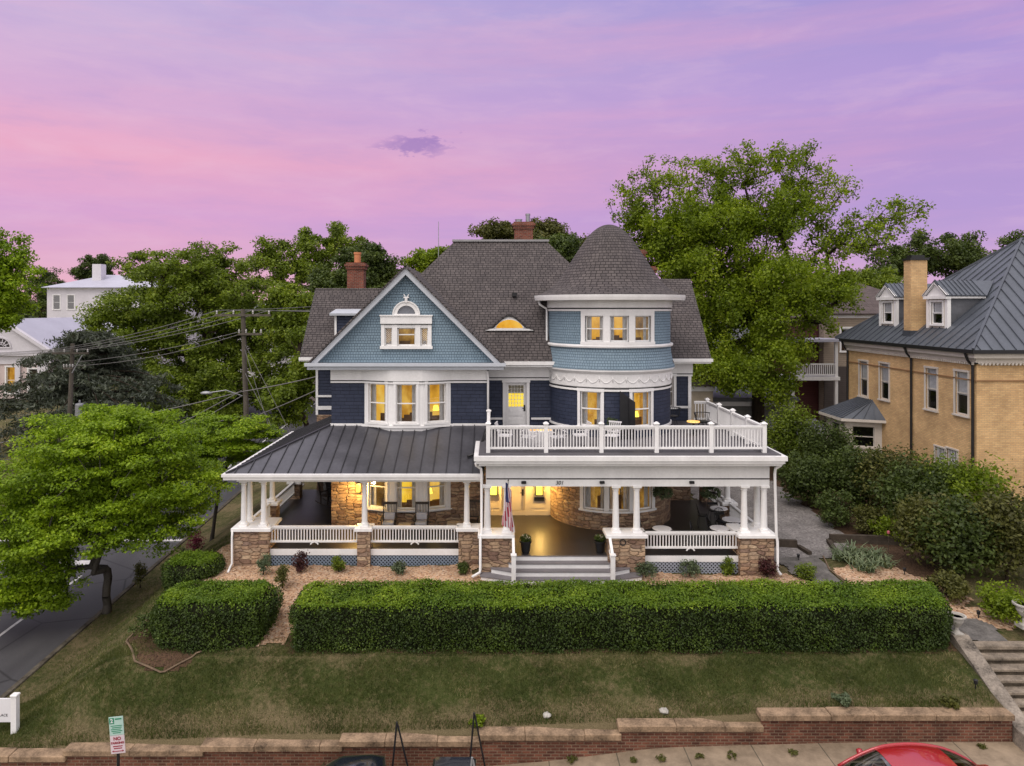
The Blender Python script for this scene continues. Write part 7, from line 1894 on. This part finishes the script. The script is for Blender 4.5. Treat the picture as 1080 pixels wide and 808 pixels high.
# balcony furniture
def bal_chair(x, y, rz, label, z=4.33):
    o = thing('balcony_chair', label, 'chair', (x,y,z), rz, 'white chairs on the balcony')
    m = MB(); m.bbox(-.24,.24,-.24,.22,.40,.44,.012); m.build('seat', WHITEF, o, local=True)
    m = MB()
    for k in range(6): xx = -.2+.08*k; m.bar((xx,.21,.44),(xx,.33,.86),.028,.012)
    m.bar((-.25,.34,.87),(.25,.34,.87),.03,.05); m.bar((-.24,.24,.52),(.24,.24,.52),.03); m.build('backrest', WHITEF, o, local=True)
    for sx2 in (-1,1):
        for sy2 in (-1,1): m = MB(); m.bar((sx2*.22,sy2*.2,0),(sx2*.22,sy2*.2,.41),.035); m.build('leg', WHITEF, o, local=True)
        m = MB(); m.bar((sx2*.25,-.22,.62),(sx2*.25,.28,.62),.05,.025); m.bar((sx2*.25,-.2,.4),(sx2*.25,-.2,.62),.03); m.build('armrest', WHITEF, o, local=True)
for (x,y,rz,lab) in ((.45,26.0,R(80),'white chair at the left end of the balcony'),(1.30,25.7,R(160),'white chair left of the post with the round seat on the balcony'),(2.35,25.7,R(200),'white chair right of the balcony table'),(3.2,26.1,R(-80),'white chair by the third balcony post'),(4.35,26.0,R(-30),'white chair in front of the turret on the balcony')): bal_chair(x,y,rz,lab)
bt = thing('fire_table','low balcony table with a glowing warm top','table',(1.75,26.4,4.33)); m = MB(); m.bbox(-.45,.45,-.3,.3,0,.55,.02); m.build('base', WHITEF, bt, local=True); m = MB(); m.bbox(-.40,.40,-.2,.2,.55,.60,.01); m.build('lit_top', emit('fire_glow',[(.35,(.9,.35,.06,1)),(.65,(1,.7,.25,1))],1.6,9), bt, local=True)
def wire_chair(x, y, rz, label):
    o = thing('wire_chair', label, 'chair', (x,y,4.33), rz, 'dark wire chairs on the balcony')
    m = MB(); m.lathe([(.05,.40),(.22,.42),(.27,.46)],0,0,16,caps=True); m.build('seat', BLACK, o, local=True)
    m = MB()
    for k in range(13): a = PI*k/12; m.bar((.27*math.cos(a),.27*math.sin(a)*.9,.45),(.34*math.cos(a),.34*math.sin(a),.78),.013)
    m.tube([(.34*math.cos(PI*k/12),.34*math.sin(PI*k/12),.78) for k in range(13)],.017,6); m.build('backrest', BLACK, o, local=True)
    for k in range(4): a = PI/4+PI/2*k; m = MB(); m.tube([(.12*math.cos(a),.12*math.sin(a),.42),(.25*math.cos(a),.25*math.sin(a),0)],.013,5); m.build('leg', BLACK, o, local=True)
wire_chair(8.55,29.0,R(20),'dark wire tub chair nearer the side rail of the balcony'); wire_chair(7.7,30.5,R(-30),'dark wire tub chair against the navy wall on the balcony')
rt = thing('lit_table','small balcony table with a warm glowing top by the side rail','table',(8.0,28.4,4.33)); m = MB(); m.lathe([(.16,0),(.05,.05),(.04,.50),(.05,.52)],0,0,14); m.build('base', BLACK, rt, local=True); m = MB(); m.lathe([(.01,.52),(.25,.52),(.25,.56),(.01,.56)],0,0,20); m.build('lit_top', bpy.data.materials['fire_glow'], rt, local=True)
sc = thing('folded_screen','tall black folding screen standing between the turret windows on the balcony','screen',(5.05,27.4,4.33)); m = MB(); m.extrude([(-.16,0,0),(.20,.12,0),(.20,.12,1.62),(-.16,0,1.88)],(0,.04,0)); m.build('panel', BLACK, sc, local=True); m = MB(); m.extrude([(.21,.12,0),(.42,-.05,0),(.42,-.05,1.45),(.21,.12,1.60)],(0,.04,0)); m.build('panel', BLACK, sc, local=True)
shrub('balcony_plant','small dark plant in front of the turret windows on the balcony',4.55,26.9,.6,1.15,'dark',350,16,40,.07,z=4.33,cat='plant')

# ------------------------------------------------------------------ parked vehicles, only their tops show
CARRED = paint('car_red',(0.36,0.008,0.016,1),.22,.06,.6,.5,.1,coat=1.0); CARBLK = paint('car_black_blue',(0.010,0.013,0.022,1),.2,.1,.8,.5,.1,coat=1.0)
CARGL = glassmat('car_glass',.22,(.30,.34,.34,1)); TYRE = paint('tyre_rubber',(0.015,0.015,0.016,1),.85,.2,4); CHROME = paint('alloy',(0.5,0.5,0.52,1),.25,.1,4,.5,.9); SEATM = paint('car_interior',(0.03,0.03,0.032,1),.7,.2,4)
HEADL = paint('headlamp',(0.6,0.6,0.62,1),.15,.05); TAILL = paint('tail_lamp',(0.25,0.01,0.012,1),.2,.05)
def loft(m, secs):
    """skin rounded cross-sections (x, half-width list at z list)"""
    n = len(secs[0]); vs = [p for s in secs for p in s]; fs = []
    for i in range(len(secs)-1):
        for k in range(n-1): fs.append((i*n+k, (i+1)*n+k, (i+1)*n+k+1, i*n+k+1))
    m.mesh(vs, fs)
def lerp_prof(tab, x):
    xs = [t[0] for t in tab]; return [float(np.interp(x, xs, [t[j] for t in tab])) for j in range(1, len(tab[0]))]
def car(label, x, y, z, group):
    o = thing('parked_car', label, 'car', (x,y,z), 0, group)
    # length 4.5 along x, nose towards -x
    tab = [(-2.25,.45,.62,.70),(-2.15,.30,.72,.80),(-1.6,.25,.80,.86),(-1.0,.25,.90,.90),(-.4,.25,.95,.91),(.8,.25,.97,.91),(1.6,.25,.98,.88),(2.1,.30,.95,.82),(2.25,.45,.86,.72)]
    secs = []
    for xx in np.linspace(-2.25,2.25,31):
        zb, zt_, hw = lerp_prof(tab, xx)
        ring_ = []
        for k in range(17):
            a = PI*k/16; c, s = math.cos(a), math.sin(a); e = .35
            yy = hw*math.copysign(abs(c)**e, c); zz = zb + (zt_-zb)*(abs(s)**.45); ring_.append((xx,yy,zz))
        secs.append(ring_)
    m = MB(); loft(m, secs); m.face([secs[0][k] for k in range(17)]); m.face([secs[-1][16-k] for k in range(17)]); body = m.build('body', CARRED, o, smooth=True, local=True)
    # roof shell and glasshouse: one smooth curve from cowl to tail
    TOPX = [-1.25,-1.0,-.75,-.5,-.25,0,.3,.6,.9,1.15,1.4,1.65,1.9]; TOPZ = [.90,1.07,1.22,1.345,1.42,1.455,1.475,1.468,1.43,1.37,1.27,1.14,.98]
    top = lambda xx: float(np.interp(xx,TOPX,TOPZ)); hwid = lambda xx: float(np.interp(xx,[-1.25,-.5,.3,.9,1.9],[.74,.66,.655,.645,.66]))
    def shell(xa, xb, lift, drop, n=15):
        secs = []
        for xx in np.linspace(xa,xb,n):
            zt_ = top(xx)+lift; hw = hwid(xx)
            secs.append([(xx, hw*(-1+2*k/20), zt_-drop*abs(-1+2*k/20)**3.2) for k in range(21)])
        return secs
    def sheet(nm, xa, xb, lift, drop, mt):
        m = MB(); loft(m, shell(xa,xb,lift,drop)); return m.build(nm, mt, o, smooth=True, local=True)
    sheet('roof', -.46, .92, .0, .085, CARRED); sheet('windscreen', -1.22, -.45, -.01, .085, CARGL); sheet('rear_window', .91, 1.78, -.01, .085, CARGL)
    for s in (-1,1):
        g = MB(); g.face([(-1.1,s*.80,.90),(1.7,s*.78,.95),(1.4,s*.655,1.17),(.95,s*.645,1.33),(.3,s*.655,1.385),(-.25,s*.66,1.335),(-.5,s*.66,1.255)]); g.build('side_window', CARGL, o, local=True)
        p = MB(); p.tube([(xx,s*(hwid(xx)+.01),top(xx)-.085) for xx in np.linspace(-1.24,1.88,26)],.035,7); p.bar((.22,s*.79,.97),(.28,s*.66,1.38),.07,.04); p.build('pillar', CARRED, o, smooth=True, local=True)
        p = MB(); p.lathe([(.01,-.10),(.07,-.08),(.09,0),(.07,.08),(.01,.10)],0,0,10); p.v = [(-.62+v[2]*.7,s*(.98)+v[0]*1.0,1.0+v[1]) for v in p.v]; p.bar((-.6,s*.86,.96),(-.62,s*.95,.98),.04); p.build('mirror', CARRED, o, smooth=True, local=True)
        for xx in (-1.4,1.38):
            t = MB(); t.lathe([(.18,-.10),(.30,-.11),(.33,-.07),(.33,.07),(.30,.11),(.18,.10)],0,0,24,caps=False); t.v = [(xx+v[0],s*.80+v[2],.33+v[1]) for v in t.v]; wh_ = t.build('wheel', TYRE, o, local=True)
            t = MB(); t.lathe([(.01,.08),(.06,.09),(.19,.075),(.20,.06)],0,0,20,caps=False)
            for k in range(5): a = 2*PI*k/5; t.bar((.05*math.cos(a),.05*math.sin(a),.095),(.19*math.cos(a),.19*math.sin(a),.09),.05,.02)
            t.v = [(xx+v[0],s*(.80+v[2]),.33+v[1]) for v in t.v]; t.build('rim', CHROME, wh_, local=True)
        t = MB(); t.bbox(-2.16,-1.86,s*.60-.14,s*.60+.14,.62,.76,.03); t.build('headlight', HEADL, o, local=True)
        t = MB(); t.bbox(2.02,2.24,s*.62-.16,s*.62+.16,.72,.86,.03); t.build('tail_light', TAILL, o, local=True)
    m = MB(); m.box(-.3,1.5,-.7,.7,.45,.55); 
    for (xx,yy) in ((-.1,-.36),(-.1,.36),(.85,-.36),(.85,.36)): m.bbox(xx,xx+.16,yy-.22,yy+.22,.55,1.16,.04); m.bbox(xx+.02,xx+.12,yy-.12,yy+.12,1.16,1.32,.03)
    m.bbox(-1.0,-.7,-.7,.7,.8,.95,.03); m.build('seats', SEATM, o, local=True)
    return o
car('glossy red sedan at the lower right kerb, only its roof in view', 9.22, 15.70, float(np.interp(10,XS,ZS))-.10, 'vehicles parked along the front kerb')
def pickup(label, x, y, z):
    o = thing('pickup_truck', label, 'truck', (x,y,z), 0, 'vehicles parked along the front kerb')
    m = MB(); m.bbox(-2.7,2.7,-.95,.95,.45,1.0,.10); m.bbox(-2.6,-1.35,-.88,.88,1.0,1.12,.06); m.build('body', CARBLK, o, local=True)
    secs = []
    for xx, zt_, hw in ((-1.45,1.02,.80),(-.95,1.62,.74),(-.55,1.84,.70),(.1,1.88,.70),(.42,1.84,.69),(.50,1.02,.78)):
        secs.append([(xx,hw*math.copysign(abs(math.cos(PI*k/14))**.4,math.cos(PI*k/14)),1.0+(zt_-1.0)*math.sin(PI*k/14)**.4) for k in range(15)])
    m = MB(); loft(m, secs); m.build('cab', CARBLK, o, smooth=True, local=True)
    g = MB(); g.face([(-1.47,.66,1.12),(-1.47,-.66,1.12),(-.98,-.60,1.64),(-.98,.60,1.64)]); g.build('windscreen', CARGL, o, local=True)
    for s in (-1,1):
        g = MB(); g.face([(-1.1,s*.835,1.12),(.38,s*.815,1.12),(.34,s*.755,1.62),(-.7,s*.755,1.62)]); g.build('side_window', CARGL, o, local=True)
        m = MB(); m.bbox(.55,2.68,s*.95-.05,s*.95+.05,1.0,1.22,.02); m.build('bed_side', CARBLK, o, local=True)
        for xx in (-1.75,1.7):
            t = MB(); t.lathe([(.2,-.12),(.35,-.13),(.38,-.08),(.38,.08),(.35,.13),(.2,.12)],0,0,22,caps=False); t.v = [(xx+v[0],s*.86+v[2],.38+v[1]) for v in t.v]; t.build('wheel', TYRE, o, local=True)
        for xx, zt_ in ((.66,2.40),(2.5,2.62)):
            r_ = MB(); r_.tube([(xx-.12,s*.88,1.2),(xx,s*.84,zt_)],.025,6); r_.tube([(xx+.28,s*.88,1.2),(xx+.02,s*.84,zt_-.06)],.022,6); r_.build('rack_upright', GALV if s < 0 else BLACK, o, local=True)
        t = MB(); t.bbox(-2.72,-2.5,s*.7-.15,s*.7+.15,.78,.95,.03); t.build('headlight', HEADL, o, local=True)
    m = MB(); m.bbox(1.55,2.55,-.65,.65,1.0,1.72,.05); m.build('cargo_box', CARBLK, o, local=True)
    return o
pickup('black pickup truck with a pale ladder rack, only its roof and rack in view', -2.95, 16.1, float(np.interp(-2.9,XS,ZS))-.11)
